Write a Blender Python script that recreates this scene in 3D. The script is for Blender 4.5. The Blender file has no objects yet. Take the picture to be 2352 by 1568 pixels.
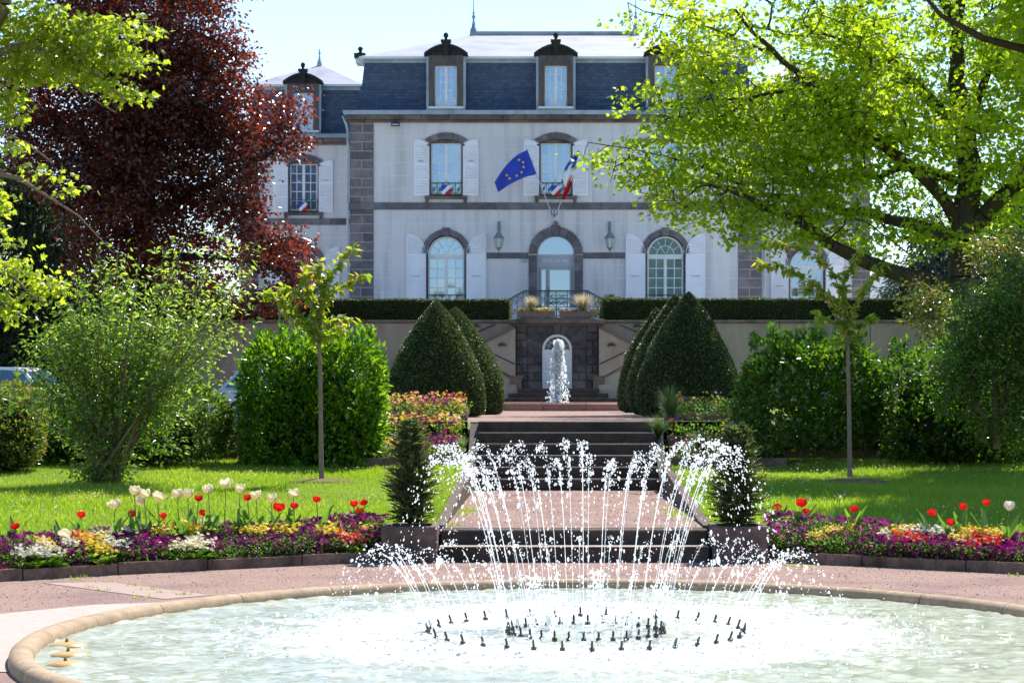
import bpy, math, random
import numpy as np
from mathutils import Vector

random.seed(7)
RNG = np.random.default_rng(11)
S = bpy.context.scene
COL = S.collection

# ------------------------------------------------------------------ camera
F = 5926.0            # focal length in units of a 2352 wide picture
EYE = 1.68
CX = -0.255
cam_d = bpy.data.cameras.new('camera')
cam = bpy.data.objects.new('camera', cam_d)
COL.objects.link(cam)
cam.location = (CX, 0, EYE)
cam.rotation_euler = (math.radians(90), 0, 0)
cam_d.sensor_width = 36
cam_d.lens = 36 * F / 2352
cam_d.shift_x = -85.5 / 2352
cam_d.shift_y = 121.0 / 2352
cam_d.clip_start = 0.5
cam_d.clip_end = 3000
cam_d.dof.use_dof = True
cam_d.dof.focus_distance = 22.0
cam_d.dof.aperture_fstop = 11
S.camera = cam

# ------------------------------------------------------------------ light
SUN_EL, SUN_AZ = 54.0, 26.0        # azimuth to the right of straight behind the house
world = bpy.data.worlds.new('World')
S.world = world
world.use_nodes = True
nt = world.node_tree
nt.nodes.clear()
sky = nt.nodes.new('ShaderNodeTexSky')
sky.sky_type = 'NISHITA'
sky.sun_disc = False
sky.sun_elevation = math.radians(SUN_EL)
sky.sun_rotation = math.radians(SUN_AZ)
sky.air_density = 1.0
sky.dust_density = 0.0
sky.ozone_density = 5.0
bg = nt.nodes.new('ShaderNodeBackground')
bg.inputs['Strength'].default_value = 0.11
wo = nt.nodes.new('ShaderNodeOutputWorld')
nt.links.new(sky.outputs[0], bg.inputs[0])
nt.links.new(bg.outputs[0], wo.inputs[0])

sun_d = bpy.data.lights.new('sun', 'SUN')
sun_d.energy = 4.2
sun_d.angle = math.radians(0.53)
sun_d.color = (1.0, 0.955, 0.88)
sun = bpy.data.objects.new('sun', sun_d)
COL.objects.link(sun)
el, az = math.radians(SUN_EL), math.radians(SUN_AZ)
TO_SUN = Vector((math.sin(az) * math.cos(el), math.cos(az) * math.cos(el), math.sin(el)))
sun.rotation_euler = TO_SUN.to_track_quat('Z', 'Y').to_euler()

S.render.engine = 'CYCLES'
S.view_settings.view_transform = 'Standard'
S.view_settings.look = 'None'
S.view_settings.exposure = 1.15
S.view_settings.gamma = 1
S.cycles.use_denoising = True
S.cycles.max_bounces = 8
S.cycles.transmission_bounces = 4
S.cycles.transparent_max_bounces = 16
S.cycles.sample_clamp_indirect = 6
S.cycles.sample_clamp_direct = 0
S.cycles.caustics_reflective = False
S.cycles.caustics_refractive = False

# ------------------------------------------------------------------ measure
def X(xd, Y): return CX + (xd - 1261.5) * Y / F
def Z(yd, Y): return EYE - (yd - 905.0) * Y / F
def P(xd, yd, Y): return (X(xd, Y), Y, Z(yd, Y))

# ------------------------------------------------------------------ materials
MATS = {}
def _new(name):
    m = bpy.data.materials.new(name)
    m.use_nodes = True
    m.node_tree.nodes.clear()
    MATS[name] = m
    return m, m.node_tree.nodes, m.node_tree.links

def mat(name, c1, c2=None, scale=6.0, rough=0.8, spec=0.3, metal=0.0, bump=0.0, bscale=None, detail=6, c3=None, scale3=0.8,
        coords='Object', stretch=None, coat=0.0, per_object=0.0):
    m, N, L = _new(name)
    out = N.new('ShaderNodeOutputMaterial')
    b = N.new('ShaderNodeBsdfPrincipled')
    b.inputs['Roughness'].default_value = rough
    b.inputs['Specular IOR Level'].default_value = spec
    b.inputs['Metallic'].default_value = metal
    b.inputs['Coat Weight'].default_value = coat
    L.new(b.outputs[0], out.inputs[0])
    tc = N.new('ShaderNodeTexCoord')
    vec = tc.outputs[coords]
    if coords == 'Object':
        g = N.new('ShaderNodeNewGeometry')
        vec = g.outputs['Position']
    if stretch:
        mp = N.new('ShaderNodeMapping')
        mp.inputs['Scale'].default_value = stretch
        L.new(vec, mp.inputs[0]); vec = mp.outputs[0]
    n = N.new('ShaderNodeTexNoise')
    n.inputs['Scale'].default_value = scale
    n.inputs['Detail'].default_value = detail
    n.inputs['Roughness'].default_value = 0.62
    L.new(vec, n.inputs[0])
    r = N.new('ShaderNodeValToRGB')
    r.color_ramp.elements[0].position = 0.3
    r.color_ramp.elements[1].position = 0.7
    r.color_ramp.elements[0].color = (*c1, 1)
    r.color_ramp.elements[1].color = (*(c2 or c1), 1)
    L.new(n.outputs[0], r.inputs[0])
    col = r.outputs[0]
    if c3:
        n3 = N.new('ShaderNodeTexNoise')
        n3.inputs['Scale'].default_value = scale3
        n3.inputs['Detail'].default_value = 5
        L.new(vec, n3.inputs[0])
        r3 = N.new('ShaderNodeValToRGB')
        r3.color_ramp.elements[0].position = 0.48
        r3.color_ramp.elements[1].position = 0.68
        L.new(n3.outputs[0], r3.inputs[0])
        mx = N.new('ShaderNodeMix'); mx.data_type = 'RGBA'
        L.new(r3.outputs[0], mx.inputs[0])
        L.new(col, mx.inputs[6]); mx.inputs[7].default_value = (*c3, 1)
        col = mx.outputs[2]
    if per_object:
        oi = N.new('ShaderNodeObjectInfo')
        hs = N.new('ShaderNodeHueSaturation')
        mr = N.new('ShaderNodeMapRange')
        mr.inputs[3].default_value = 1 - per_object
        mr.inputs[4].default_value = 1 + per_object
        L.new(oi.outputs['Random'], mr.inputs[0])
        L.new(mr.outputs[0], hs.inputs['Value'])
        L.new(col, hs.inputs['Color'])
        col = hs.outputs[0]
    L.new(col, b.inputs['Base Color'])
    if bump:
        nb = N.new('ShaderNodeTexNoise')
        nb.inputs['Scale'].default_value = bscale or scale * 3
        nb.inputs['Detail'].default_value = 8
        L.new(vec, nb.inputs[0])
        bp = N.new('ShaderNodeBump')
        bp.inputs['Strength'].default_value = bump
        bp.inputs['Distance'].default_value = 0.02
        L.new(nb.outputs[0], bp.inputs['Height'])
        L.new(bp.outputs[0], b.inputs['Normal'])
    return m

def leaf_mat(name, cols, trans=0.45, tint=(1.1, 1.15, 0.5), rough=0.45, spec=0.35):
    """cols: list of colours along the per leaf random value"""
    m, N, L = _new(name)
    out = N.new('ShaderNodeOutputMaterial')
    at = N.new('ShaderNodeAttribute'); at.attribute_name = 'rnd'
    r = N.new('ShaderNodeValToRGB')
    els = r.color_ramp.elements
    for i, c in enumerate(cols):
        p = i / max(1, len(cols) - 1)
        e = els[0] if i == 0 else (els[1] if i == len(cols) - 1 else els.new(p))
        e.position = p
        e.color = (*c, 1)
    # els.new keeps order: set again in order
    for i, e in enumerate(els):
        e.position = i / max(1, len(cols) - 1); e.color = (*cols[i], 1)
    L.new(at.outputs['Fac'], r.inputs[0])
    b = N.new('ShaderNodeBsdfPrincipled')
    b.inputs['Roughness'].default_value = rough
    b.inputs['Specular IOR Level'].default_value = spec
    L.new(r.outputs[0], b.inputs['Base Color'])
    t = N.new('ShaderNodeBsdfTranslucent')
    mx = N.new('ShaderNodeMix'); mx.data_type = 'RGBA'; mx.blend_type = 'MULTIPLY'
    mx.inputs[0].default_value = 1
    L.new(r.outputs[0], mx.inputs[6]); mx.inputs[7].default_value = (*[v * 2.2 for v in tint], 1)
    L.new(mx.outputs[2], t.inputs[0])
    ms = N.new('ShaderNodeMixShader'); ms.inputs[0].default_value = trans
    L.new(b.outputs[0], ms.inputs[1]); L.new(t.outputs[0], ms.inputs[2])
    L.new(ms.outputs[0], out.inputs[0])
    return m

# surfaces
mat('gravel', (0.18, 0.105, 0.08), (0.46, 0.325, 0.27), scale=48, rough=0.95, spec=0.1, bump=0.7, bscale=140, c3=(0.25, 0.165, 0.145), scale3=0.9)
mat('pale_paving', (0.36, 0.29, 0.25), (0.44, 0.365, 0.32), scale=9, rough=0.9, spec=0.15, bump=0.2, bscale=60)
mat('slab', (0.30, 0.215, 0.175), (0.38, 0.28, 0.235), scale=14, rough=0.9, spec=0.15, bump=0.25, bscale=70)
mat('rim_stone', (0.28, 0.19, 0.11), (0.42, 0.305, 0.195), scale=14, rough=0.8, spec=0.25, bump=0.22, bscale=70, c3=(0.27, 0.19, 0.12), scale3=5, per_object=0.05)
mat('basin_inside', (0.30, 0.34, 0.27), (0.40, 0.43, 0.34), scale=5, rough=0.8)
mat('wet_wall', (0.035, 0.035, 0.032), (0.10, 0.10, 0.085), scale=30, rough=0.35, spec=0.5, bump=0.8, bscale=50)
mat('soil', (0.045, 0.03, 0.02), (0.09, 0.065, 0.045), scale=20, rough=1, spec=0.05, bump=0.9, bscale=40)
mat('bark_mulch', (0.13, 0.085, 0.055), (0.24, 0.17, 0.12), scale=40, rough=1, spec=0.05, bump=0.9, bscale=70)
mat('turf', (0.11, 0.17, 0.022), (0.17, 0.23, 0.035), scale=5, rough=1, spec=0.05, bump=0.6, bscale=90, c3=(0.17, 0.18, 0.06), scale3=0.7)
mat('ground', (0.12, 0.13, 0.06), (0.18, 0.17, 0.09), scale=0.4, rough=1, spec=0.05)
mat('pale_ground', (0.44, 0.44, 0.44), (0.54, 0.54, 0.54), scale=20, rough=0.95, spec=0.1)
mat('asphalt', (0.11, 0.10, 0.095), (0.17, 0.155, 0.145), scale=8, rough=0.95, spec=0.15)
mat('edging', (0.09, 0.066, 0.05), (0.17, 0.125, 0.10), scale=20, rough=0.9, spec=0.15, bump=0.7, bscale=45, c3=(0.10, 0.08, 0.06), scale3=3)
mat('planter_stone', (0.10, 0.066, 0.052), (0.20, 0.135, 0.108), scale=10, rough=0.85, spec=0.2, bump=0.5, bscale=40, c3=(0.065, 0.046, 0.036), scale3=3, per_object=0.05)
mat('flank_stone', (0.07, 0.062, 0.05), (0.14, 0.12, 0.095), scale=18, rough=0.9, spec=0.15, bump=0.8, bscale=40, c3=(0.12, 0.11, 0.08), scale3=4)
mat('kerb', (0.115, 0.074, 0.055), (0.23, 0.15, 0.115), scale=16, rough=0.9, spec=0.2, bump=0.7, bscale=50, c3=(0.06, 0.045, 0.032), scale3=3, per_object=0.18)
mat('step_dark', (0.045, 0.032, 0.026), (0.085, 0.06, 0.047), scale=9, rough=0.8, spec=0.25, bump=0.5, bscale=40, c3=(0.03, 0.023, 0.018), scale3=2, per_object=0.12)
mat('step_sunlit', (0.27, 0.215, 0.175), (0.40, 0.33, 0.27), scale=14, rough=0.85, spec=0.2, bump=0.5, bscale=50, c3=(0.26, 0.2, 0.15), scale3=3)  # treads and step edges paled to stand for sunlight catching them
mat('red_rim', (0.26, 0.125, 0.095), (0.38, 0.20, 0.155), scale=9, rough=0.75, spec=0.3, bump=0.3, bscale=40, per_object=0.1)
# house
mat('render_wall', (0.62, 0.588, 0.575), (0.69, 0.66, 0.645), scale=1.3, rough=0.9, spec=0.12, bump=0.05, bscale=30, c3=(0.50, 0.475, 0.46), scale3=1.5, stretch=(1.9, 1, 0.16), per_object=0.022)
mat('wall_joint', (0.70, 0.69, 0.685), (0.74, 0.73, 0.725), scale=3, rough=0.9, spec=0.1)
mat('basalt', (0.105, 0.096, 0.102), (0.165, 0.15, 0.155), scale=7, rough=0.85, spec=0.2, bump=0.35, bscale=25, c3=(0.20, 0.185, 0.19), scale3=1.6, per_object=0.2)
mat('basalt_joint', (0.34, 0.28, 0.24), (0.44, 0.36, 0.31), scale=9, rough=0.9, spec=0.1)
mat('pediment_stone', (0.018, 0.017, 0.016), (0.045, 0.042, 0.038), scale=6, rough=0.9, spec=0.15, bump=0.4, bscale=25)
mat('dormer_stone', (0.075, 0.066, 0.062), (0.135, 0.12, 0.112), scale=5, rough=0.9, spec=0.15, bump=0.4, bscale=25, stretch=(2, 2, 0.5))
mat('cornice_stone', (0.125, 0.10, 0.092), (0.21, 0.165, 0.14), scale=4, rough=0.85, spec=0.2, bump=0.3, c3=(0.08, 0.066, 0.06), scale3=1.4, per_object=0.15)
mat('niche_stone', (0.05, 0.04, 0.042), (0.115, 0.092, 0.09), scale=6, rough=0.7, spec=0.3, bump=0.8, bscale=12, c3=(0.20, 0.155, 0.14), scale3=1.7, per_object=0.25)
mat('glare_roof', (0.22, 0.22, 0.245), (0.29, 0.29, 0.32), scale=2, rough=0.45, spec=0.5, c3=(0.18, 0.18, 0.2), scale3=0.8)  # upper slope paler than the slate: sun glare put into the colour
mat('zinc', (0.26, 0.33, 0.37), (0.36, 0.43, 0.47), scale=3, rough=0.5, spec=0.5, metal=0.15, c3=(0.20, 0.26, 0.29), scale3=1.2)
mat('white_paint', (0.70, 0.68, 0.665), (0.78, 0.765, 0.75), scale=3, rough=0.45, spec=0.35)
mat('shutter_paint', (0.79, 0.785, 0.795), (0.84, 0.835, 0.845), scale=3, rough=0.5, spec=0.3, c3=(0.72, 0.715, 0.73), scale3=0.9)
mat('grey_metal', (0.36, 0.38, 0.40), (0.42, 0.44, 0.46), scale=2, rough=0.4, spec=0.5)
mat('ironwork', (0.03, 0.045, 0.045), (0.055, 0.075, 0.072), scale=9, rough=0.5, spec=0.4)
mat('patina', (0.13, 0.18, 0.165), (0.21, 0.27, 0.245), scale=9, rough=0.6, spec=0.3)
mat('retaining', (0.30, 0.235, 0.19), (0.40, 0.32, 0.265), scale=2.2, rough=0.92, spec=0.12, bump=0.4, bscale=25, c3=(0.225, 0.18, 0.15), scale3=0.8, stretch=(1.5, 1, 0.5))
mat('stair_render', (0.40, 0.315, 0.245), (0.49, 0.39, 0.31), scale=2.5, rough=0.92, spec=0.12, bump=0.25, bscale=25, c3=(0.32, 0.25, 0.2), scale3=1.3)
mat('coping', (0.13, 0.10, 0.085), (0.21, 0.165, 0.14), scale=5, rough=0.85, spec=0.2, bump=0.3, c3=(0.08, 0.065, 0.055), scale3=1.5)
mat('flower_box', (0.17, 0.105, 0.085), (0.23, 0.15, 0.12), scale=8, rough=0.8, spec=0.2)
mat('dark_metal', (0.02, 0.02, 0.022), (0.04, 0.04, 0.042), scale=8, rough=0.5, spec=0.4)
mat('nozzle', (0.025, 0.024, 0.02), (0.06, 0.055, 0.045), scale=20, rough=0.4, spec=0.5)
mat('gold_lens', (0.42, 0.25, 0.07), (0.56, 0.36, 0.12), scale=12, rough=0.35, spec=0.5)
mat('lamp_glass', (0.40, 0.44, 0.40), (0.52, 0.56, 0.5), scale=4, rough=0.25, spec=0.5)
mat('interior', (0.10, 0.11, 0.12), (0.22, 0.22, 0.21), scale=0.8, rough=0.9)
mat('curtain', (0.42, 0.45, 0.47), (0.54, 0.57, 0.58), scale=2, rough=0.9, stretch=(8, 1, 0.4))
mat('sign_green', (0.02, 0.30, 0.14), rough=0.5)
mat('sign_white', (0.80, 0.80, 0.80), rough=0.5)
mat('flag_blue', (0.025, 0.055, 0.36), (0.035, 0.07, 0.42), scale=2, rough=0.75, spec=0.2)
mat('flag_fr_blue', (0.02, 0.075, 0.42), rough=0.75, spec=0.2)
mat('flag_white', (0.75, 0.75, 0.76), rough=0.75, spec=0.2)
mat('flag_red', (0.50, 0.02, 0.03), rough=0.75, spec=0.2)
mat('flag_star', (0.75, 0.52, 0.05), rough=0.7)
mat('flag_pole', (0.55, 0.52, 0.5), rough=0.4, spec=0.4)
mat('bark', (0.045, 0.035, 0.026), (0.095, 0.075, 0.055), scale=9, rough=0.95, spec=0.1, bump=0.9, bscale=18, stretch=(1, 1, 0.3))
mat('dark_bark', (0.02, 0.016, 0.014), (0.045, 0.037, 0.03), scale=9, rough=0.95, spec=0.1, bump=0.6, bscale=18)
mat('young_bark', (0.17, 0.12, 0.085), (0.27, 0.20, 0.145), scale=18, rough=0.8, spec=0.2, bump=0.4, stretch=(1, 1, 3))
mat('stem_brown', (0.16, 0.11, 0.065), (0.24, 0.17, 0.10), scale=20, rough=0.9, spec=0.1)
mat('stem_green', (0.10, 0.19, 0.05), (0.14, 0.24, 0.06), scale=20, rough=0.6)
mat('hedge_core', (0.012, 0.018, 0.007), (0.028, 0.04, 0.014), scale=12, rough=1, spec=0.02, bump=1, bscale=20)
mat('car_paint', (0.42, 0.47, 0.54), rough=0.28, spec=0.5, metal=0.35, coat=0.8)
mat('car_white', (0.72, 0.73, 0.74), rough=0.3, spec=0.5, coat=0.7)
mat('tyre', (0.015, 0.015, 0.015), rough=0.9)
mat('far_white', (0.66, 0.66, 0.65), rough=0.8)
mat('roof_far', (0.2, 0.2, 0.22), rough=0.8)

def slate():
    m, N, L = _new('slate')
    out = N.new('ShaderNodeOutputMaterial'); b = N.new('ShaderNodeBsdfPrincipled')
    L.new(b.outputs[0], out.inputs[0])
    uv = N.new('ShaderNodeUVMap')
    br = N.new('ShaderNodeTexBrick')
    br.inputs['Scale'].default_value = 1
    br.inputs['Brick Width'].default_value = 0.2
    br.inputs['Row Height'].default_value = 0.13
    br.inputs['Mortar Size'].default_value = 0.009
    br.inputs['Color1'].default_value = (0.020, 0.036, 0.072, 1)
    br.inputs['Color2'].default_value = (0.050, 0.074, 0.120, 1)
    br.inputs['Mortar'].default_value = (0.013, 0.02, 0.04, 1)
    br.inputs['Bias'].default_value = 0.0
    L.new(uv.outputs[0], br.inputs[0])
    L.new(br.outputs[0], b.inputs['Base Color'])
    b.inputs['Roughness'].default_value = 0.42
    b.inputs['Specular IOR Level'].default_value = 0.6
    bp = N.new('ShaderNodeBump'); bp.inputs['Strength'].default_value = 0.5; bp.inputs['Distance'].default_value = 0.02
    n = N.new('ShaderNodeTexNoise'); n.inputs['Scale'].default_value = 9
    L.new(uv.outputs[0], n.inputs[0])
    L.new(n.outputs[0], bp.inputs['Height']); L.new(bp.outputs[0], b.inputs['Normal'])
slate()

def glass_pane():
    m, N, L = _new('window_glass')
    out = N.new('ShaderNodeOutputMaterial')
    g = N.new('ShaderNodeBsdfGlossy'); g.inputs['Roughness'].default_value = 0.03
    g.inputs['Color'].default_value = (0.62, 0.80, 1, 1)
    d = N.new('ShaderNodeBsdfPrincipled'); d.inputs['Base Color'].default_value = (0.05, 0.12, 0.22, 1)  # blue of the reflected sky put into pane colour and gloss tint
    d.inputs['Roughness'].default_value = 0.3
    ms = N.new('ShaderNodeMixShader'); ms.inputs[0].default_value = 0.26
    L.new(d.outputs[0], ms.inputs[1]); L.new(g.outputs[0], ms.inputs[2]); L.new(ms.outputs[0], out.inputs[0])
glass_pane()

def car_glass():
    m, N, L = _new('car_glass')
    out = N.new('ShaderNodeOutputMaterial')
    d = N.new('ShaderNodeBsdfPrincipled'); d.inputs['Base Color'].default_value = (0.05, 0.10, 0.14, 1)
    d.inputs['Roughness'].default_value = 0.05; d.inputs['Coat Weight'].default_value = 1
    L.new(d.outputs[0], out.inputs[0])
car_glass()

def water_mat():
    m, N, L = _new('pool_water')
    out = N.new('ShaderNodeOutputMaterial')
    b = N.new('ShaderNodeBsdfPrincipled')
    b.inputs['Roughness'].default_value = 0.12
    b.inputs['IOR'].default_value = 1.33
    b.inputs['Specular IOR Level'].default_value = 0.28
    geo = N.new('ShaderNodeNewGeometry')
    n = N.new('ShaderNodeTexNoise'); n.inputs['Scale'].default_value = 3.2; n.inputs['Detail'].default_value = 6
    mp = N.new('ShaderNodeMapping'); mp.inputs['Scale'].default_value = (1, 0.8, 1)
    L.new(geo.outputs['Position'], mp.inputs[0]); L.new(mp.outputs[0], n.inputs[0])
    r = N.new('ShaderNodeValToRGB')
    r.color_ramp.elements[0].position = 0.35; r.color_ramp.elements[0].color = (0.28, 0.295, 0.215, 1)
    r.color_ramp.elements[1].position = 0.68; r.color_ramp.elements[1].color = (0.46, 0.475, 0.375, 1)
    L.new(n.outputs[0], r.inputs[0])
    # light net on the pale floor of the basin is left to the waves
    at = N.new('ShaderNodeAttribute'); at.attribute_name = 'foam_glint'
    mx = N.new('ShaderNodeMix'); mx.data_type = 'RGBA'
    L.new(at.outputs['Fac'], mx.inputs[0]); L.new(r.outputs[0], mx.inputs[6]); mx.inputs[7].default_value = (0.74, 0.755, 0.725, 1)
    L.new(mx.outputs[2], b.inputs['Base Color'])
    n2 = N.new('ShaderNodeTexNoise'); n2.inputs['Scale'].default_value = 26; n2.inputs['Detail'].default_value = 3
    L.new(geo.outputs['Position'], n2.inputs[0])
    bp = N.new('ShaderNodeBump'); bp.inputs['Strength'].default_value = 0.25; bp.inputs['Distance'].default_value = 0.012
    L.new(n2.outputs[0], bp.inputs['Height']); L.new(bp.outputs[0], b.inputs['Normal'])
    L.new(b.outputs[0], out.inputs[0])
water_mat()

def drop_mat():
    m, N, L = _new('spray')
    out = N.new('ShaderNodeOutputMaterial')
    d = N.new('ShaderNodeBsdfPrincipled'); d.inputs['Base Color'].default_value = (0.86, 0.89, 0.92, 1)
    d.inputs['Roughness'].default_value = 0.08; d.inputs['IOR'].default_value = 1.33
    t = N.new('ShaderNodeBsdfTranslucent'); t.inputs[0].default_value = (0.95, 0.96, 0.97, 1)
    ms = N.new('ShaderNodeMixShader'); ms.inputs[0].default_value = 0.72
    L.new(d.outputs[0], ms.inputs[1]); L.new(t.outputs[0], ms.inputs[2])
    tr = N.new('ShaderNodeBsdfTransparent'); m2 = N.new('ShaderNodeMixShader'); m2.inputs[0].default_value = 0.38
    L.new(ms.outputs[0], m2.inputs[1]); L.new(tr.outputs[0], m2.inputs[2]); L.new(m2.outputs[0], out.inputs[0])
drop_mat()

def foam_mat():
    m, N, L = _new('foam_spray')
    out = N.new('ShaderNodeOutputMaterial')
    d = N.new('ShaderNodeBsdfDiffuse'); d.inputs[0].default_value = (0.9, 0.91, 0.92, 1)
    t = N.new('ShaderNodeBsdfTranslucent'); t.inputs[0].default_value = (0.97, 0.97, 0.97, 1)
    ms = N.new('ShaderNodeMixShader'); ms.inputs[0].default_value = 0.8
    L.new(d.outputs[0], ms.inputs[1]); L.new(t.outputs[0], ms.inputs[2])
    tr = N.new('ShaderNodeBsdfTransparent'); m2 = N.new('ShaderNodeMixShader'); m2.inputs[0].default_value = 0.3
    L.new(ms.outputs[0], m2.inputs[1]); L.new(tr.outputs[0], m2.inputs[2]); L.new(m2.outputs[0], out.inputs[0])
foam_mat()

# foliage (per leaf random value picks the colour)
leaf_mat('maple_leaf', [(0.13, 0.205, 0.016), (0.19, 0.285, 0.02), (0.26, 0.35, 0.028), (0.34, 0.39, 0.05)], trans=0.58, tint=(1.0, 0.98, 0.28), spec=0.3)
leaf_mat('sunny_maple_leaf', [(0.15, 0.20, 0.025), (0.22, 0.27, 0.035), (0.29, 0.33, 0.05), (0.35, 0.37, 0.08)], trans=0.6, tint=(0.95, 0.98, 0.32), spec=0.45)
leaf_mat('beech_leaf', [(0.020, 0.013, 0.011), (0.045, 0.022, 0.013), (0.085, 0.034, 0.017), (0.15, 0.056, 0.022)], trans=0.42, tint=(2.1, 0.66, 0.32), rough=0.25, spec=0.9)
leaf_mat('conifer_leaf', [(0.018, 0.035, 0.014), (0.03, 0.05, 0.02), (0.045, 0.07, 0.028)], trans=0.12, rough=0.6, spec=0.25)
leaf_mat('blue_conifer_leaf', [(0.03, 0.05, 0.035), (0.05, 0.075, 0.05), (0.07, 0.10, 0.07)], trans=0.12, rough=0.6, spec=0.25)
leaf_mat('yew_leaf', [(0.018, 0.036, 0.010), (0.036, 0.062, 0.018), (0.07, 0.105, 0.036), (0.16, 0.19, 0.09)], trans=0.18, rough=0.36, spec=0.5)
leaf_mat('box_leaf', [(0.016, 0.036, 0.008), (0.028, 0.052, 0.012), (0.05, 0.07, 0.018), (0.12, 0.12, 0.04)], trans=0.25, rough=0.5)
leaf_mat('laurel_leaf', [(0.022, 0.06, 0.008), (0.05, 0.12, 0.010), (0.10, 0.20, 0.014), (0.20, 0.31, 0.022)], trans=0.42, tint=(1.1, 1.12, 0.3), rough=0.3, spec=0.6)
leaf_mat('dark_laurel_leaf', [(0.03, 0.07, 0.012), (0.05, 0.105, 0.016), (0.08, 0.15, 0.02), (0.14, 0.20, 0.03)], trans=0.42, tint=(0.9, 1.05, 0.3), rough=0.35, spec=0.5)
leaf_mat('shrub_leaf', [(0.06, 0.11, 0.022), (0.11, 0.175, 0.035), (0.19, 0.27, 0.06), (0.31, 0.38, 0.11)], trans=0.48, tint=(1.05, 1.08, 0.38), rough=0.3, spec=0.7)
leaf_mat('hedge_leaf', [(0.035, 0.07, 0.014), (0.06, 0.11, 0.02), (0.09, 0.15, 0.028), (0.15, 0.20, 0.04)], trans=0.4, tint=(1.0, 1.08, 0.35), rough=0.4, spec=0.45)
leaf_mat('cherry_leaf', [(0.11, 0.175, 0.025), (0.17, 0.24, 0.03), (0.25, 0.30, 0.04), (0.29, 0.25, 0.05)], trans=0.5, tint=(1.1, 1.05, 0.3), rough=0.4, spec=0.45)
leaf_mat('photinia_leaf', [(0.05, 0.09, 0.02), (0.09, 0.14, 0.03), (0.16, 0.14, 0.04), (0.24, 0.10, 0.04)], trans=0.4, tint=(1.1, 1.0, 0.4), rough=0.3, spec=0.6)
leaf_mat('rusty_leaf', [(0.06, 0.10, 0.025), (0.09, 0.15, 0.03), (0.13, 0.19, 0.04), (0.14, 0.20, 0.045), (0.26, 0.11, 0.03)], trans=0.4, tint=(1.05, 1.0, 0.4), rough=0.3, spec=0.6)
leaf_mat('thuja_leaf', [(0.035, 0.06, 0.024), (0.06, 0.095, 0.036), (0.095, 0.135, 0.055), (0.16, 0.185, 0.09)], trans=0.3, rough=0.5)
leaf_mat('grass_blade', [(0.10, 0.165, 0.022), (0.155, 0.23, 0.03), (0.215, 0.285, 0.045), (0.32, 0.33, 0.10)], trans=0.5, tint=(1.0, 1.05, 0.3), rough=0.5, spec=0.25)
leaf_mat('feather_grass', [(0.16, 0.19, 0.06), (0.36, 0.31, 0.17), (0.50, 0.44, 0.29), (0.60, 0.54, 0.40)], trans=0.35, tint=(0.6, 0.57, 0.48))
leaf_mat('blue_grass', [(0.06, 0.12, 0.04), (0.11, 0.19, 0.07), (0.16, 0.26, 0.09)], trans=0.4)
leaf_mat('shaded_grass', [(0.03, 0.065, 0.025), (0.055, 0.10, 0.035), (0.09, 0.14, 0.05)], trans=0.25)  # grass darkened, shade right of the upper steps put into the colour
leaf_mat('bed_leaf', [(0.035, 0.08, 0.015), (0.06, 0.13, 0.02), (0.10, 0.18, 0.03), (0.15, 0.24, 0.04)], trans=0.4, tint=(1.0, 1.08, 0.35))
leaf_mat('pebble', [(0.16, 0.10, 0.08), (0.26, 0.17, 0.14), (0.38, 0.27, 0.23), (0.55, 0.47, 0.43)], trans=0.0, rough=0.9, spec=0.1)
leaf_mat('tulip_leaf', [(0.07, 0.15, 0.03), (0.10, 0.20, 0.04), (0.14, 0.25, 0.05)], trans=0.35, tint=(1.0, 1.08, 0.4))
leaf_mat('pansy_petal', [(0.045, 0.003, 0.034), (0.10, 0.006, 0.075), (0.21, 0.012, 0.15), (0.38, 0.03, 0.27)], trans=0.42, tint=(1.15, 0.3, 0.85), rough=0.7, spec=0.08)
leaf_mat('yellow_petal', [(0.64, 0.44, 0.015), (0.72, 0.55, 0.025), (0.78, 0.64, 0.07)], trans=0.35, tint=(0.6, 0.55, 0.2), rough=0.6)
leaf_mat('cream_petal', [(0.70, 0.63, 0.38), (0.77, 0.71, 0.50), (0.80, 0.76, 0.60)], trans=0.4, tint=(0.5, 0.48, 0.38), rough=0.6)
leaf_mat('white_petal', [(0.68, 0.63, 0.50), (0.76, 0.72, 0.62)], trans=0.4, tint=(0.45, 0.45, 0.43), rough=0.6)
leaf_mat('red_petal', [(0.42, 0.012, 0.01), (0.56, 0.02, 0.015), (0.66, 0.035, 0.02)], trans=0.42, tint=(0.75, 0.3, 0.25), rough=0.5)
leaf_mat('pink_petal', [(0.62, 0.36, 0.40), (0.74, 0.52, 0.55)], trans=0.4, tint=(0.5, 0.45, 0.45), rough=0.6)
leaf_mat('mixed_pansy', [(0.25, 0.06, 0.40), (0.62, 0.50, 0.68), (0.75, 0.55, 0.08), (0.72, 0.66, 0.5)], trans=0.35, tint=(0.5, 0.45, 0.45), rough=0.6)

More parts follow.
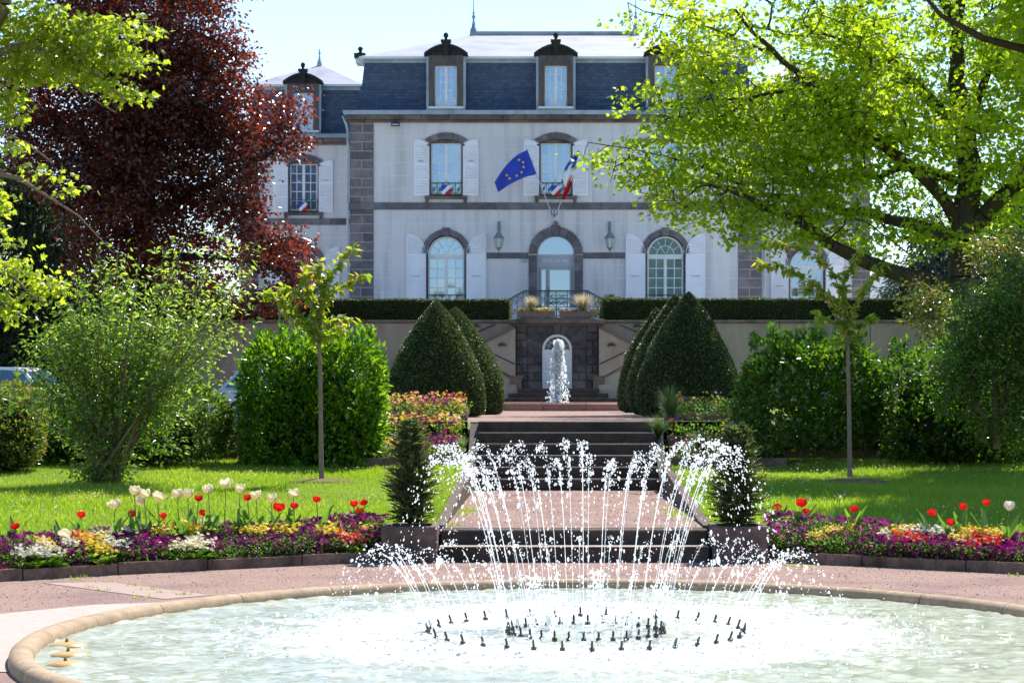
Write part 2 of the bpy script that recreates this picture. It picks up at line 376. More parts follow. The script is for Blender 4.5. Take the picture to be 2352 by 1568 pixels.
# ------------------------------------------------------------------ mesh helpers
class MB:
    """collects simple shapes into one mesh"""
    def __init__(s): s.v = []; s.f = []; s.uv = None
    def add(s, vs, fs):
        o = len(s.v); s.v += [tuple(v) for v in vs]; s.f += [tuple(i + o for i in f) for f in fs]; return s
    def box(s, x0, x1, y0, y1, z0, z1):
        return s.add([(x0, y0, z0), (x1, y0, z0), (x1, y1, z0), (x0, y1, z0), (x0, y0, z1), (x1, y0, z1), (x1, y1, z1), (x0, y1, z1)],
                     [(0, 3, 2, 1), (4, 5, 6, 7), (0, 1, 5, 4), (1, 2, 6, 5), (2, 3, 7, 6), (3, 0, 4, 7)])
    def chbox(s, x0, x1, y0, y1, z0, z1, c=0.015):
        """box whose front (low y) face is chamfered"""
        return s.add([(x0, y0 + c, z0), (x1, y0 + c, z0), (x1, y1, z0), (x0, y1, z0), (x0, y0 + c, z1), (x1, y0 + c, z1), (x1, y1, z1), (x0, y1, z1),
                      (x0 + c, y0, z0 + c), (x1 - c, y0, z0 + c), (x1 - c, y0, z1 - c), (x0 + c, y0, z1 - c)],
                     [(0, 3, 2, 1), (4, 5, 6, 7), (1, 2, 6, 5), (2, 3, 7, 6), (3, 0, 4, 7), (8, 9, 10, 11), (0, 1, 9, 8), (1, 5, 10, 9), (5, 4, 11, 10), (4, 0, 8, 11)])
    def prism(s, poly, y0, y1):
        """polygon in x,z pushed from y0 to y1"""
        n = len(poly)
        vs = [(x, y0, z) for x, z in poly] + [(x, y1, z) for x, z in poly]
        fs = [tuple(range(n)), tuple(range(2 * n - 1, n - 1, -1))]
        fs += [(i, i + n, (i + 1) % n + n, (i + 1) % n) for i in range(n)]
        return s.add(vs, fs)
    def prism_z(s, poly, z0, z1):
        n = len(poly)
        vs = [(x, y, z0) for x, y in poly] + [(x, y, z1) for x, y in poly]
        fs = [tuple(range(n - 1, -1, -1)), tuple(range(n, 2 * n))]
        fs += [(i, (i + 1) % n, (i + 1) % n + n, i + n) for i in range(n)]
        return s.add(vs, fs)
    def strip(s, pts_a, pts_b, y0, y1):
        """solid between two curves in x,z of equal length (arch rings and the like)"""
        n = len(pts_a); vs = []
        for a, b in zip(pts_a, pts_b):
            vs += [(a[0], y0, a[1]), (b[0], y0, b[1]), (b[0], y1, b[1]), (a[0], y1, a[1])]
        fs = [(0, 1, 2, 3), tuple(4 * (n - 1) + k for k in (3, 2, 1, 0))]
        for i in range(n - 1):
            a = 4 * i; b = a + 4
            for k in range(4):
                fs.append((a + k, b + k, b + (k + 1) % 4, a + (k + 1) % 4))
        return s.add(vs, fs)
    def tube(s, pts, r, n=6, cap=True):
        pts = [Vector(p) for p in pts]
        rs = r if isinstance(r, (list, tuple)) else [r] * len(pts)
        o = len(s.v); up = Vector((0.13, 0.21, 1)).normalized()
        for i, p in enumerate(pts):
            d = (pts[min(i + 1, len(pts) - 1)] - pts[max(i - 1, 0)])
            d = d.normalized() if d.length > 1e-9 else Vector((0, 0, 1))
            ref = up if abs(d.dot(up)) < 0.95 else Vector((1, 0, 0))
            u = d.cross(ref).normalized(); w = d.cross(u)
            for k in range(n):
                a = 2 * math.pi * k / n
                s.v.append(tuple(p + (u * math.cos(a) + w * math.sin(a)) * rs[i]))
        for i in range(len(pts) - 1):
            for k in range(n):
                a = o + i * n + k; b = o + i * n + (k + 1) % n
                s.f.append((a, b, b + n, a + n))
        if cap:
            s.f.append(tuple(o + k for k in range(n - 1, -1, -1)))
            e = o + (len(pts) - 1) * n
            s.f.append(tuple(e + k for k in range(n)))
        return s
    def lathe(s, prof, c=(0, 0, 0), n=16):
        o = len(s.v)
        for r, z in prof:
            for k in range(n):
                a = 2 * math.pi * k / n
                s.v.append((c[0] + r * math.cos(a), c[1] + r * math.sin(a), c[2] + z))
        for i in range(len(prof) - 1):
            for k in range(n):
                a = o + i * n + k; b = o + i * n + (k + 1) % n
                s.f.append((a, b, b + n, a + n))
        s.f.append(tuple(o + k for k in range(n - 1, -1, -1)))
        e = o + (len(prof) - 1) * n
        s.f.append(tuple(e + k for k in range(n)))
        return s
    def build(s, name, m, parent=None, smooth=False, loc=None):
        me = bpy.data.meshes.new(name)
        v = s.v
        if loc is not None:
            v = [(a - loc[0], b - loc[1], c - loc[2]) for a, b, c in v]
        me.from_pydata(v, [], s.f)
        me.validate()
        me.materials.append(MATS[m])
        if smooth:
            me.polygons.foreach_set('use_smooth', [True] * len(me.polygons))
        o = bpy.data.objects.new(name, me)
        COL.objects.link(o)
        if parent: o.parent = parent
        if loc is not None: o.location = loc
        return o

def link_copy(o, parent, loc=None, rot=None, name=None):
    c = o.copy(); COL.objects.link(c); c.parent = parent
    if loc is not None: c.location = loc
    if rot is not None: c.rotation_euler = rot
    if name: c.name = name
    return c

def copy_tree(o, parent=None):
    c = o.copy(); COL.objects.link(c); c.parent = parent
    for ch in o.children: copy_tree(ch, c)
    return c

def tag(o, label, cat, group=None):
    o['label'] = label; o['category'] = cat
    if group: o['group'] = group
    return o
def struct(o): o['kind'] = 'structure'; return o
def stuff(o, label=None, cat=None):
    o['kind'] = 'stuff'
    if label: o['label'] = label
    if cat: o['category'] = cat
    return o
def empty(name, loc=(0, 0, 0)):
    """the parts keep world coordinates: the empty sits at the thing's base and the parts are shifted back in fix_parents()"""
    o = bpy.data.objects.new(name, None); COL.objects.link(o); o['_base'] = loc; return o

def mesh_np(name, V, Fc, m, parent=None, rnd=None, smooth=False, attr='rnd'):
    """V (n,3), Fc (k,3|4) -> mesh object; rnd = value per vertex"""
    me = bpy.data.meshes.new(name)
    V = np.ascontiguousarray(V, dtype=np.float32); Fc = np.ascontiguousarray(Fc, dtype=np.int32)
    k = Fc.shape[1]
    me.vertices.add(len(V)); me.vertices.foreach_set('co', V.ravel())
    me.loops.add(Fc.size); me.loops.foreach_set('vertex_index', Fc.ravel())
    me.polygons.add(len(Fc))
    me.polygons.foreach_set('loop_start', np.arange(0, Fc.size, k, dtype=np.int32))
    me.polygons.foreach_set('loop_total', np.full(len(Fc), k, dtype=np.int32))
    if smooth: me.polygons.foreach_set('use_smooth', np.ones(len(Fc), dtype=bool))
    me.update(calc_edges=True)
    if rnd is not None:
        a = me.attributes.new(attr, 'FLOAT', 'POINT')
        a.data.foreach_set('value', np.ascontiguousarray(rnd, dtype=np.float32))
    me.materials.append(MATS[m])
    o = bpy.data.objects.new(name, me); COL.objects.link(o)
    if parent: o.parent = parent
    return o

# leaf outlines: x across, y along, z out of the blade
def T_oval(w=0.42):
    v = np.array([(0, 0, 0), (-w, .45, .10), (0, 1, -.06), (w, .45, .10)], float)
    return v, np.array([(0, 1, 2), (0, 2, 3)])
def T_long(w=0.2):
    v = np.array([(0, 0, 0), (-w, .4, .06), (0, 1, -.12), (w, .4, .06)], float)
    return v, np.array([(0, 1, 2), (0, 2, 3)])
def T_maple():
    pts = [(0, .0), (.22, .02), (.52, .12), (.34, .30), (.62, .56), (.30, .56), (.0, 1.02)]
    full = pts + [(-x, y) for x, y in reversed(pts[1:-1])]
    v = [(0, .33, .06)] + [(x, y, -.10 * abs(x) - .06 * y) for x, y in full]
    n = len(full)
    return np.array(v, float), np.array([(0, 1 + i, 1 + (i + 1) % n) for i in range(n)])
def T_blade(w=0.06):
    return np.array([(-w, 0, 0), (w, 0, 0), (0, 1, .0)], float), np.array([(0, 1, 2)])
def T_flower(n=5):
    v = [(0, 0, -.12)]; f = []
    for i in range(n):
        a = 2 * math.pi * i / n
        for da, rr in ((-.52, .72), (-.25, 1.0), (.25, 1.0), (.52, .72)):
            v.append((math.cos(a + da) * rr, math.sin(a + da) * rr, .05))
        b = 1 + 4 * i
        f += [(0, b, b + 1), (0, b + 1, b + 2), (0, b + 2, b + 3)]
    return np.array(v, float), np.array(f)

def unit(a): return a / np.maximum(np.linalg.norm(a, axis=-1, keepdims=True), 1e-9)

def scatter(T, pos, direc, normal, size, rnd=None):
    """copies of template T at pos (n,3): y axis along direc, z axis near normal"""
    tv, tf = T
    n = len(pos)
    y = unit(direc); x = unit(np.cross(y, normal)); z = np.cross(x, y)
    s = np.broadcast_to(np.asarray(size, float).reshape(-1, 1, 1), (n, 1, 1))
    V = (tv[None, :, 0:1] * x[:, None, :] + tv[None, :, 1:2] * y[:, None, :] + tv[None, :, 2:3] * z[:, None, :]) * s + pos[:, None, :]
    Fc = tf[None] + (np.arange(n) * len(tv))[:, None, None]
    r = RNG.random(n) if rnd is None else rnd
    return V.reshape(-1, 3), Fc.reshape(-1, tf.shape[1]), np.repeat(r, len(tv))

def merge(parts):
    V, Fc, R, o = [], [], [], 0
    for v, f, r in parts:
        V.append(v); Fc.append(f + o); R.append(r); o += len(v)
    return np.vstack(V), np.vstack(Fc), np.concatenate(R)

def rdir(n): return unit(RNG.normal(size=(n, 3)))

def noise3(p, k, seed=0):
    """cheap smooth noise in about -1..1 from a few sines"""
    r = np.random.default_rng(seed); out = np.zeros(len(p))
    for i in range(6):
        d = r.normal(size=3); d /= np.linalg.norm(d)
        out += np.sin(p @ d * k * r.uniform(.6, 1.7) + r.uniform(0, 6.28))
    return out / 3.0

# ------------------------------------------------------------------ trees
def tubes_np(A, B, ra, rb, n=5):
    """separate tapered segments, vectorised"""
    d = unit(B - A); ref = np.tile(np.array([0.2, 0.1, 1.0]), (len(A), 1))
    bad = np.abs((d * unit(ref)).sum(1)) > .95; ref[bad] = (1, 0, 0)
    u = unit(np.cross(d, ref)); w = np.cross(d, u)
    a = np.arange(n) * 2 * np.pi / n
    ring = np.cos(a)[None, :, None] * u[:, None, :] + np.sin(a)[None, :, None] * w[:, None, :]
    V = np.concatenate([A[:, None, :] + ring * ra[:, None, None], B[:, None, :] + ring * rb[:, None, None]], 1)
    k = np.arange(n)
    f = np.stack([k, (k + 1) % n, (k + 1) % n + n, k + n], 1)
    Fc = f[None] + (np.arange(len(A)) * 2 * n)[:, None, None]
    return V.reshape(-1, 3), Fc.reshape(-1, 4)

def skeleton(limbs, tips, wander=0.12, twig=0.006, droop=0.0):
    """limbs: polylines of (x,y,z,r); tips: points that twigs reach. returns segment arrays and the nodes"""
    pos, par, rad = [], [], []
    for L_ in limbs:
        pts = np.array([p[:3] for p in L_], float); rr = [p[3] for p in L_]
        prev = None
        if pos:
            d = np.linalg.norm(np.array(pos) - pts[0], axis=1); prev = int(d.argmin())
        for i in range(len(pts)):
            if i == 0:
                pos.append(pts[0]); par.append(-1 if prev is None else prev); rad.append(rr[0]); prev = len(pos) - 1; continue
            steps = max(1, int(np.linalg.norm(pts[i] - pts[i - 1]) / 0.35))
            for s in range(1, steps + 1):
                t = s / steps
                q = pts[i - 1] * (1 - t) + pts[i] * t
                if t < 1: q = q + RNG.normal(size=3) * 0.03
                pos.append(q); par.append(prev); rad.append(rr[i - 1] * (1 - t) + rr[i] * t); prev = len(pos) - 1
    n_limb = len(pos)
    cap = n_limb + len(tips) * 3
    PA = np.zeros((cap, 3)); PA[:n_limb] = pos
    base = PA[:n_limb]
    order = np.argsort([np.linalg.norm(base - t, axis=1).min() for t in tips]) if len(tips) else []
    cnt = n_limb
    for i in order:
        t = tips[i]
        d = np.linalg.norm(PA[:cnt] - t, axis=1)
        j = int(d.argmin()); a = PA[j]
        steps = 2 if d[j] < 0.8 else 3
        prev = j
        for s in range(1, steps + 1):
            f = s / steps
            q = a * (1 - f) + t * f
            if s < steps: q = q + RNG.normal(size=3) * wander * d[j] * .5 + np.array([0, 0, droop * d[j] * f * (1 - f)])
            PA[cnt] = q; par.append(prev); rad.append(0.0); prev = cnt; cnt += 1
            if cnt >= cap: break
        if cnt >= cap: break
    par = np.array(par[:cnt]); rad = np.array(rad[:cnt])
    load = np.zeros(cnt)
    hasc = np.zeros(cnt, bool); hasc[par[par >= 0]] = True
    load[~hasc] = 1
    for i in range(cnt - 1, -1, -1):
        if par[i] >= 0: load[par[i]] += load[i]
    r2 = twig * np.maximum(load, 1) ** 0.42
    rad = np.where(np.arange(cnt) < n_limb, rad, r2)
    PA = PA[:cnt]
    ok = par >= 0
    A, B = PA[par[ok]], PA[ok]; rb = rad[ok]; ra = np.minimum(rad[par[ok]], rb * 1.6 + .002)
    isl = (np.arange(cnt) < n_limb)[ok]
    ra = np.where(isl & isl, np.where(rad[par[ok]] < rb * 2.2, rad[par[ok]], rb * 1.3), ra)
    return A, B, ra, rb

def blob_points(blobs, n):
    """blobs: (xd, yd, rx, ry, Y, ry_depth) ellipses in picture units with a depth; uniform points inside"""
    w = np.array([b[2] * b[3] * b[5] ** .7 for b in blobs]); w = w / w.sum()
    k = RNG.choice(len(blobs), n, p=w)
    u = rdir(n) * (RNG.random((n, 1)) ** (1 / 2.6))
    B = np.array(blobs, float)[k]
    Y = B[:, 4] + u[:, 1] * B[:, 5]
    Yc = B[:, 4]
    x = CX + (B[:, 0] + u[:, 0] * B[:, 2] - 1261.5) * Yc / F
    z = EYE - (B[:, 1] + u[:, 2] * B[:, 3] - 905) * Yc / F
    return np.stack([x, Y, z], 1)

def leaf_clumps(T, centres, per, spread, size, flat=0.5, up=1.0, droop=0.35, rnd_bias=None):
    n = len(centres) * per
    c = np.repeat(centres, per, 0)
    off = RNG.normal(size=(n, 3)) * np.array([1, 1, flat]) * spread
    p = c + off
    out = unit(off * np.array([1, 1, .4]) + RNG.normal(size=(n, 3)) * spread * .6)
    d = out + np.array([0, 0, -droop]) * RNG.random((n, 1)) * 1.6
    nrm = np.tile(np.array([0, 0, up]), (n, 1)) + RNG.normal(size=(n, 3)) * .75
    r = RNG.random(n)
    if rnd_bias is not None: r = np.clip(r * .6 + np.repeat(rnd_bias, per) * .4, 0, 1)
    return scatter(T, p, d, nrm, size * RNG.uniform(.65, 1.2, n), r)

def make_tree(name, label, limbs, blobs, nclump, per, spread, T, size, leafm, barkm='bark', base=None, flat=.5, droop=.35, twig=.006,
              cat='tree', part='crown', up=1.0, extra_tips=None, keep=None, group=None, holes=0.0, hk=1.2, clip=None, wood='trunk'):
    t = empty(name, base or tuple(limbs[0][0][:3]))
    tag(t, label, cat, group)
    tips = blob_points(blobs, nclump) if blobs else np.zeros((0, 3))
    if holes:
        tips = tips[noise3(tips, hk, 5) > -1 + holes]
    if keep is not None: tips = tips[keep(tips)]
    if extra_tips is not None: tips = np.vstack([tips, extra_tips])
    A, B, ra, rb = skeleton(limbs, tips, twig=twig)
    V, Fc = tubes_np(A, B, ra, rb, 6)
    mesh_np(wood, V, Fc, barkm, t, smooth=True)
    bias = np.clip(noise3(tips, .8, 9) * .35 + .5, 0, 1)
    v, f, r = leaf_clumps(T, tips, per, spread, size, flat, up, droop, bias)
    mesh_np(part, v, f, leafm, t, r)
    return t

def limb(Y0, pts, depth=0.0):
    """polyline of (xd, yd, r) at distance Y0, drifting in depth"""
    n = len(pts)
    return [(X(x, Y0), Y0 + depth * i / max(1, n - 1), Z(y, Y0), r) for i, (x, y, r) in enumerate(pts)]

# ================================================================== SETTING
def sheet(name, poly, z, m, parent=None):
    mb = MB(); mb.add([(x, y, z if not callable(z) else z(x, y)) for x, y in poly], [tuple(range(len(poly)))])
    return struct(mb.build(name, m, parent))

sheet('ground', [(-1500, -600), (1500, -600), (1500, 2500), (-1500, 2500)], -0.45, 'ground')

def kerb_y(x):      # front edge of the flower beds round the basin
    return float(np.interp(abs(x), [1.2, 1.92, 2.42, 3.65, 4.18, 5.18, 6.5, 8, 10], [26.0, 25.86, 25.5, 24.5, 24.1, 23.15, 21.6, 19.5, 16]))
def lawn_z(Y): return 0.25 + 0.038 * (Y - 26)

# plaza of red gravel with a hole for the basin
BC = (0.0, 17.3); RW, RO = 3.58, 3.78
STY = 1.34         # the basin is longer than wide
RC = (0.0, 18.0); RSY = 1.18      # centre and stretch of the nozzle rings
WATER_Z = 0.02
def ring_sheet(name, z, r_in, poly_fn, m, n=96):
    mb = MB(); vs = []
    for k in range(n):
        a = 2 * math.pi * k / n
        c, s_ = math.cos(a), math.sin(a)
        vs.append((BC[0] + c * r_in, BC[1] + s_ * r_in * STY, z)); vs.append((*poly_fn(c, s_), z))
    fs = [(2 * k, 2 * k + 1, (2 * k + 3) % (2 * n), (2 * k + 2) % (2 * n)) for k in range(n)]
    mb.add(vs, fs); return struct(mb.build(name, m))
def big_square(c, s_):
    k = 12.5 / max(abs(c), abs(s_)); return (BC[0] + c * k, BC[1] + s_ * k)
ring_sheet('gravel_plaza', 0.0, RO - .06, big_square, 'gravel')

# pale paving beside the basin and a slab set in the gravel
mb = MB()
def arc_pts(a0, a1, r, n=14): return [(BC[0] + math.cos(math.radians(a0 + (a1 - a0) * i / n)) * r, BC[1] + math.sin(math.radians(a0 + (a1 - a0) * i / n)) * r * STY) for i in range(n + 1)]
pp = arc_pts(128, 200, RO - .03) + [(-9, 16.2), (-9, 18.6), (X(0, 19.7), 19.7), (X(215, 20.5), 20.55)]
mb.add([(x, y, 0.006) for x, y in pp], [tuple(range(len(pp)))])
struct(mb.build('pale_paving', 'pale_paving'))
def gp(xd, yd): Y = EYE * F / (yd - 905); return (X(xd, Y), Y)
sl = MB(); sl.prism_z([gp(378, 1376), gp(483, 1367), gp(250, 1337), gp(100, 1339)], -0.02, 0.005)
struct(sl.build('paving_slab', 'slab'))

# ---- lawns, beds
def lawn(side):
    xs = np.linspace(1.44, 14, 40); mb = MB(); rows = 26
    vs = []; fs = []
    for i, x in enumerate(xs):
        y0 = kerb_y(x) + 1.05
        for j in range(rows):
            y = y0 + (38.75 - y0) * j / (rows - 1)
            vs.append((side * x, y, lawn_z(y) - 0.02 + .015 * math.sin(x * 2.1 + y)))
    for i in range(len(xs) - 1):
        for j in range(rows - 1):
            a = i * rows + j; fs.append((a, a + rows, a + rows + 1, a + 1) if side > 0 else (a, a + 1, a + rows + 1, a + rows))
    mb.add(vs, fs)
    return struct(mb.build('lawn', 'turf', smooth=True))
lawn(-1); lawn(1)
def bed(side):
    xs = np.linspace(1.92, 9, 30); vs = []; fs = []
    for i, x in enumerate(xs):
        y = kerb_y(x)
        for j, (dy, z) in enumerate(((.10, .085), (.45, .18), (.85, .25), (1.12, .22))):
            vs.append((side * x, y + dy, z))
    for i in range(len(xs) - 1):
        for j in range(3):
            a = 4 * i + j; fs.append((a, a + 4, a + 5, a + 1) if side > 0 else (a, a + 1, a + 5, a + 4))
    mb = MB(); mb.add(vs, fs); return struct(mb.build('flower_bed', 'soil', smooth=True))
bed(-1); bed(1)
for side, nm in ((-1, 'left'), (1, 'right')):
    t = empty('bed_kerb', (side * 4, kerb_y(4), 0)); tag(t, 'low brown stone kerb in front of the %s flower bed' % nm, 'kerb')
    x = 1.93
    while x < 8.6:
        L_ = RNG.uniform(.85, 1.05); x1 = min(x + L_ * .86, 9)
        y0, y1 = kerb_y(x), kerb_y(x1 - .012)
        h = .105 + RNG.uniform(-.008, .008)
        nx, ny = (y1 - y0), -(x1 - x); l = math.hypot(nx, ny); nx, ny = -nx / l * .1, -ny / l * .1
        q = [(side * x, y0), (side * (x1 - .012), y1), (side * (x1 - .012 + nx), y1 + abs(ny)), (side * (x + nx), y0 + abs(ny))]
        k = MB(); k.prism_z(q if side > 0 else q[::-1], -.02, h); k.build('kerb_stone', 'kerb', t)
        x = x1

# ---- basin: rim of stones, wall, water
t = empty('fountain_basin', (BC[0], BC[1], 0)); tag(t, 'large round stone fountain basin with rounded pale rim in the foreground', 'fountain basin')
NS = 26
for i in range(NS):
    a0, a1 = 2 * math.pi * i / NS + .0008, 2 * math.pi * (i + 1) / NS - .0008
    prof = [(RW + .01, -.05), (RW, .025), (RW + .010, .062), (RW + .035, .086), (RW + .08, .095), (RW + .125, .09), (RW + .155, .066), (RW + .165, .03), (RW + .165, -.05)]
    mb = MB(); n = 8; vs = []; m_ = len(prof)
    for k in range(n + 1):
        a = a0 + (a1 - a0) * k / n
        vs += [(BC[0] + r * math.cos(a), BC[1] + (r + RW * (STY - 1)) * math.sin(a), z) for r, z in prof]
    fs = []
    for k in range(n):
        for j in range(m_ - 1):
            b = k * m_ + j; fs.append((b, b + 1, b + m_ + 1, b + m_))
    mb.add(vs, fs); mb.build('rim_stone', 'rim_stone', t, smooth=True)
mb = MB(); mb.lathe([(RW + .012, -.35), (RW + .012, .028)], (0, 0, 0), 96); mb.f = mb.f[:-2]; mb.v = [(x + BC[0], y * STY + BC[1], z) for x, y, z in mb.v]
mb.build('basin_wall', 'wet_wall', t, smooth=True)
mb = MB(); mb.lathe([(.01, -.34), (RW + .01, -.34)], (0, 0, 0), 64); mb.v = [(x + BC[0], y * STY + BC[1], z) for x, y, z in mb.v]; mb.build('basin_floor', 'basin_inside', t)

def water():
    h = 0.02; nx = int(2 * RW / h) + 1; ny = int(2 * RW * STY / h) + 1
    gx, gy = np.meshgrid(np.linspace(-RW, RW, nx), np.linspace(-RW * STY, RW * STY, ny))
    edge = np.hypot(gx, gy / STY)
    r = np.hypot(gx, (gy + BC[1] - RC[1]) / RSY)          # distance from the nozzle rings
    R = np.random.default_rng(3)
    z = np.zeros_like(gx)
    for _ in range(60):
        lam = R.uniform(.05, .26); th = R.uniform(0, 6.283); k = 6.283 / lam
        z += np.sin(k * (gx * math.cos(th) + gy * math.sin(th)) + R.uniform(0, 6.28)) * lam * .0046
    for _ in range(170):                                   # round waves from the falling water
        rr = R.uniform(.8, 2.5); a = R.uniform(0, 6.283); cx, cy = rr * math.cos(a), rr * math.sin(a) * RSY + RC[1] - BC[1]
        d = np.hypot(gx - cx, gy - cy); lam = R.uniform(.05, .12)
        z += np.sin(d * 6.283 / lam) * np.exp(-d * d / (.2 ** 2)) * lam * .06
    n1 = R.normal(size=z.shape)
    n1 = (n1 + np.roll(n1, 1, 0) + np.roll(n1, -1, 0) + np.roll(n1, 1, 1) + np.roll(n1, -1, 1)) / 5
    churn = np.exp(-((r - 1.72) / .55) ** 2) + .45 * np.exp(-((r - 1.1) / .35) ** 2)
    z += n1 * .012 * churn
    pts = np.stack([gx.ravel(), gy.ravel(), 0 * gx.ravel()], 1)
    nz = (noise3(pts, 7, 21) + noise3(pts, 17, 22) * .7 + noise3(pts, 37, 23) * .6).reshape(gx.shape)
    wide = np.exp(-(np.clip(r - 1.5, 0, 9) / .75) ** 2) * np.clip((r - .55) / .5, .12, 1)  # real foam plus sun glint painted as a broad white glow
    foam_glint = np.clip((wide * 1.15 - .42 + nz * .30 + n1 * .8), 0, 1)
    foam_glint = np.clip(foam_glint + np.clip((nz * .5 - 1.0) * 2, 0, .4), 0, 1)
    V = np.stack([BC[0] + gx.ravel(), BC[1] + gy.ravel(), WATER_Z + z.ravel()], 1)
    i = np.arange(nx * ny).reshape(ny, nx)
    q = np.stack([i[:-1, :-1].ravel(), i[:-1, 1:].ravel(), i[1:, 1:].ravel(), i[1:, :-1].ravel()], 1)
    rc = edge.ravel()[q].max(1); yq = gy.ravel()[q].max(1); q = q[(rc < RW + .02) & (yq + BC[1] > 13.2)]
    used = np.unique(q); mp = -np.ones(nx * ny, int); mp[used] = np.arange(len(used))
    o = mesh_np('pool_water', V[used], mp[q], 'pool_water', None, foam_glint.ravel()[used], True, 'foam_glint')
    o['kind'] = 'structure'
    # the near end of the basin, below the picture, in one coarse piece
    a = [k for k in np.linspace(math.pi, 2 * math.pi, 60) if BC[1] + RW * STY * math.sin(k) < 13.2]
    poly = [(BC[0] + RW * math.cos(k), BC[1] + RW * STY * math.sin(k), WATER_Z) for k in a]
    MB().add(poly, [tuple(range(len(poly)))]).build('near_water', 'pool_water', o)
water()

# ---- lower steps, planters, path
t = empty('lower_steps', (0, 25.8, 0)); tag(t, 'two wide dark stone steps just behind the basin', 'steps')
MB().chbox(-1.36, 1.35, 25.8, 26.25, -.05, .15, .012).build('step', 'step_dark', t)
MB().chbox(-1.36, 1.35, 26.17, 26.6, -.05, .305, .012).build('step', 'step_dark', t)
MB().box(-1.355, 1.345, 25.806, 26.168, .152, .156).build('tread', 'step_sunlit', t)
for side, nm in ((-1, 'left'), (1, 'right')):
    t = empty('stone_planter', (side * 1.65, 26.1, 0)); tag(t, 'brown stone planter at the %s end of the lower steps' % nm, 'planter')
    x0, x1 = sorted((side * 1.375, side * 1.93))
    m2 = MB(); m2.chbox(x0, x1, 25.72, 25.82, -.03, .36, .012); m2.box(x0, x1, 26.42, 26.5, -.03, .36)
    m2.box(x0, x0 + .07, 25.821, 26.42, -.03, .36); m2.box(x1 - .07, x1, 25.821, 26.42, -.03, .36); m2.build('box', 'planter_stone', t)
    MB().box(x0 + .07, x1 - .07, 25.82, 26.42, .05, .33).build('soil', 'soil', t)
sheet('garden_path', [(-1.33, 26.55), (1.33, 26.55), (1.33, 36.85), (-1.33, 36.85)], .309, 'gravel')
for side, nm in ((-1, 'left'), (1, 'right')):
    t = empty('path_edging', (side * 1.38, 30, .3)); tag(t, 'narrow stone edging along the %s side of the garden path' % nm, 'edging')
    y = 26.5
    while y < 36.7:
        y1 = min(36.78, y + RNG.uniform(.9, 1.2)); x0, x1 = sorted((side * 1.332, side * 1.44))
        za, zb_ = max(.335, lawn_z(y) + .03), max(.335, lawn_z(y1) + .03)
        MB().add([(x0, y, .2), (x1, y, .2), (x1, y1 - .012, .2), (x0, y1 - .012, .2), (x0, y, za), (x1, y, za), (x1, y1 - .012, zb_), (x0, y1 - .012, zb_)], [(0, 3, 2, 1), (4, 5, 6, 7), (0, 1, 5, 4), (1, 2, 6, 5), (2, 3, 7, 6), (3, 0, 4, 7)]).build('edging_stone', 'edging', t); y = y1

# ---- upper flight
t = empty('upper_steps', (0, 36.8, .31)); tag(t, 'flight of six dark stone steps at the end of the garden path', 'steps')
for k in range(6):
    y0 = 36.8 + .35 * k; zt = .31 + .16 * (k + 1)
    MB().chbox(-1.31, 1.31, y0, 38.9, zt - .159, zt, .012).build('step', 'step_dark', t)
    MB().box(-1.3, 1.3, y0 - .006, y0 + .09, zt - .011, zt + .006).build('lit_nosing', 'step_sunlit', t)  # pale strip along the edge, sunlight put into its colour
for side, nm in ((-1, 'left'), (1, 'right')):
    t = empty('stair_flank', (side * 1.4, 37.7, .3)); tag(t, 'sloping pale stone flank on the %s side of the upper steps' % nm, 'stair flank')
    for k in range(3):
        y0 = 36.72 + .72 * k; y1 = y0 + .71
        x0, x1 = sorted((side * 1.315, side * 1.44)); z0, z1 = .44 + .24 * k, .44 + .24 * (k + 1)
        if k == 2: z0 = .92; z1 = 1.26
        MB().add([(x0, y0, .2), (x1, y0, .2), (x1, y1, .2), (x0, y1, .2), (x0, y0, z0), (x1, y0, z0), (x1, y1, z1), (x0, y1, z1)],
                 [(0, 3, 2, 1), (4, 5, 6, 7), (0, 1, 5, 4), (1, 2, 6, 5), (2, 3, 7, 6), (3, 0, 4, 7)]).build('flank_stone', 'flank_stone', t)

# tiers of the sloping flower beds, low wall, upper level
for side, nm in ((-1, 'left'), (1, 'right')):
    t = empty('tiered_bed', (side * 2.3, 38, .6)); tag(t, 'three brown kerbed tiers of the sloping bed %s of the upper steps' % nm, 'flower bed')
    for k in range(3):
        y0 = 36.9 + 1.35 * k; z = .72 + .29 * k; x0, x1 = sorted((side * 1.51, side * 3.15))
        MB().box(x0, x1, y0, y0 + .1, z - .3, z + .05).build('tier_kerb', 'kerb', t)
        MB().add([(x0, y0 + .1, z), (x1, y0 + .1, z), (x1, y0 + 1.36, z + .16), (x0, y0 + 1.36, z + .16)], [(0, 1, 2, 3)]).build('soil', 'soil', t)
    xs = sorted((side * 3.16, side * 16))
    w = empty('low_wall', (side * 9, 38.8, .6)); tag(w, 'low dark wall behind the shrubs at the back of the %s lawn' % nm, 'wall')
    x = xs[0]
    while x < xs[1]:
        x1 = min(x + 1.6, xs[1])
        for z0, z1 in ((.4, .85), (.86, 1.3)):
            MB().chbox(x, x1 - .015, 38.8, 39.05, z0, z1).build('wall_stone', 'kerb', w)
        x = x1
sheet('upper_path', [(-2.9, 38.85), (2.9, 38.85), (2.9, 79), (-2.9, 79)], 1.27, 'gravel')
sheet('upper_lawn', [(2.9, 38.95), (70, 38.95), (70, 84.2), (2.9, 84.2)], 1.262, 'turf')
sheet('side_lawn', [(-4.4, 38.95), (-2.9, 38.95), (-2.9, 84.2), (-4.4, 84.2)], 1.262, 'turf')
sheet('car_park', [(-70, 38.95), (-4.4, 38.95), (-4.4, 84.2), (-70, 84.2)], .9, 'asphalt')
sheet('terrace', [(-90, 84.2), (90, 84.2), (90, 160), (-90, 160)], 4.05, 'pale_ground')

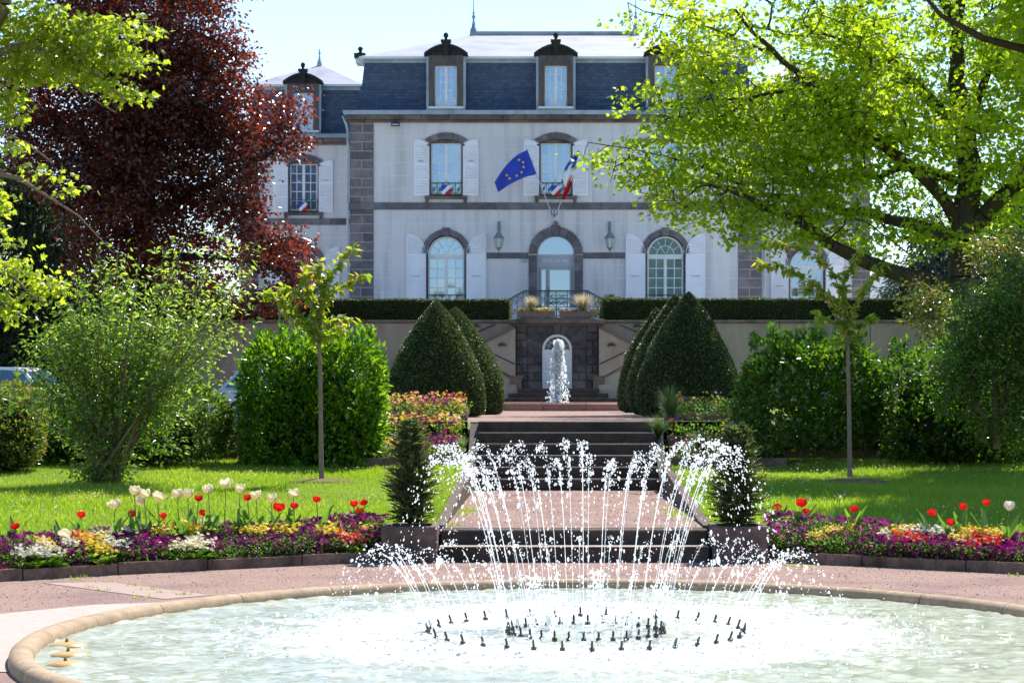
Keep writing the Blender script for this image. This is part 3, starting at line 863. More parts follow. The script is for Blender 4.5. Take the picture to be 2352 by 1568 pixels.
# ---- upper basin
UB = (0.12, 65.0)
t = empty('upper_basin', (UB[0], UB[1], 1.27)); tag(t, 'small round basin with red stone rim at the foot of the niche wall', 'fountain basin')
for i in range(14):
    a0, a1 = 2 * math.pi * i / 14 + .003, 2 * math.pi * (i + 1) / 14 - .003
    prof = [(2.1, 1.2), (2.1, 1.44), (2.13, 1.475), (2.36, 1.475), (2.4, 1.43), (2.36, 1.40), (2.34, 1.2)]
    vs = []; n = 5; m_ = len(prof)
    for k in range(n + 1):
        a = a0 + (a1 - a0) * k / n; vs += [(UB[0] + r * math.cos(a), UB[1] + r * math.sin(a), z) for r, z in prof]
    fs = [(k * m_ + j, k * m_ + j + 1, (k + 1) * m_ + j + 1, (k + 1) * m_ + j) for k in range(n) for j in range(m_ - 1)]
    fs += [tuple(range(m_)), tuple(range((n + 1) * m_ - 1, n * m_ - 1, -1))]
    MB().add(vs, fs).build('rim_stone', 'red_rim', t)
mb = MB(); mb.lathe([(.02, 1.41), (1.0, 1.412), (2.1, 1.41)], (UB[0], UB[1], 0), 48); o = mb.build('basin_water', 'wet_wall', t)

# ---- steps to the niche
t = empty('niche_steps', (0, 78, 1.27)); tag(t, 'four shallow dark steps below the niche door', 'steps')
for k in range(4):
    w = 2.05 - .27 * k; zt = 1.27 + .145 * (k + 1)
    MB().chbox(-w, w + .05, 78 + .5 * k, 84, zt - .144, zt, .015).build('step', 'step_dark', t)
    MB().box(-w + .01, w + .04, 78 + .5 * k + .006, 78 + .5 * k + .2, zt + .002, zt + .006).build('lit_nosing', 'step_sunlit', t)

# ---- retaining wall
t = empty('retaining_wall', (0, 84, .9)); tag(t, 'long beige retaining wall below the clipped hedge of the terrace', 'wall')
for side in (-1, 1):
    x = 1.36
    while x < 34:
        x1 = x + 2.95
        x0_, x1_ = sorted((side * x, side * (x1 - .02)))
        MB().chbox(x0_, x1_, 84.0, 84.5, .8, 3.995, .012).build('wall_panel', 'retaining', t)
        MB().chbox(x0_, x1_, 83.93, 84.55, 4.0, 4.085, .012).build('coping_stone', 'coping', t)
        x = x1

# ---- niche block
NB = 83.3
t = empty('niche', (0, NB, 1.85)); tag(t, 'dark rusticated stone niche wall with white arched door between two stairs', 'niche')
MB().box(-1.34, 1.34, NB + .06, 84.2, 1.8, 3.95).build('backing', 'basalt_joint', t)
SPR, DR = 3.13, .475
for row in range(5):
    z0 = 1.85 + row * .262; z1 = z0 + .25
    for side in (-1, 1):
        for (a, b) in (((.97, 1.33),) if row % 2 else ((.97, 1.145), (1.16, 1.33))):
            x0, x1 = sorted((side * a, side * b)); MB().chbox(x0, x1, NB - .05 - RNG.uniform(0, .03), NB + .06, z0, z1, .03).build('stone', 'niche_stone', t)
        for (a, b) in (((.50, .95),) if row % 2 == 0 else ((.50, .71), (.725, .95))):
            x0, x1 = sorted((side * a, side * b)); MB().chbox(x0, x1, NB - RNG.uniform(0, .025), NB + .06, z0, z1, .03).build('stone', 'niche_stone', t)
for side in (-1, 1):
    for z0, z1, a, b in ((3.165, 3.40, .97, 1.15), (3.165, 3.40, 1.165, 1.33), (3.41, 3.66, .97, 1.33), (3.67, 3.94, .97, 1.33)):
        x0, x1 = sorted((side * a, side * b)); MB().chbox(x0, x1, NB - .05, NB + .06, z0, z1, .03).build('stone', 'niche_stone', t)
for k in range(9):
    a0, a1 = math.pi * k / 9 + .012, math.pi * (k + 1) / 9 - .012
    def lim(a):
        c, s_ = math.cos(a), math.sin(a); r = min(.955 / max(abs(c), 1e-6), .80 / max(s_, 1e-6)); return min(r, 1.5)
    pa = [(DR * 1.06 * math.cos(a), SPR + DR * 1.06 * math.sin(a)) for a in np.linspace(a0, a1, 5)]
    pb = [(lim(a) * math.cos(a), SPR + lim(a) * math.sin(a)) for a in np.linspace(a0, a1, 5)]
    MB().strip(pa, pb, NB - .02 - (.05 if k == 4 else 0), NB + .06).build('voussoir', 'niche_stone', t)
MB().chbox(-1.5, 1.52, NB - .16, 84.3, 3.955, 4.10, .02).build('cap', 'coping', t)
MB().chbox(-1.42, 1.44, NB - .08, 83.9, 3.9, 3.953, .02).build('cap_moulding', 'flower_box', t)
# door and fanlight
d = MB(); d.box(-.44, .44, NB + .02, NB + .05, 1.86, SPR - .01); door = d.build('door', 'white_paint', t)
for side in (-1, 1):
    for z0, z1 in ((1.98, 2.4), (2.47, 3.0)):
        x0, x1 = sorted((side * .05, side * .37)); MB().chbox(x0, x1, NB, NB + .019, z0, z1, .012).build('door_panel', 'white_paint', door)
MB().strip([(.475 * math.cos(a), SPR + .475 * math.sin(a)) for a in np.linspace(0, math.pi, 19)], [(.40 * math.cos(a), SPR + .40 * math.sin(a)) for a in np.linspace(0, math.pi, 19)], NB - .01, NB + .05).build('arch_frame', 'white_paint', t)
MB().box(-.475, -.441, NB - .01, NB + .05, 1.86, SPR).build('jamb', 'white_paint', t); MB().box(.441, .475, NB - .01, NB + .05, 1.86, SPR).build('jamb', 'white_paint', t)
MB().prism([(.40 * math.cos(a), SPR + .40 * math.sin(a)) for a in np.linspace(0, math.pi, 19)], NB + .035, NB + .05).build('fanlight_glass', 'dark_metal', t)
fl = MB()
for k in range(1, 8):
    a = math.pi * k / 8; fl.tube([(.08 * math.cos(a), NB + .02, SPR + .08 * math.sin(a)), (.4 * math.cos(a), NB + .02, SPR + .4 * math.sin(a))], .006, 4)
for rr in (.14, .27): fl.tube([(rr * math.cos(a), NB + .02, SPR + rr * math.sin(a)) for a in np.linspace(0, math.pi, 15)], .006, 4)
for k in range(8):
    a = math.pi * (k + .5) / 8; c = (.33 * math.cos(a), NB + .02, SPR + .33 * math.sin(a))
    fl.tube([(c[0] + .045 * math.cos(b), NB + .02, c[2] + .045 * math.sin(b)) for b in np.linspace(0, 6.28, 10)], .005, 4)
fl.build('fanlight_grille', 'white_paint', t)

# ---- double stair beside the niche
for side, nm in ((-1, 'left'), (1, 'right')):
    sg = lambda pts: [(side * x, z) for x, z in pts] if side > 0 else [(side * x, z) for x, z in pts][::-1]
    t = empty('terrace_stair', (side * 2, 82.5, 1.3)); tag(t, 'beige rendered stair wall with dark handrails on the %s of the niche' % nm, 'stair')
    MB().prism(sg([(1.345, 1.3), (3.6, 1.3), (3.6, 3.16), (2.49, 3.24), (1.345, 3.80)]), 82.9, 83.9).build('upper_stair_wall', 'stair_render', t)
    MB().prism(sg([(1.345, 3.802), (2.49, 3.242), (3.6, 3.162), (3.6, 3.23), (2.5, 3.31), (1.345, 3.875)]), 82.84, 83.95).build('upper_coping', 'coping', t)
    MB().prism(sg([(1.13, 1.2), (4.2, 1.2), (4.2, 3.2), (3.3, 3.1), (1.95, 2.46), (1.48, 2.20), (1.13, 2.20)]), 81.2, 81.55).build('lower_stair_wall', 'stair_render', t)
    MB().prism(sg([(1.1, 2.202), (1.48, 2.202), (1.955, 2.462), (3.3, 3.102), (4.2, 3.202), (4.2, 3.26), (3.3, 3.165), (1.94, 2.525), (1.47, 2.262), (1.1, 2.262)]), 81.15, 81.6).build('lower_coping', 'coping', t)
    for z0, z1, w in ((1.86, 1.98, .16), (1.99, 2.18, .36)):
        x0, x1 = sorted((side * 1.128, side * (1.13 + w))); MB().chbox(x0, x1, 81.17, 81.3, z0, z1, .01).build('corner_stone', 'flower_box', t)
    MB().tube([(side * 2.55, 82.7, Z(795, 82.7)), (side * 1.36, 82.7, Z(836, 82.7))], .022, 8).build('handrail', 'dark_metal', t)
    MB().tube([(side * 2.0, 83.85, Z(744, 83.85)), (side * 2.9, 83.85, Z(772, 83.85))], .022, 8).build('handrail', 'dark_metal', t)
    for k, (x, y, Y, w) in enumerate(((X(1404, 82.8) if side > 0 else X(1153, 82.8), 795, 82.86, 'lower'), (X(1463, 83.9) if side > 0 else X(1092, 83.9), 752, 83.96, 'upper'))):
        l = empty('wall_light', (x, Y, Z(y, Y))); tag(l, 'black half round wall light, the %s one on the %s stair of the niche' % (w, nm), 'wall light')
        z = Z(y, Y); m2 = MB(); m2.prism([(x + .13 * math.cos(a), z + .12 * math.sin(a)) for a in np.linspace(0, math.pi, 13)], Y - .09, Y)
        m2.build('shade', 'dark_metal', l); MB().box(x - .1, x + .1, Y - .07, Y, z - .015, z - .001).build('diffuser', 'lamp_glass', l)

# ================================================================== TOWN HALL
HOUSE = empty('town_hall', (0, 100, 4.05))
tag(HOUSE, 'grand pale town hall with dark stone quoins and blue slate mansard roof', 'building')
HY, WY = 100.0, 109.0
ZS0, ZS1 = 8.82, 9.10          # string course
ZW = 12.19                     # wall top
BAYS = (-4.25, 0.0, 4.25)

def arch_top(cx, R, spring):
    return lambda x: spring + math.sqrt(max(R * R - (x - cx) ** 2, 0))
def seg_top(cx, hw, z_end, z_mid):
    return lambda x: z_end + (z_mid - z_end) * (1 - ((x - cx) / hw) ** 2)

def pieces(x0, x1, z0, z1, ops):
    """cell minus openings -> list of quads (xa, xb, za_a, za_b, zb_a, zb_b)"""
    br = {x0, x1}
    for a, b, zb, zt in ops:
        if b <= x0 or a >= x1: continue
        n = max(2, int((b - a) / .07))
        for i in range(n + 1):
            x = a + (b - a) * i / n
            if x0 < x < x1: br.add(x)
    br = sorted(br); out = []
    for xa, xb in zip(br[:-1], br[1:]):
        if xb - xa < 1e-4: continue
        xm = (xa + xb) / 2; hit = None
        for op in ops:
            if op[0] < xm < op[1]: hit = op
        if not hit: out.append((xa, xb, z0, z0, z1, z1)); continue
        a, b, zb, zt = hit
        if zb > z0: out.append((xa, xb, z0, z0, min(z1, zb), min(z1, zb)))
        ta, tb = max(z0, zt(max(xa, a + 1e-6))), max(z0, zt(min(xb, b - 1e-6)))
        if min(ta, tb) < z1: out.append((xa, xb, min(ta, z1), min(tb, z1), z1, z1))
    return out

def cell(mb, x0, x1, y0, y1, z0, z1, ops):
    near = [o for o in ops if o[1] > x0 and o[0] < x1 and o[2] < z1 and o[3]((o[0] + o[1]) / 2) > z0]
    if not near:
        mb.box(x0, x1, y0, y1, z0, z1); return
    for xa, xb, a0, a1, b0, b1 in pieces(x0, x1, z0, z1, near):
        mb.prism([(xa, a0), (xb, a1), (xb, b1), (xa, b0)], y0, y1)

def wall(parent, x0, x1, y, ops, separate=True, bw=.93, bh=.505):
    w = MB(); cell(w, x0, x1, y, y + .4, 3.9, 8.95, [o for o in ops if o[2] < 6]); cell(w, x0, x1, y, y + .4, 8.95, ZW + .2, [o for o in ops if o[2] > 6])
    wo_ = w.build('wall', 'wall_joint', parent)
    zones = ((4.05, ZS0, 0), (ZS1, ZW, 1)); joined = MB()
    for z0, z1, ph in zones:
        rows = max(1, round((z1 - z0) / bh)); h = (z1 - z0) / rows
        for r in range(rows):
            off = (r % 2) * bw / 2 + ph * .2
            xs = [x0] + [v for v in np.arange(x0 - bw + off + .3, x1, bw) if x0 + .12 < v < x1 - .12] + [x1]
            for a, b in zip(xs[:-1], xs[1:]):
                m2 = joined if not separate else MB(); n0 = len(m2.v)
                cell(m2, a + .011, b - .011, y - .006, y - .0005, z0 + r * h + .011, z0 + (r + 1) * h - .011, ops)
                if separate and len(m2.v) > n0: m2.build('block', 'render_wall', wo_)
    if not separate:
        stuff(joined.build('blocks', 'render_wall', wo_))
    return wo_

def ops_for(bays, door):
    o = []
    for b in bays:
        o.append((b - .64, b + .64, 9.36, seg_top(b, .64, 11.40, 11.58)))
        o.append((b - .74, b + .74, 4.6 if not (door and b == 0) else 4.55, arch_top(b, .74, 7.11)))
    return o

wall(HOUSE, -7.06, 7.06, HY, ops_for(BAYS, True))
wall(HOUSE, -12.55, -8.02, WY, ops_for((-10.64,), False), False)
wall(HOUSE, 8.02, 12.55, WY, ops_for((10.64,), False), False)
for a_ in ((-7.98, -7.6, HY + .4, 118), (7.6, 7.98, HY + .4, 118), (-12.85, 12.85, 117.6, 117.95), (-13.25, -12.9, WY + .43, 118), (12.9, 13.25, WY + .43, 118)): MB().box(*a_, 3.9, 12.3).build('side_wall', 'render_wall', HOUSE)
for a_, b_, y_ in ((-7.5, 7.5, HY), (-12.8, -8.1, WY), (8.1, 12.8, WY)): MB().box(a_, b_, y_ + .75, y_ + .8, 4, 12.2).build('inner_wall', 'interior', HOUSE)

def pier(x0, x1, y):
    MB().box(x0, x1, y - .042, y + .42, 3.95, ZW).build('pier', 'basalt_joint', HOUSE)
    h = .352; z = 4.05; k = 0
    while z < ZW - .02:
        z1 = min(z + h, ZW)
        if z1 > ZS0 - .02 and z < ZS1: pass
        cuts = [x0 - .01, x1 + .01] if k % 2 else [x0 - .01, (x0 + x1) / 2 + RNG.uniform(-.04, .04), x1 + .01]
        for a, b in zip(cuts[:-1], cuts[1:]):
            MB().chbox(a + .013, b - .013, y - .05, y + .2, z + .013, z1 - .013, .012).build('quoin', 'basalt', HOUSE)
        z = z1; k += 1
pier(-7.99, -7.07, HY); pier(7.07, 7.99, HY); pier(-13.3, -12.56, WY); pier(12.56, 13.3, WY)

def band(x0, x1, y, z0, z1, m, name, proud=.06, step=1.35):
    x = x0
    while x < x1 - .05:
        b = min(x1, x + step * RNG.uniform(.75, 1.25))
        if x1 - b < .3: b = x1
        MB().chbox(x + .006, b - .006, y - proud, y + .1, z0, z1, .01).build(name, m, HOUSE); x = b
for x0, x1, y in ((-7.06, 7.06, HY), (-12.55, -8.02, WY), (8.02, 12.55, WY)):
    band(x0, x1, y, ZS0 + .004, ZS1 - .004, 'basalt', 'string_stone')
for x0, x1 in ((-8.02, -7.03), (7.03, 8.02)): MB().chbox(x0, x1, HY - .09, HY + .1, ZS0 + .003, ZS1 - .003, .012).build('string_stone', 'basalt', HOUSE)
band(-2.68, -1.06, HY, 6.93, 7.16, 'basalt', 'band_stone', .05, .6); band(1.06, 2.68, HY, 6.93, 7.16, 'basalt', 'band_stone', .05, .6)

def cornice(x0, x1, y):
    band(x0 + .08, x1 - .08, y, ZW + .003, ZW + .11, 'cornice_stone', 'cornice_bracket', .14, .62)
    band(x0, x1, y, ZW + .112, ZW + .285, 'cornice_stone', 'cornice_stone', .26, .95)
    g = MB(); g.prism([(0, 0)] * 0 or [(x0 - .05, ZW + .288), (x1 + .05, ZW + .288), (x1 + .1, ZW + .45), (x0 - .1, ZW + .45)], y - .36, y + .3)
    g.build('gutter', 'zinc', HOUSE)
cornice(-8.15, 8.15, HY); cornice(-13.45, -8.05, WY); cornice(8.05, 13.45, WY)

# ---- roofs
def uv_mesh(name, quads, m, parent):
    me = bpy.data.meshes.new(name); vs, fs, uvs = [], [], []
    for q in quads:
        o = len(vs); q = [Vector(p) for p in q]; vs += [tuple(p) for p in q]; fs.append(tuple(range(o, o + len(q))))
        u = (q[1] - q[0]).normalized(); nrm = (q[1] - q[0]).cross(q[2] - q[0]).normalized(); v = nrm.cross(u)
        uvs += [((p - q[0]).dot(u) + q[0].dot(u), (p - q[0]).dot(v) + q[0].z * 1.02) for p in q]
    me.from_pydata(vs, [], fs); l = me.uv_layers.new(name='UVMap')
    l.data.foreach_set('uv', [c for p in uvs for c in p])
    me.materials.append(MATS[m]); o = bpy.data.objects.new(name, me); COL.objects.link(o); o.parent = parent; return o

def mansard(x0, x1, y0, y1, ridge, z_top):
    prof = [(-.05, 12.66), (.08, 12.84), (.2, 13.15), (.3, 13.6), (.40, 14.55)]
    quads = []
    def rect(o, z): return [(x0 + o, y0 + o, z), (x1 - o, y0 + o, z), (x1 - o, y1 - o, z), (x0 + o, y1 - o, z)]
    for (o0, z0), (o1, z1) in zip(prof[:-1], prof[1:]):
        a, b = rect(o0, z0), rect(o1, z1)
        for k in range(4): quads.append((a[k], a[(k + 1) % 4], b[(k + 1) % 4], b[k]))
    uv_mesh('mansard_slope', quads, 'slate', HOUSE)
    z = MB(); r = .36
    z.box(x0 + r, x1 - r, y0 + r, y1 - r, 14.552, 14.70); z.build('lead_band', 'zinc', HOUSE)
    r = .2; g = MB(); g.box(x0 + r, x1 - r, y0 + r, y1 - r, 14.703, 14.79); g.build('upper_gutter', 'far_white', HOUSE)
    e = [(x0 + .24, y0 + .24, 14.793), (x1 - .24, y0 + .24, 14.793), (x1 - .24, y1 - .24, 14.793), (x0 + .24, y1 - .24, 14.793)]
    ra, rb = ridge
    q = [(e[0], e[1], rb, ra), (e[1], e[2], rb), (e[2], e[3], ra, rb), (e[3], e[0], ra)]
    uv_mesh('upper_slope', q, 'glare_roof', HOUSE)
mansard(-7.85, 7.85, 100.02, 117.9, ((-3.47, 109, 16.83), (3.42, 109, 16.83)), 16.8)
mansard(-13.2, -7.9, 109.02, 117.8, ((-10.55, 113.4, 16.1), (-10.2, 113.4, 16.1)), 16.1)
mansard(7.9, 13.2, 109.02, 117.8, ((10.2, 113.4, 16.1), (10.55, 113.4, 16.1)), 16.1)
MB().tube([(-3.5, 109, 16.9), (3.45, 109, 16.9)], .11, 8).build('ridge_cap', 'zinc', HOUSE)
def finial(x, y, z, s, rod=True):
    m2 = MB(); m2.lathe([(.27 * s, -.15 * s), (.25 * s, .0), (.17 * s, .45 * s), (.12 * s, .5 * s), (.05 * s, .95 * s), (.1 * s, 1.05 * s), (.11 * s, 1.12 * s), (.04 * s, 1.2 * s), (.07 * s, 1.3 * s), (.03 * s, 1.38 * s), (.012 * s, (2.9 if rod else 1.5) * s)], (x, y, z), 10)
    m2.build('finial', 'zinc', HOUSE, smooth=True)
finial(-3.45, 109, 16.75, .78); finial(3.4, 109, 16.75, .78); finial(-10.35, 113.4, 16.05, .55, False); finial(10.35, 113.4, 16.05, .55, False)

# ---- windows
PANE = {}
def pane(w, h):
    k = (round(w, 3), round(h, 3))
    if k not in PANE:
        me = bpy.data.meshes.new('pane')
        MBv = MB().box(-w / 2, w / 2, -.003, .003, -h / 2, h / 2)
        me.from_pydata(MBv.v, [], MBv.f); me.materials.append(MATS['window_glass']); PANE[k] = me
    return PANE[k]
def put_pane(parent, x, y, z, w, h, tilt=.006):
    o = bpy.data.objects.new('pane', pane(w, h)); COL.objects.link(o); o.parent = parent
    o.location = (x, y, z); o.rotation_euler = (RNG.normal() * tilt, 0, RNG.normal() * tilt); return o

def casement(cx, y, hw, z0, z1, rows, name='window', fr=.06, bar=.034, mid=.06):
    """two leaves of two panes across"""
    f = MB()
    f.box(cx - hw, cx - hw + fr, y, y + .06, z0, z1); f.box(cx + hw - fr, cx + hw, y, y + .06, z0, z1)
    f.box(cx - hw + fr, cx + hw - fr, y, y + .06, z1 - fr, z1); f.box(cx - hw + fr, cx + hw - fr, y, y + .06, z0, z0 + fr * 1.3)
    f.box(cx - mid, cx + mid, y - .01, y + .06, z0 + fr * 1.3, z1 - fr)
    w = (hw - fr - mid - bar) / 2; zi0, zi1 = z0 + fr * 1.3, z1 - fr
    h = (zi1 - zi0 - bar * (rows - 1)) / rows; xs = []
    for s in (-1, 1):
        a = cx + (mid if s > 0 else -hw + fr)
        f.box(a + w, a + w + bar, y + .01, y + .05, zi0, zi1)
        xs += [a + w / 2, a + w + bar + w / 2]
        for r in range(1, rows):
            zz = zi0 + r * h + (r - 1) * bar; f.box(a, a + w, y + .012, y + .05, zz, zz + bar); f.box(a + w + bar, a + 2 * w + bar, y + .012, y + .05, zz, zz + bar)
    win = f.build(name, 'white_paint', HOUSE)
    for x in xs:
        for r in range(rows): put_pane(win, x, y + .035, zi0 + r * (h + bar) + h / 2, w, h)
    return win

def shutter(cx, side, y, a, b, z0, z_in, z_out, round_top, panels):
    """leaf folded back on the wall; a..b is its span measured from the window centre"""
    n = 12; top = []
    for i in range(n + 1):
        t_ = i / n
        z = z_in + (z_out - z_in) * (math.sqrt(max(0, 1 - (1 - t_) ** 2)) if round_top else 1 - (1 - t_) ** 2)
        top.append((cx + side * (a + (b - a) * t_), z))
    poly = [(cx + side * a, z0)] + top + [(cx + side * b, z0)]
    if side > 0: poly = poly[::-1]
    sh = MB().prism(poly, y - .05, y - .02).build('shutter', 'shutter_paint', HOUSE)
    st = MB(); w = .075
    x0, x1 = a, b
    def bx(u0, u1, z_0, z_1, d=.062):
        p, q = sorted((cx + side * u0, cx + side * u1)); st.box(p, q, y - d, y - .0502, z_0, z_1)
    bx(a, a + w, z0, z_in); bx(b - w, b, z0, z_out - .07)
    bx(a + w, b - w, z0, z0 + .09)
    rails, louvres = panels
    for z in rails: bx(a + w, b - w, z - .04, z + .04)
    # curved top rail
    ca = [(p[0], p[1] - .001) for p in top]; cb = [(p[0], p[1] - .085) for p in top]
    st.strip(ca, cb, y - .062, y - .0502)
    st.build('stile', 'shutter_paint', sh)
    sl_ = MB()
    for l0, l1, curved in louvres:
        z = l0
        while z < l1:
            u0, u1 = a + w + .005, b - w - .005
            if curved:
                t_ = 0
                while t_ < 1 and z + .05 > z_in + (z_out - z_in) * math.sqrt(max(0, 1 - (1 - t_) ** 2)) - .09: t_ += .02
                u0 = max(u0, a + (b - a) * t_)
            if u1 - u0 > .05:
                p, q = sorted((cx + side * u0, cx + side * u1))
                sl_.add([(p, y - .053, z), (q, y - .053, z), (q, y - .085, z + .012), (p, y - .085, z + .012), (p, y - .0525, z + .05), (q, y - .0525, z + .05)], [(0, 1, 2, 3), (3, 2, 5, 4)])
            z += .085
    if sl_.v: sl_.build('louvres', 'shutter_paint', sh)
    hb = MB(); zz = panels[0][len(panels[0]) // 2] if panels[0] else z0 + 1
    p, q = sorted((cx + side * (a + .22), cx + side * (b - .2))); hb.box(p, q, y - .075, y - .0645, zz + .09, zz + .105); hb.build('latch', 'dark_metal', sh)

def voussoirs(cx, y, r0, r1, zc, n, a0=0, a1=math.pi, proud=.05, key=True, m='basalt'):
    for k in range(n):
        b0, b1 = a0 + (a1 - a0) * k / n + .008, a0 + (a1 - a0) * (k + 1) / n - .008
        kk = key and k == n // 2
        ro = r1 + (.06 if kk else 0); ri = r0 - (.03 if kk else 0)
        A = [(cx + ri * math.cos(t_), zc + ri * math.sin(t_)) for t_ in np.linspace(b0, b1, 5)]; B = [(cx + ro * math.cos(t_), zc + ro * math.sin(t_)) for t_ in np.linspace(b0, b1, 5)]
        MB().strip(A, B, y - proud - (.04 if kk else 0), y + .2).build('voussoir', m, HOUSE)

def iron_panel(cx, y, hw, z0, z1, name='balconette'):
    g = MB(); g.tube([(cx - hw, y, z1), (cx + hw, y, z1)], .016, 6); g.tube([(cx - hw, y, z0 + .03), (cx + hw, y, z0 + .03)], .012, 6)
    n = 5; w = 2 * hw / n; h = z1 - z0
    for k in range(n + 1): g.tube([(cx - hw + k * w, y, z0), (cx - hw + k * w, y, z1)], .009, 4)
    for k in range(n):
        xm = cx - hw + (k + .5) * w
        for s in (-1, 1):
            pts = []
            for i in range(16):
                t_ = i / 15; r = w * .42 * (1 - .75 * t_); an = t_ * 8.2
                pts.append((xm + s * (.01 + r * .5 * math.sin(an)), y, z0 + h * .52 + s * (h * .05 + r * .9 * math.cos(an) * .9)))
            g.tube(pts, .008, 4)
        g.tube([(xm - w * .45, y, z0 + .04), (xm, y, z0 + h * .5), (xm + w * .45, y, z1 - .02)], .007, 4)
    return g.build(name, 'ironwork', HOUSE)

def upper_window(cx, y):
    casement(cx, y + .14, .585, 9.42, 11.42, 5)
    MB().box(cx - .66, cx - .605, y - .012, y + .3, 9.36, 11.42).build('jamb', 'basalt', HOUSE); MB().box(cx + .605, cx + .66, y - .012, y + .3, 9.36, 11.42).build('jamb', 'basalt', HOUSE)
    # flat arched head in wedge stones
    n = 7; zf = lambda x: 11.53 + .285 * (1 - (x / .85) ** 2)
    zi = lambda x: 11.40 + .16 * (1 - (x / .64) ** 2)
    for k in range(n):
        u0, u1 = -1 + 2 * k / n, -1 + 2 * (k + 1) / n
        A = [(cx + .64 * u, zi(.64 * u)) for u in np.linspace(u0 + .012, u1 - .012, 4)]; B = [(cx + .85 * u, zf(.85 * u)) for u in np.linspace(u0 + .012, u1 - .012, 4)]
        MB().strip(A, B, y - .05, y + .13).build('voussoir', 'basalt', HOUSE)
    MB().box(cx - .64, cx + .64, y + .1, y + .28, 11.40, 11.6).build('head_stone', 'cornice_stone', HOUSE)
    MB().chbox(cx - .82, cx + .82, y - .14, y + .3, 9.23, 9.36, .015).build('sill', 'coping', HOUSE)
    for s in (-1, 1): MB().box(*sorted((cx + s * .68, cx + s * .8)), y - .09, y + .05, 9.105, 9.225).build('sill_bracket', 'coping', HOUSE)
    for s in (-1, 1): shutter(cx, s, y, .655, 1.25, 9.36, 11.36, 11.56, False, ([9.98, 10.6], [(9.47, 9.92, False), (10.03, 10.54, False), (10.66, 11.28, False)]))
    iron_panel(cx, y - .1, .6, 9.37, 9.86)

def ground_window(cx, y):
    casement(cx, y + .16, .70, 4.62, 6.98, 6)
    f = MB(); f.box(cx - .70, cx + .70, y + .14, y + .22, 6.983, 7.1); R0 = .70
    f.strip([(cx + R0 * math.cos(a), 7.1 + R0 * math.sin(a)) for a in np.linspace(0, math.pi, 21)], [(cx + .63 * math.cos(a), 7.1 + .63 * math.sin(a)) for a in np.linspace(0, math.pi, 21)], y + .15, y + .22)
    f.strip([(cx + .345 * math.cos(a), 7.1 + .345 * math.sin(a)) for a in np.linspace(0, math.pi, 15)], [(cx + .32 * math.cos(a), 7.1 + .32 * math.sin(a)) for a in np.linspace(0, math.pi, 15)], y + .165, y + .215)
    for k in range(1, 6):
        a = math.pi * k / 6; r0_ = .05 if k % 2 == 0 else .34
        f.tube([(cx + r0_ * math.cos(a), y + .19, 7.1 + r0_ * math.sin(a)), (cx + .64 * math.cos(a), y + .19, 7.1 + .64 * math.sin(a))], .014, 5)
    fan = f.build('fanlight', 'white_paint', HOUSE)
    for k in range(6):
        b = np.linspace(math.pi * k / 6, math.pi * (k + 1) / 6, 5)
        MB().strip([(cx + .325 * math.cos(a), 7.1 + .325 * math.sin(a)) for a in b], [(cx + .64 * math.cos(a), 7.1 + .64 * math.sin(a)) for a in b], y + .19 + .001 * k, y + .195 + .001 * k).build('pane', 'window_glass', fan)
    for k in range(3):
        b = np.linspace(math.pi * k / 3, math.pi * (k + 1) / 3, 6)
        MB().strip([(cx + .01 * math.cos(a), 7.1 + .01 * math.sin(a)) for a in b], [(cx + .325 * math.cos(a), 7.1 + .325 * math.sin(a)) for a in b], y + .19, y + .195).build('pane', 'window_glass', fan)
    voussoirs(cx, y, .735, .955, 7.11, 9)
    for s in (-1, 1):
        z = 4.6
        while z < 7.08:
            MB().box(*sorted((cx + s * .735, cx + s * .80)), y - .02, y + .25, z + .006, min(z + .5, 7.1)).build('jamb_stone', 'basalt', HOUSE); z += .51
    for s in (-1, 1): shutter(cx, s, y, .785, 1.54, 4.62, 7.13, 7.90, True, ([5.0, 5.55, 6.15, 7.08], [(7.14, 7.8, True)]))
    iron_panel(cx, y - .02, .72, 4.62, 5.52)

for b in BAYS: upper_window(b, HY)
for b in (-10.64, 10.64): upper_window(b, WY); ground_window(b, WY)
ground_window(-4.25, HY); ground_window(4.25, HY)

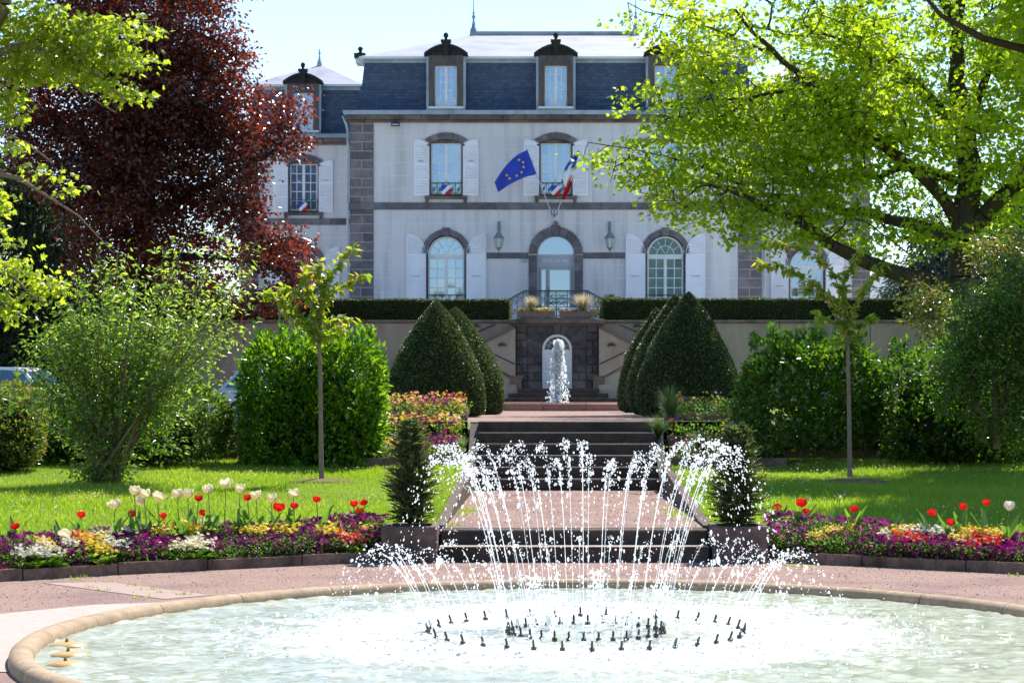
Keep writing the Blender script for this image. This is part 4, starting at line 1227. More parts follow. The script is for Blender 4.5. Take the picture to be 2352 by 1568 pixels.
# ---- dormers
def dormer(cx, y):
    f = MB()
    for s in (-1, 1):
        f.box(*sorted((cx + s * .43, cx + s * .665)), y - .04, y + .5, 12.72, 14.38)
    f.box(cx - .665, cx + .665, y - .04, y + .5, 14.382, 14.80)
    d = f.build('dormer', 'dormer_stone', HOUSE)
    c = MB()
    for s in (-1, 1): c.box(*sorted((cx + s * .667, cx + s * .76)), y + .0, y + 1.9, 12.66, 14.74)
    c.box(cx - .76, cx + .76, y - .1, y + .1, 12.655, 12.715); c.build('cheek', 'zinc', d)
    MB().box(cx - .68, cx + .68, y - .12, y + .2, 12.718, 12.79).build('sill', 'far_white', d)
    n = 17; hw = .85
    xs = np.linspace(-hw, hw, n); top = [(cx + x, 14.82 + .36 * (1 - abs(x / hw) ** 1.9)) for x in xs]
    MB().prism([(cx + hw, 14.77)] + top[::-1] + [(cx - hw, 14.77)], y - .08, y + 1.2).build('pediment', 'pediment_stone', d)
    mo = MB(); mo.strip([(p[0], p[1] + .035) for p in top], [(cx + (p[0] - cx) * .93, p[1] - .05) for p in top], y - .17, y + .0); mo.build('pediment_moulding', 'pediment_stone', d)
    MB().prism([(cx - .13, 14.78), (cx + .13, 14.78), (cx + .11, 15.15), (cx + .2, 15.3), (cx + .2, 15.37), (cx - .2, 15.37), (cx - .2, 15.3), (cx - .11, 15.15)], y - .2, y + .15).build('keystone', 'pediment_stone', d)
    MB().lathe([(.06, 15.37), (.05, 15.43), (.075, 15.46), (.1, 15.52), (.1, 15.57), (.06, 15.64), (.01, 15.66)], (cx, y - .02, 0), 10).build('ball', 'pediment_stone', d, smooth=True)
    win = casement(cx, y + .12, .43, 12.80, 14.38, 5, fr=.05, bar=.03, mid=.05)
    win.parent = HOUSE
for b in BAYS: dormer(b, HY - .2)
for b in (-10.64, 10.64): dormer(b, WY - .2)
# dormers on the flanks of the main roof, only their tops rise above the eave
for s in (-1, 1):
    d = MB(); d.box(*sorted((s * 7.6, s * 7.93)), 102.3, 103.4, 14.8, 15.0); o = d.build('side_pediment', 'far_white', HOUSE)
    MB().box(*sorted((s * 7.55, s * 7.99)), 102.2, 103.5, 15.002, 15.19).build('pediment_cap', 'pediment_stone', o)
    MB().lathe([(.24, 15.19), (.14, 15.26), (.06, 15.29), (.06, 15.33), (.1, 15.39), (.1, 15.45), (.05, 15.51), (.01, 15.52)], (s * 7.78, 102.8, 0), 10).build('ball', 'pediment_stone', o, smooth=True)

# ---- entrance
voussoirs(0, HY, .73, 1.05, 7.11, 9, proud=.09)
for s in (-1, 1):
    z = 4.5
    while z < 7.05:
        z1 = min(z + .64, 7.105); MB().chbox(*sorted((s * .73, s * 1.05)), HY - .09, HY + .25, z + .006, z1 - .006, .012).build('jamb_stone', 'basalt', HOUSE); z = z1
MB().prism([(-.05, 8.2), (.05, 8.2), (.09, 8.3), (0, 8.4), (-.09, 8.3)], HY - .16, HY - .02).build('keystone_carving', 'basalt', HOUSE)
e = MB(); e.box(-.73, -.64, HY + .12, HY + .2, 4.55, 7.11); e.box(.64, .73, HY + .12, HY + .2, 4.55, 7.11)
e.box(-.64, .64, HY + .12, HY + .2, 7.02, 7.09); e.box(-.64, .64, HY + .125, HY + .2, 6.68, 7.018); e.box(-.64, .64, HY + .12, HY + .2, 6.60, 6.678)
e.strip([(.73 * math.cos(a), 7.11 + .73 * math.sin(a)) for a in np.linspace(0, math.pi, 21)], [(.685 * math.cos(a), 7.11 + .685 * math.sin(a)) for a in np.linspace(0, math.pi, 21)], HY + .12, HY + .2)
ent = e.build('entrance_frame', 'grey_metal', HOUSE)
MB().prism([(.69 * math.cos(a), 7.095 + .69 * math.sin(a)) for a in np.linspace(0, math.pi, 21)], HY + .16, HY + .17).build('pane', 'window_glass', ent)
l = MB(); l.box(-.62, -.55, HY + .13, HY + .18, 4.6, 6.59); l.box(-.40, -.33, HY + .13, HY + .18, 4.6, 6.59); l.box(-.549, -.401, HY + .131, HY + .18, 6.5, 6.589); l.build('side_leaf', 'grey_metal', ent)
put_pane(ent, -.475, HY + .155, 5.55, .15, 1.9, .002)
l = MB(); l.box(-.315, -.23, HY + .13, HY + .18, 4.6, 6.59); l.box(.54, .62, HY + .13, HY + .18, 4.6, 6.59); l.box(-.229, .539, HY + .131, HY + .18, 6.49, 6.589); l.build('door_leaf', 'grey_metal', ent)
put_pane(ent, .155, HY + .155, 5.545, .77, 1.89, .002)
MB().box(-.329, -.316, HY + .15, HY + .18, 4.6, 6.59).build('door_gap', 'dark_metal', ent)
MB().tube([(-.272, HY + .08, 5.55), (-.272, HY + .08, 5.85)], .012, 6).build('door_handle', 'dark_metal', ent)
def text(name, body, loc, size, m, parent, align='CENTER'):
    c = bpy.data.curves.new(name, 'FONT'); c.body = body; c.size = size; c.align_x = align; c.align_y = 'CENTER'; c.extrude = .002; c.space_character = 1.12
    tmp = bpy.data.objects.new(name, c); COL.objects.link(tmp); bpy.context.view_layer.update()
    me = bpy.data.meshes.new_from_object(tmp.evaluated_get(bpy.context.evaluated_depsgraph_get())); bpy.data.objects.remove(tmp); me.materials.clear(); me.materials.append(MATS[m])
    o = bpy.data.objects.new(name, me); COL.objects.link(o); o.location = loc; o.rotation_euler = (math.pi / 2, 0, 0); o.parent = parent; return o
text('entrance_lettering', 'HOTEL DE VILLE', (0, HY + .12, 6.85), .15, 'sign_white', ent)
for s in (-1, 1):
    for k, mm in enumerate(('flag_fr_blue', 'sign_white', 'flag_red')):
        MB().box(s * .585 - .035 + .024 * k, s * .585 - .012 + .024 * k, HY + .117, HY + .1245, 6.79, 6.91).build('emblem_stripe', mm, ent)
x = X(1203, HY)
g = tag(empty('exit_sign', (x, HY, 6.85)), 'small green exit sign on the wall left of the entrance', 'sign')
MB().box(x - .1, x + .1, HY - .05, HY - .008, 6.79, 6.9).build('panel', 'sign_green', g)
m2 = MB(); m2.prism([(x + .0, 6.84), (x + .05, 6.8), (x + .05, 6.83), (x + .085, 6.83), (x + .085, 6.85), (x + .05, 6.85), (x + .05, 6.88)], HY - .053, HY - .0505); m2.box(x - .075, x - .03, HY - .053, HY - .0505, 6.81, 6.88); m2.build('pictogram', 'sign_white', g)

# ---- porch and its iron rail
t = empty('porch', (0, 97, 4.05)); tag(t, 'stone porch with scrolled iron railing before the entrance door', 'porch')
p_ = MB(); p_.box(-1.35, 1.3, 96.6, 99.88, 4.0, 4.55); p_.build('landing', 'coping', t)
for s in (-1, 1):
    for k in range(3): MB().box(*sorted((s * (1.36 + .3 * k), s * (1.655 + .3 * k))), 96.6, 98.2, 4.0, 4.42 - .13 * k).build('step', 'coping', t)
def scroll(g, c, r, y, turns=1.6, s=1, n=18, rad=.012):
    g.tube([(c[0] + s * r * (1 - .72 * i / (n - 1)) * math.cos(i / (n - 1) * turns * 6.283), y, c[1] + r * (1 - .72 * i / (n - 1)) * math.sin(i / (n - 1) * turns * 6.283)) for i in range(n)], rad, 4)
g = MB(); RY = 96.55; zt, zb = 5.54, 4.62
g.tube([(-2.07, RY, 5.04), (-1.2, RY, zt), (1.18, RY, zt), (2.05, RY, 5.04)], .03, 6)
g.tube([(-2.07, RY, 4.98), (-1.2, RY, zt - .07), (1.18, RY, zt - .07), (2.05, RY, 4.98)], .012, 5)
g.tube([(-2.07, RY, 4.15), (-1.2, RY, zb), (1.18, RY, zb), (2.05, RY, 4.15)], .016, 5)
for x in (-1.2, -1.12, -.42, .0, .42, 1.1, 1.18): g.tube([(x, RY, 4.5), (x, RY, zt)], .016, 5)
g.build('rail', 'ironwork', t)
for x0, x1 in ((-1.12, -.42), (-.42, 0), (0, .42), (.42, 1.1)):
    g = MB(); xm = (x0 + x1) / 2; w = (x1 - x0) / 2
    g.tube([(x0, RY, 5.2), (x1, RY, 5.2)], .01, 4); g.tube([(x0, RY, 4.95), (x1, RY, 4.95)], .01, 4)
    for z in (5.34, 5.08, 4.8):
        for s in (-1, 1): scroll(g, (xm + s * w * .48, z), w * .42 if w < .3 else .15, RY, s=s)
        scroll(g, (xm, z), .06, RY, 1.2)
    g.build('scrollwork', 'ironwork', t)
for s in (-1, 1):
    g = MB()
    for k in range(5):
        u = k / 4; x = s * (1.25 + .8 * u); z1 = zt - .07 - .49 * u; z0 = zb - .46 * u
        g.tube([(x, RY, z0), (x, RY, z1)], .012, 4)
        if k < 4: scroll(g, (x + s * .1, (z0 + z1) / 2 + .18), .11, RY, s=s); scroll(g, (x + s * .1, (z0 + z1) / 2 - .18), .11, RY, s=-s)
    g.build('scrollwork', 'ironwork', t)

# ---- lanterns
for cx_, nm in ((X(1145.5, 99.4), 'left'), (X(1401, 99.4), 'right')):
    t = empty('wall_lantern', (cx_, 99.4, 7.2)); tag(t, 'green six sided lantern on an iron bracket %s of the entrance' % nm, 'lantern')
    Y = 99.45; zb = Z(577, Y)
    b = MB(); b.box(cx_ - .05, cx_ + .05, 99.93, 99.99, zb + .8, zb + 1.18); b.tube([(cx_, 99.95, zb + 1.1), (cx_, 99.75, zb + 1.05), (cx_, 99.5, zb + .95), (cx_, Y, zb + .82)], .025, 6); b.tube([(cx_, 99.95, zb + .85), (cx_, 99.7, zb + .92), (cx_, 99.55, zb + .98)], .016, 5)
    b.build('bracket', 'patina', t)
    MB().lathe([(.215, .5), (.2, .54), (.12, .64), (.1, .70), (.05, .74), (.03, .84)], (cx_, Y, zb), 6).build('roof', 'patina', t)
    for k in range(6):
        a0, a1 = math.pi / 3 * k, math.pi / 3 * (k + 1); q = []
        for a, r, z in ((a0, .11, .14), (a1, .11, .14), (a1, .19, .49), (a0, .19, .49)): q.append((cx_ + r * math.cos(a), Y + r * math.sin(a), zb + z))
        MB().add(q, [(0, 1, 2, 3)]).build('glass', 'lamp_glass', t)
        MB().tube([q[0], q[3]], .013, 4).build('bar', 'patina', t)
    MB().lathe([(.012, -.02), (.05, .03), (.03, .07), (.09, .1), (.125, .14), (.1, .145)], (cx_, Y, zb), 6).build('base', 'patina', t)

# ---- floodlight
x = X(908, 99.6); z = Z(285, 99.6)
t = empty('floodlight', (x, 99.7, z)); tag(t, 'small dark floodlight under the cornice at the left of the facade', 'floodlight')
MB().chbox(x - .17, x + .17, 99.5, 99.72, z - .08, z + .08, .03).build('housing', 'dark_metal', t); MB().box(x - .13, x + .13, 99.495, 99.5, z - .05, z - .01).build('lens', 'lamp_glass', t)
MB().box(x - .26, x - .18, 99.7, 99.8, z - .02, z + .06).build('bracket', 'far_white', t); MB().tube([(x, 99.7, z), (x, 99.98, z + .05)], .02, 5).build('arm', 'dark_metal', t)
# ---- rain pipes
for s, nm in ((-1, 'left'), (1, 'right')):
    t = MB().tube([(s * 8.25, 99.95, 12.45), (s * 8.1, 99.93, 12.1), (s * 8.06, 99.93, 11.8), (s * 8.06, 99.93, 4.1)], .05, 7).build('rain_pipe', 'zinc', HOUSE)

# ---- flags
BX, BZ = X(1273, 99.3), Z(493, 99.3)
t = empty('flag_bracket', (BX, 99.6, BZ)); tag(t, 'green iron three socket flag bracket above the entrance arch', 'bracket')
b = MB(); b.box(BX - .12, BX + .12, 99.2, 99.28, BZ - .03, BZ + .02); b.box(BX - .03, BX + .03, 99.28, 99.98, BZ - .04, BZ + .03)
b.build('arm', 'patina', t)
for s in (-1, 0, 1): MB().tube([(BX + s * .09, 99.24, BZ), (BX + s * .15, 99.2, BZ + .27)], [.025, .035], 6).build('socket', 'patina', t)

def cloth(fn, nu, nv, m, name, parent):
    V = np.array([fn(u, v) for u in np.linspace(0, 1, nu) for v in np.linspace(0, 1, nv)]); i = np.arange(nu * nv).reshape(nu, nv)
    q = np.stack([i[:-1, :-1].ravel(), i[1:, :-1].ravel(), i[1:, 1:].ravel(), i[:-1, 1:].ravel()], 1)
    o = mesh_np(name, V, q, m, parent, smooth=True)
    md = o.modifiers.new('thickness', 'SOLIDIFY'); md.thickness = .006; return o
def bil(c, u, v, Y):
    (a, b, c_, d) = c   # hoist top, hoist bottom, fly bottom, fly top
    x = (1 - u) * ((1 - v) * a[0] + v * b[0]) + u * ((1 - v) * d[0] + v * c_[0]); y = (1 - u) * ((1 - v) * a[1] + v * b[1]) + u * ((1 - v) * d[1] + v * c_[1])
    return x, y
t = empty('european_flag', (BX, 99.2, BZ)); tag(t, 'blue flag with ring of gold stars flying left above the entrance', 'flag')
EU = ((1211, 345), (1232.5, 401), (1144, 442), (1136, 419))
def eu(u, v):
    x, y = bil(EU, u, v, 98.5); y -= 14 * math.sin(u * math.pi) * (1 - v) * .9 - 6 * math.sin(u * 3.1) * v * -1
    Y = 98.35 + .12 * math.sin(u * 7 + v * 2.2) * (u + .1) + .05 * math.sin(u * 13 - v * 5)
    return (X(x, 98.5), Y, Z(y, 98.5))
cloth(eu, 24, 14, 'flag_blue', 'cloth', t)
MB().tube([(BX - .10, 99.24, BZ + .05), (X(1209, 98.5), 98.42, Z(341, 98.5))], .018, 6).build('pole', 'flag_pole', t)
sm = MB(); pts = []
for k in range(10):
    r = .065 if k % 2 == 0 else .027; a = math.pi / 2 + math.pi * k / 5; pts.append((r * math.cos(a), r * math.sin(a)))
sm.prism(pts, -.004, .004); star_me = None
for px, py in ((845, 200), (855, 295), (815, 395), (720, 465), (580, 525), (525, 460), (765, 155)):
    xd, yd = (1200 + px / 7.84) / 1.08844, (380 + py / 7.84) / 1.08844
    best = min(((abs(bil(EU, u / 30, v / 30, 0)[0] - xd) + abs(bil(EU, u / 30, v / 30, 0)[1] - 14 * 0 - yd), u / 30, v / 30) for u in range(31) for v in range(31)))
    q = eu(best[1], best[2])
    if star_me is None: o = sm.build('star', 'flag_star', t); star_me = o
    else: o = link_copy(star_me, t)
    o.location = (X(xd, 98.3), q[1] - .05, Z(yd, 98.3))
t = empty('french_flag', (BX, 99.2, BZ)); tag(t, 'blue white and red tricolour flag hanging limp right above the entrance', 'flag')
MB().tube([(BX + .10, 99.24, BZ + .05), (X(1331, 98.5), 98.42, Z(347, 98.5))], .018, 6).build('pole', 'flag_pole', t)
def fcol(L, R):
    def fn(u, v):
        n = len(L) - 1; k = min(int(u * n), n - 1); f_ = u * n - k
        a = [L[k][i] * (1 - f_) + L[k + 1][i] * f_ for i in (0, 1)]; b = [R[k][i] * (1 - f_) + R[k + 1][i] * f_ for i in (0, 1)]
        x, y = a[0] * (1 - v) + b[0] * v, a[1] * (1 - v) + b[1] * v
        return (X(x, 98.5), 98.42 + .09 * math.sin(v * 9 + u * 3) + .05 * math.sin(u * 8), Z(y, 98.5))
    return fn
def cp(px, py): return ((1200 + px / 7.84) / 1.08844, (380 + py / 7.84) / 1.08844)
cloth(fcol([cp(1920, -20), cp(1780, 140), cp(1700, 250), cp(1635, 370)], [cp(1960, 0), cp(1925, 110), cp(1890, 190), cp(1850, 300)]), 12, 8, 'flag_fr_blue', 'blue_stripe', t)
cloth(fcol([cp(1640, 365), cp(1600, 445), cp(1625, 570), cp(1670, 715)], [cp(1905, 140), cp(1880, 270), cp(1845, 400), cp(1790, 570)]), 12, 8, 'flag_white', 'white_stripe', t)
cloth(fcol([cp(1765, 460), cp(1715, 600), cp(1665, 705), cp(1590, 930)], [cp(1835, 470), cp(1800, 590), cp(1755, 760), cp(1655, 940)]), 12, 8, 'flag_red', 'red_stripe', t)

# ---- little tricolour shields on the balconettes
for cx_, Y, nm in ((-4.25, HY, 'left window of the main front'), (0, HY, 'middle window above the entrance'), (-10.64, WY, 'window of the set back left wing')):
    s0 = .23; z = 9.58 if cx_ else 9.56; y = Y - .17
    t = empty('tricolour_shield', (cx_, y, z)); tag(t, 'small tricolour shield on the balconette of the %s' % nm, 'shield')
    def half(u0, u1, mm, name):
        # slanted stripes cut from a rounded square
        P_ = []
        for sx, sz in ((-1, -1), (1, -1), (1, 1), (-1, 1)): P_.append((sx * s0 * .78, sz * s0 * .82))
        def clip(poly, a, b, c):   # keep a*x+b*z<=c
            out = []
            for i in range(len(poly)):
                p, q = poly[i], poly[(i + 1) % len(poly)]; dp, dq = a * p[0] + b * p[1] - c, a * q[0] + b * q[1] - c
                if dp <= 0: out.append(p)
                if dp * dq < 0: f_ = dp / (dp - dq); out.append((p[0] + (q[0] - p[0]) * f_, p[1] + (q[1] - p[1]) * f_))
            return out
        c8 = clip(clip(P_, 1, -1, s0 * u1), -1, 1, -s0 * u0)
        c8 = clip(clip(c8, -1, -1, s0 * 1.3), 1, 1, s0 * 1.3)
        if len(c8) > 2: MB().prism([(cx_ + a, z + b) for a, b in c8], y - .01, y + .01).build(name, mm, t)
    half(-2, -.42, 'flag_fr_blue', 'blue_field'); half(-.42, .42, 'flag_white', 'white_field'); half(.42, 2, 'flag_red', 'red_field')

# ================================================================== PLANTING
def topiary(name, label, c, R, H_, base_z, n=26000, group=None):
    t = empty(name, (c[0], c[1], base_z)); tag(t, label, 'topiary', group)
    tt = [0, .03, .1, .25, .45, .65, .8, .9, .97, 1.0]; rr = [.02, .09, .22, .47, .74, .92, .99, 1.0, .95, .86]
    prof = [(np.interp(1 - k / 24, tt, rr) * R, base_z + H_ * k / 24) for k in range(25)]
    mb = MB(); nn = 28
    for r, z in prof:
        for k in range(nn):
            a = 2 * math.pi * k / nn; q = r * (1 + .03 * math.sin(3 * a + z * 2) + .02 * math.sin(7 * a - z * 5)) * .965
            mb.v.append((c[0] + q * math.cos(a), c[1] + q * math.sin(a), z))
    for i in range(24):
        for k in range(nn): mb.f.append((i * nn + k, i * nn + (k + 1) % nn, (i + 1) * nn + (k + 1) % nn, (i + 1) * nn + k))
    mb.f.append(tuple(24 * nn + k for k in range(nn)))
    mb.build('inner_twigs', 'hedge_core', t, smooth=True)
    u = RNG.random(n) ; z01 = 1 - np.sqrt(u * .985)      # more where it is wide
    z01 = np.clip(z01, 0, 1)
    r = np.interp(1 - z01, tt, rr) * R; a = RNG.random(n) * 6.2832; z = base_z + H_ * z01
    r = r * (1 + .03 * np.sin(3 * a + z * 2) + .02 * np.sin(7 * a - z * 5))
    qq = np.stack([np.cos(a) * r + c[1], np.sin(a) * r, z], 1); lump = 1 + .018 * noise3(qq, 9, 2) + .028 * noise3(qq, 3.5, 6)
    r = r * lump * RNG.uniform(.955, 1.01, n) * np.where(RNG.random(n) < .012, 1.035, 1)
    p = np.stack([c[0] + r * np.cos(a), c[1] + r * np.sin(a), z], 1)
    o = np.stack([np.cos(a), np.sin(a), np.full(n, .55)], 1)
    nr = np.stack([np.cos(a), np.sin(a), np.full(n, .45)], 1)
    v, f, rn = scatter(T_long(.26), p, o + RNG.normal(size=(n, 3)) * .6, nr * .6 + RNG.normal(size=(n, 3)) * .8, RNG.uniform(.025, .045, n) * (.6 + .5 * np.minimum(1, r / (.4 * R))))
    mesh_np('foliage', v, f, 'yew_leaf', t, rn)
topiary('topiary_cone', 'clipped yew cone nearest the camera on the left of the upper path', (X(1002, 46), 46), .88, 2.08, 1.28, 30000)
topiary('topiary_cone', 'clipped yew cone half hidden behind the left front one', (X(1046, 52), 52), 1.0, 2.17, 1.27, 24000)
topiary('topiary_cone', 'largest dark yew cone, in front on the right of the upper path', (X(1582, 46), 46), .92, 2.24, 1.27, 30000)
topiary('topiary_cone', 'dark yew cone in the middle of the three on the right', (X(1551, 52), 52), .96, 2.43, 1.27, 20000)
topiary('topiary_cone', 'smallest looking dark yew cone, farthest of the three on the right', (X(1508, 58), 58), .87, 2.36, 1.27, 20000)

def clipped_hedge(name, label, x0, x1, y0, y1, z0, z1, n, size=.05, m='box_leaf'):
    t = empty(name, ((x0 + x1) / 2, y0, z0)); tag(t, label, 'hedge')
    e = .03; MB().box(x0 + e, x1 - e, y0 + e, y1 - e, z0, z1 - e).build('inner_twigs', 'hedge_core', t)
    L_, D_, H_ = x1 - x0, y1 - y0, z1 - z0
    k = RNG.choice(4, n, p=np.array([L_ * H_, L_ * D_, D_ * H_, D_ * H_]) / (L_ * H_ + L_ * D_ + 2 * D_ * H_))
    u, v_ = RNG.random(n), RNG.random(n)
    p = np.zeros((n, 3)); o = np.zeros((n, 3))
    for kk in range(4):
        s = k == kk
        if kk == 0: p[s] = np.stack([x0 + u[s] * L_, np.full(s.sum(), y0), z0 + v_[s] * H_], 1); o[s] = (0, -1, .3)
        if kk == 1: p[s] = np.stack([x0 + u[s] * L_, y0 + v_[s] * D_, np.full(s.sum(), z1)], 1); o[s] = (0, 0, 1)
        if kk == 2: p[s] = np.stack([np.full(s.sum(), x0), y0 + u[s] * D_, z0 + v_[s] * H_], 1); o[s] = (-1, 0, .3)
        if kk == 3: p[s] = np.stack([np.full(s.sum(), x1), y0 + u[s] * D_, z0 + v_[s] * H_], 1); o[s] = (1, 0, .3)
    p += RNG.normal(size=(n, 3)) * .018 + (noise3(p, 3, 4)[:, None] * .012) * o
    v, f, r = scatter(T_oval(.4), p - o * .02, o * .5 + RNG.normal(size=(n, 3)) * .9, o + RNG.normal(size=(n, 3)) * .5, RNG.uniform(.6, 1.2, n) * size)
    mesh_np('foliage', v, f, m, t, r)
clipped_hedge('clipped_hedge', 'long clipped box hedge on the terrace wall left of the niche', -12.5, X(1170, 85), 84.62, 85.5, 4.06, 4.78, 34000)
clipped_hedge('clipped_hedge', 'long clipped box hedge on the terrace wall right of the niche', X(1383, 85), 13.5, 84.62, 85.5, 4.06, 4.80, 34000)

def shell_shrub(name, label, c, half, z0, z1, n_ros, per, leaf, m, T, power=3.5, cat='shrub', shoots=0, inner=.55, core=True, lower_gap=0.0, ragged=.06):
    """rounded box shrub: rosettes of leaves over its skin and some inside"""
    t = empty(name, (c[0], c[1], z0)); tag(t, label, cat)
    H2 = (z1 - z0) / 2; zc = z0 + H2
    if core:
        mb = MB(); mb.lathe([(.05, 0), (.55, .1), (.72, .5), (.7, 1.2), (.5, 1.6), (.1, 1.68)], (0, 0, 0), 14)
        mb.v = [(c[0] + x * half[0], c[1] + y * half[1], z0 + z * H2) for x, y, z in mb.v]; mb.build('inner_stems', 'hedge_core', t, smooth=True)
    d = rdir(n_ros)
    k = (np.abs(d) ** power).sum(1) ** (-1 / power)
    s = np.where(RNG.random(n_ros) < .72, RNG.uniform(.9, 1.03, n_ros), RNG.uniform(inner, .95, n_ros))
    q = d * k[:, None] * s[:, None]
    p = np.stack([c[0] + q[:, 0] * half[0], c[1] + q[:, 1] * half[1], zc + q[:, 2] * H2], 1)
    p += (noise3(p, 3.2, 8) * ragged)[:, None] * d
    if lower_gap:
        keep = (p[:, 2] - z0 > (noise3(p, 2.5, 3) * .5 + .5) * lower_gap); p, d = p[keep], d[keep]
    if shoots:
        a = RNG.random((shoots, 2)) * 2 - 1; h = RNG.uniform(.05, .32, shoots)
        for i in range(shoots):
            for zz in np.arange(0, h[i], .045):
                p = np.vstack([p, [c[0] + a[i, 0] * half[0] * .85, c[1] + a[i, 1] * half[1] * .8, z1 - .02 + zz]]); d = np.vstack([d, [0, 0, 1]])
    n = len(p) * per
    pp = np.repeat(p, per, 0); dd = np.repeat(d + np.array([0, 0, .55]), per, 0) + RNG.normal(size=(n, 3)) * .75
    v, f, r = scatter(T, pp + RNG.normal(size=(n, 3)) * leaf * .35, dd, RNG.normal(size=(n, 3)) * .6 + np.array([0, 0, 1.0]), RNG.uniform(.6, 1.15, n) * leaf)
    mesh_np('foliage', v, f, m, t, r)
    return t
LZ = lawn_z(37)
shell_shrub('laurel_shrub', 'bright green square cut laurel shrub behind the left young tree', (X(722, 37.4), 37.4), (.97, .9), LZ - .05, Z(797, 37.4), 3400, 7, .10, 'laurel_leaf', T_oval(.25), 7.0, shoots=60)
shell_shrub('loose_shrub', 'loose green shrub behind the right young tree', (X(1860, 37.6), 37.6), (.95, .8), LZ, Z(798, 37.6), 2100, 7, .105, 'dark_laurel_leaf', T_oval(.28), 3.6, shoots=40, core=False, lower_gap=.55, ragged=.14)
shell_shrub('dark_hedge', 'dark green hedge at the back of the right lawn', (X(2200, 37.8), 37.8), (1.25, .8), LZ, Z(812, 37.8), 2400, 7, .085, 'dark_laurel_leaf', T_oval(.26), 4.0, cat='hedge', shoots=10)
shell_shrub('low_hedge', 'low green hedge behind the tall arching shrub', (X(250, 37.6), 37.6), (1.72, .7), LZ, Z(900, 37.6), 3000, 7, .07, 'hedge_leaf', T_oval(.3), 5.0, cat='hedge', shoots=30, ragged=.09)
shell_shrub('corner_shrub', 'small glossy shrub at the left edge with a few rusty leaves', (X(18, 35.8), 35.8), (.5, .5), lawn_z(35.8), Z(885, 35.8), 700, 7, .06, 'rusty_leaf', T_oval(.3), 2.6, ragged=.12)
shell_shrub('domed_shrub', 'small dark clipped dome behind the left hedge end by the porch', (X(1143, 87.5), 87.5), (.42, .4), 4.05, Z(690, 87.5), 500, 7, .05, 'box_leaf', T_oval(.35), 2.2)
shell_shrub('domed_shrub', 'dark round shrub beside the right hedge end by the porch', (X(1402, 87.5), 87.5), (.5, .4), 4.05, Z(683, 87.5), 600, 7, .05, 'box_leaf', T_oval(.35), 2.2)

# tall arching shrub on the left lawn
SY = 33.4
tips_px = [(540, 506, 0), (432, 522, .3), (575, 622, -.3), (556, 752, -.4), (512, 792, -.5), (66, 788, .2), (42, 820, 0), (212, 565, .4), (268, 560, .1), (130, 660, .3), (180, 620, -.3),
           (330, 590, -.3), (380, 560, .2), (470, 600, .3), (90, 720, -.3), (480, 690, -.5), (240, 620, .5), (300, 640, -.4), (150, 720, .5), (400, 640, .5), (540, 660, .1), (60, 745, .4), (455, 760, -.6)]
limbs = [[(X(235, SY), SY, lawn_z(SY) - .05, .05), (X(238, SY), SY, lawn_z(SY) + .25, .05)]]
stem_pts = []
for (x, y, dy) in tips_px + [(a_ + RNG.normal() * 34, b_ + abs(RNG.normal()) * 55 + 20, c_ + RNG.normal() * .25) for a_, b_, c_ in tips_px]:
    b = np.array([X(215 + RNG.uniform(0, 70), SY), SY + RNG.uniform(-.12, .12), lawn_z(SY)]); e_ = np.array([X(x, SY), SY + dy, Z(y, SY)])
    m1 = b * .6 + e_ * .4 + np.array([0, 0, .42]); pl = []
    for s in np.linspace(0, 1, 9):
        q = (1 - s) ** 2 * b + 2 * s * (1 - s) * m1 + s * s * e_; pl.append((*q, .016 * (1 - s) + .004)); 
        if s > .34: stem_pts.append(q)
    limbs.append(pl)
blobs = [(270, 800, 170, 80, SY, .7), (180, 800, 110, 70, SY, .6), (250, 890, 110, 80, SY, .5), (240, 1000, 60, 60, SY, .3), (235, 1080, 52, 28, SY, .25), (360, 960, 50, 70, SY, .4), (370, 1035, 35, 26, SY, .3)]
extra = []
for q0, q1 in zip(stem_pts[:-1], stem_pts[1:]):
    if np.linalg.norm(q0 - q1) < .6:
        for s in np.arange(0, 1, .36): extra.append(q0 * (1 - s) + q1 * s + RNG.normal(size=3) * .04)
for _ in range(130):
    zz = RNG.random(); extra.append(np.array([X(238 + RNG.normal() * (30 + 55 * zz), SY), SY + RNG.normal() * (.15 + .2 * zz), lawn_z(SY) + .1 + .95 * zz]))
for _ in range(70): extra.append(np.array([X(235 + RNG.normal() * 28, SY), SY + RNG.normal() * .13, lawn_z(SY) + abs(RNG.normal()) * .22]))
make_tree('arching_shrub', 'tall arching light green shrub with many stems on the left lawn', limbs, blobs, 260, 11, .085, T_long(.2), .092, 'shrub_leaf', 'stem_brown', flat=.8, droop=.2, twig=.003,
          cat='shrub', part='foliage', extra_tips=np.array(extra), wood='stems')

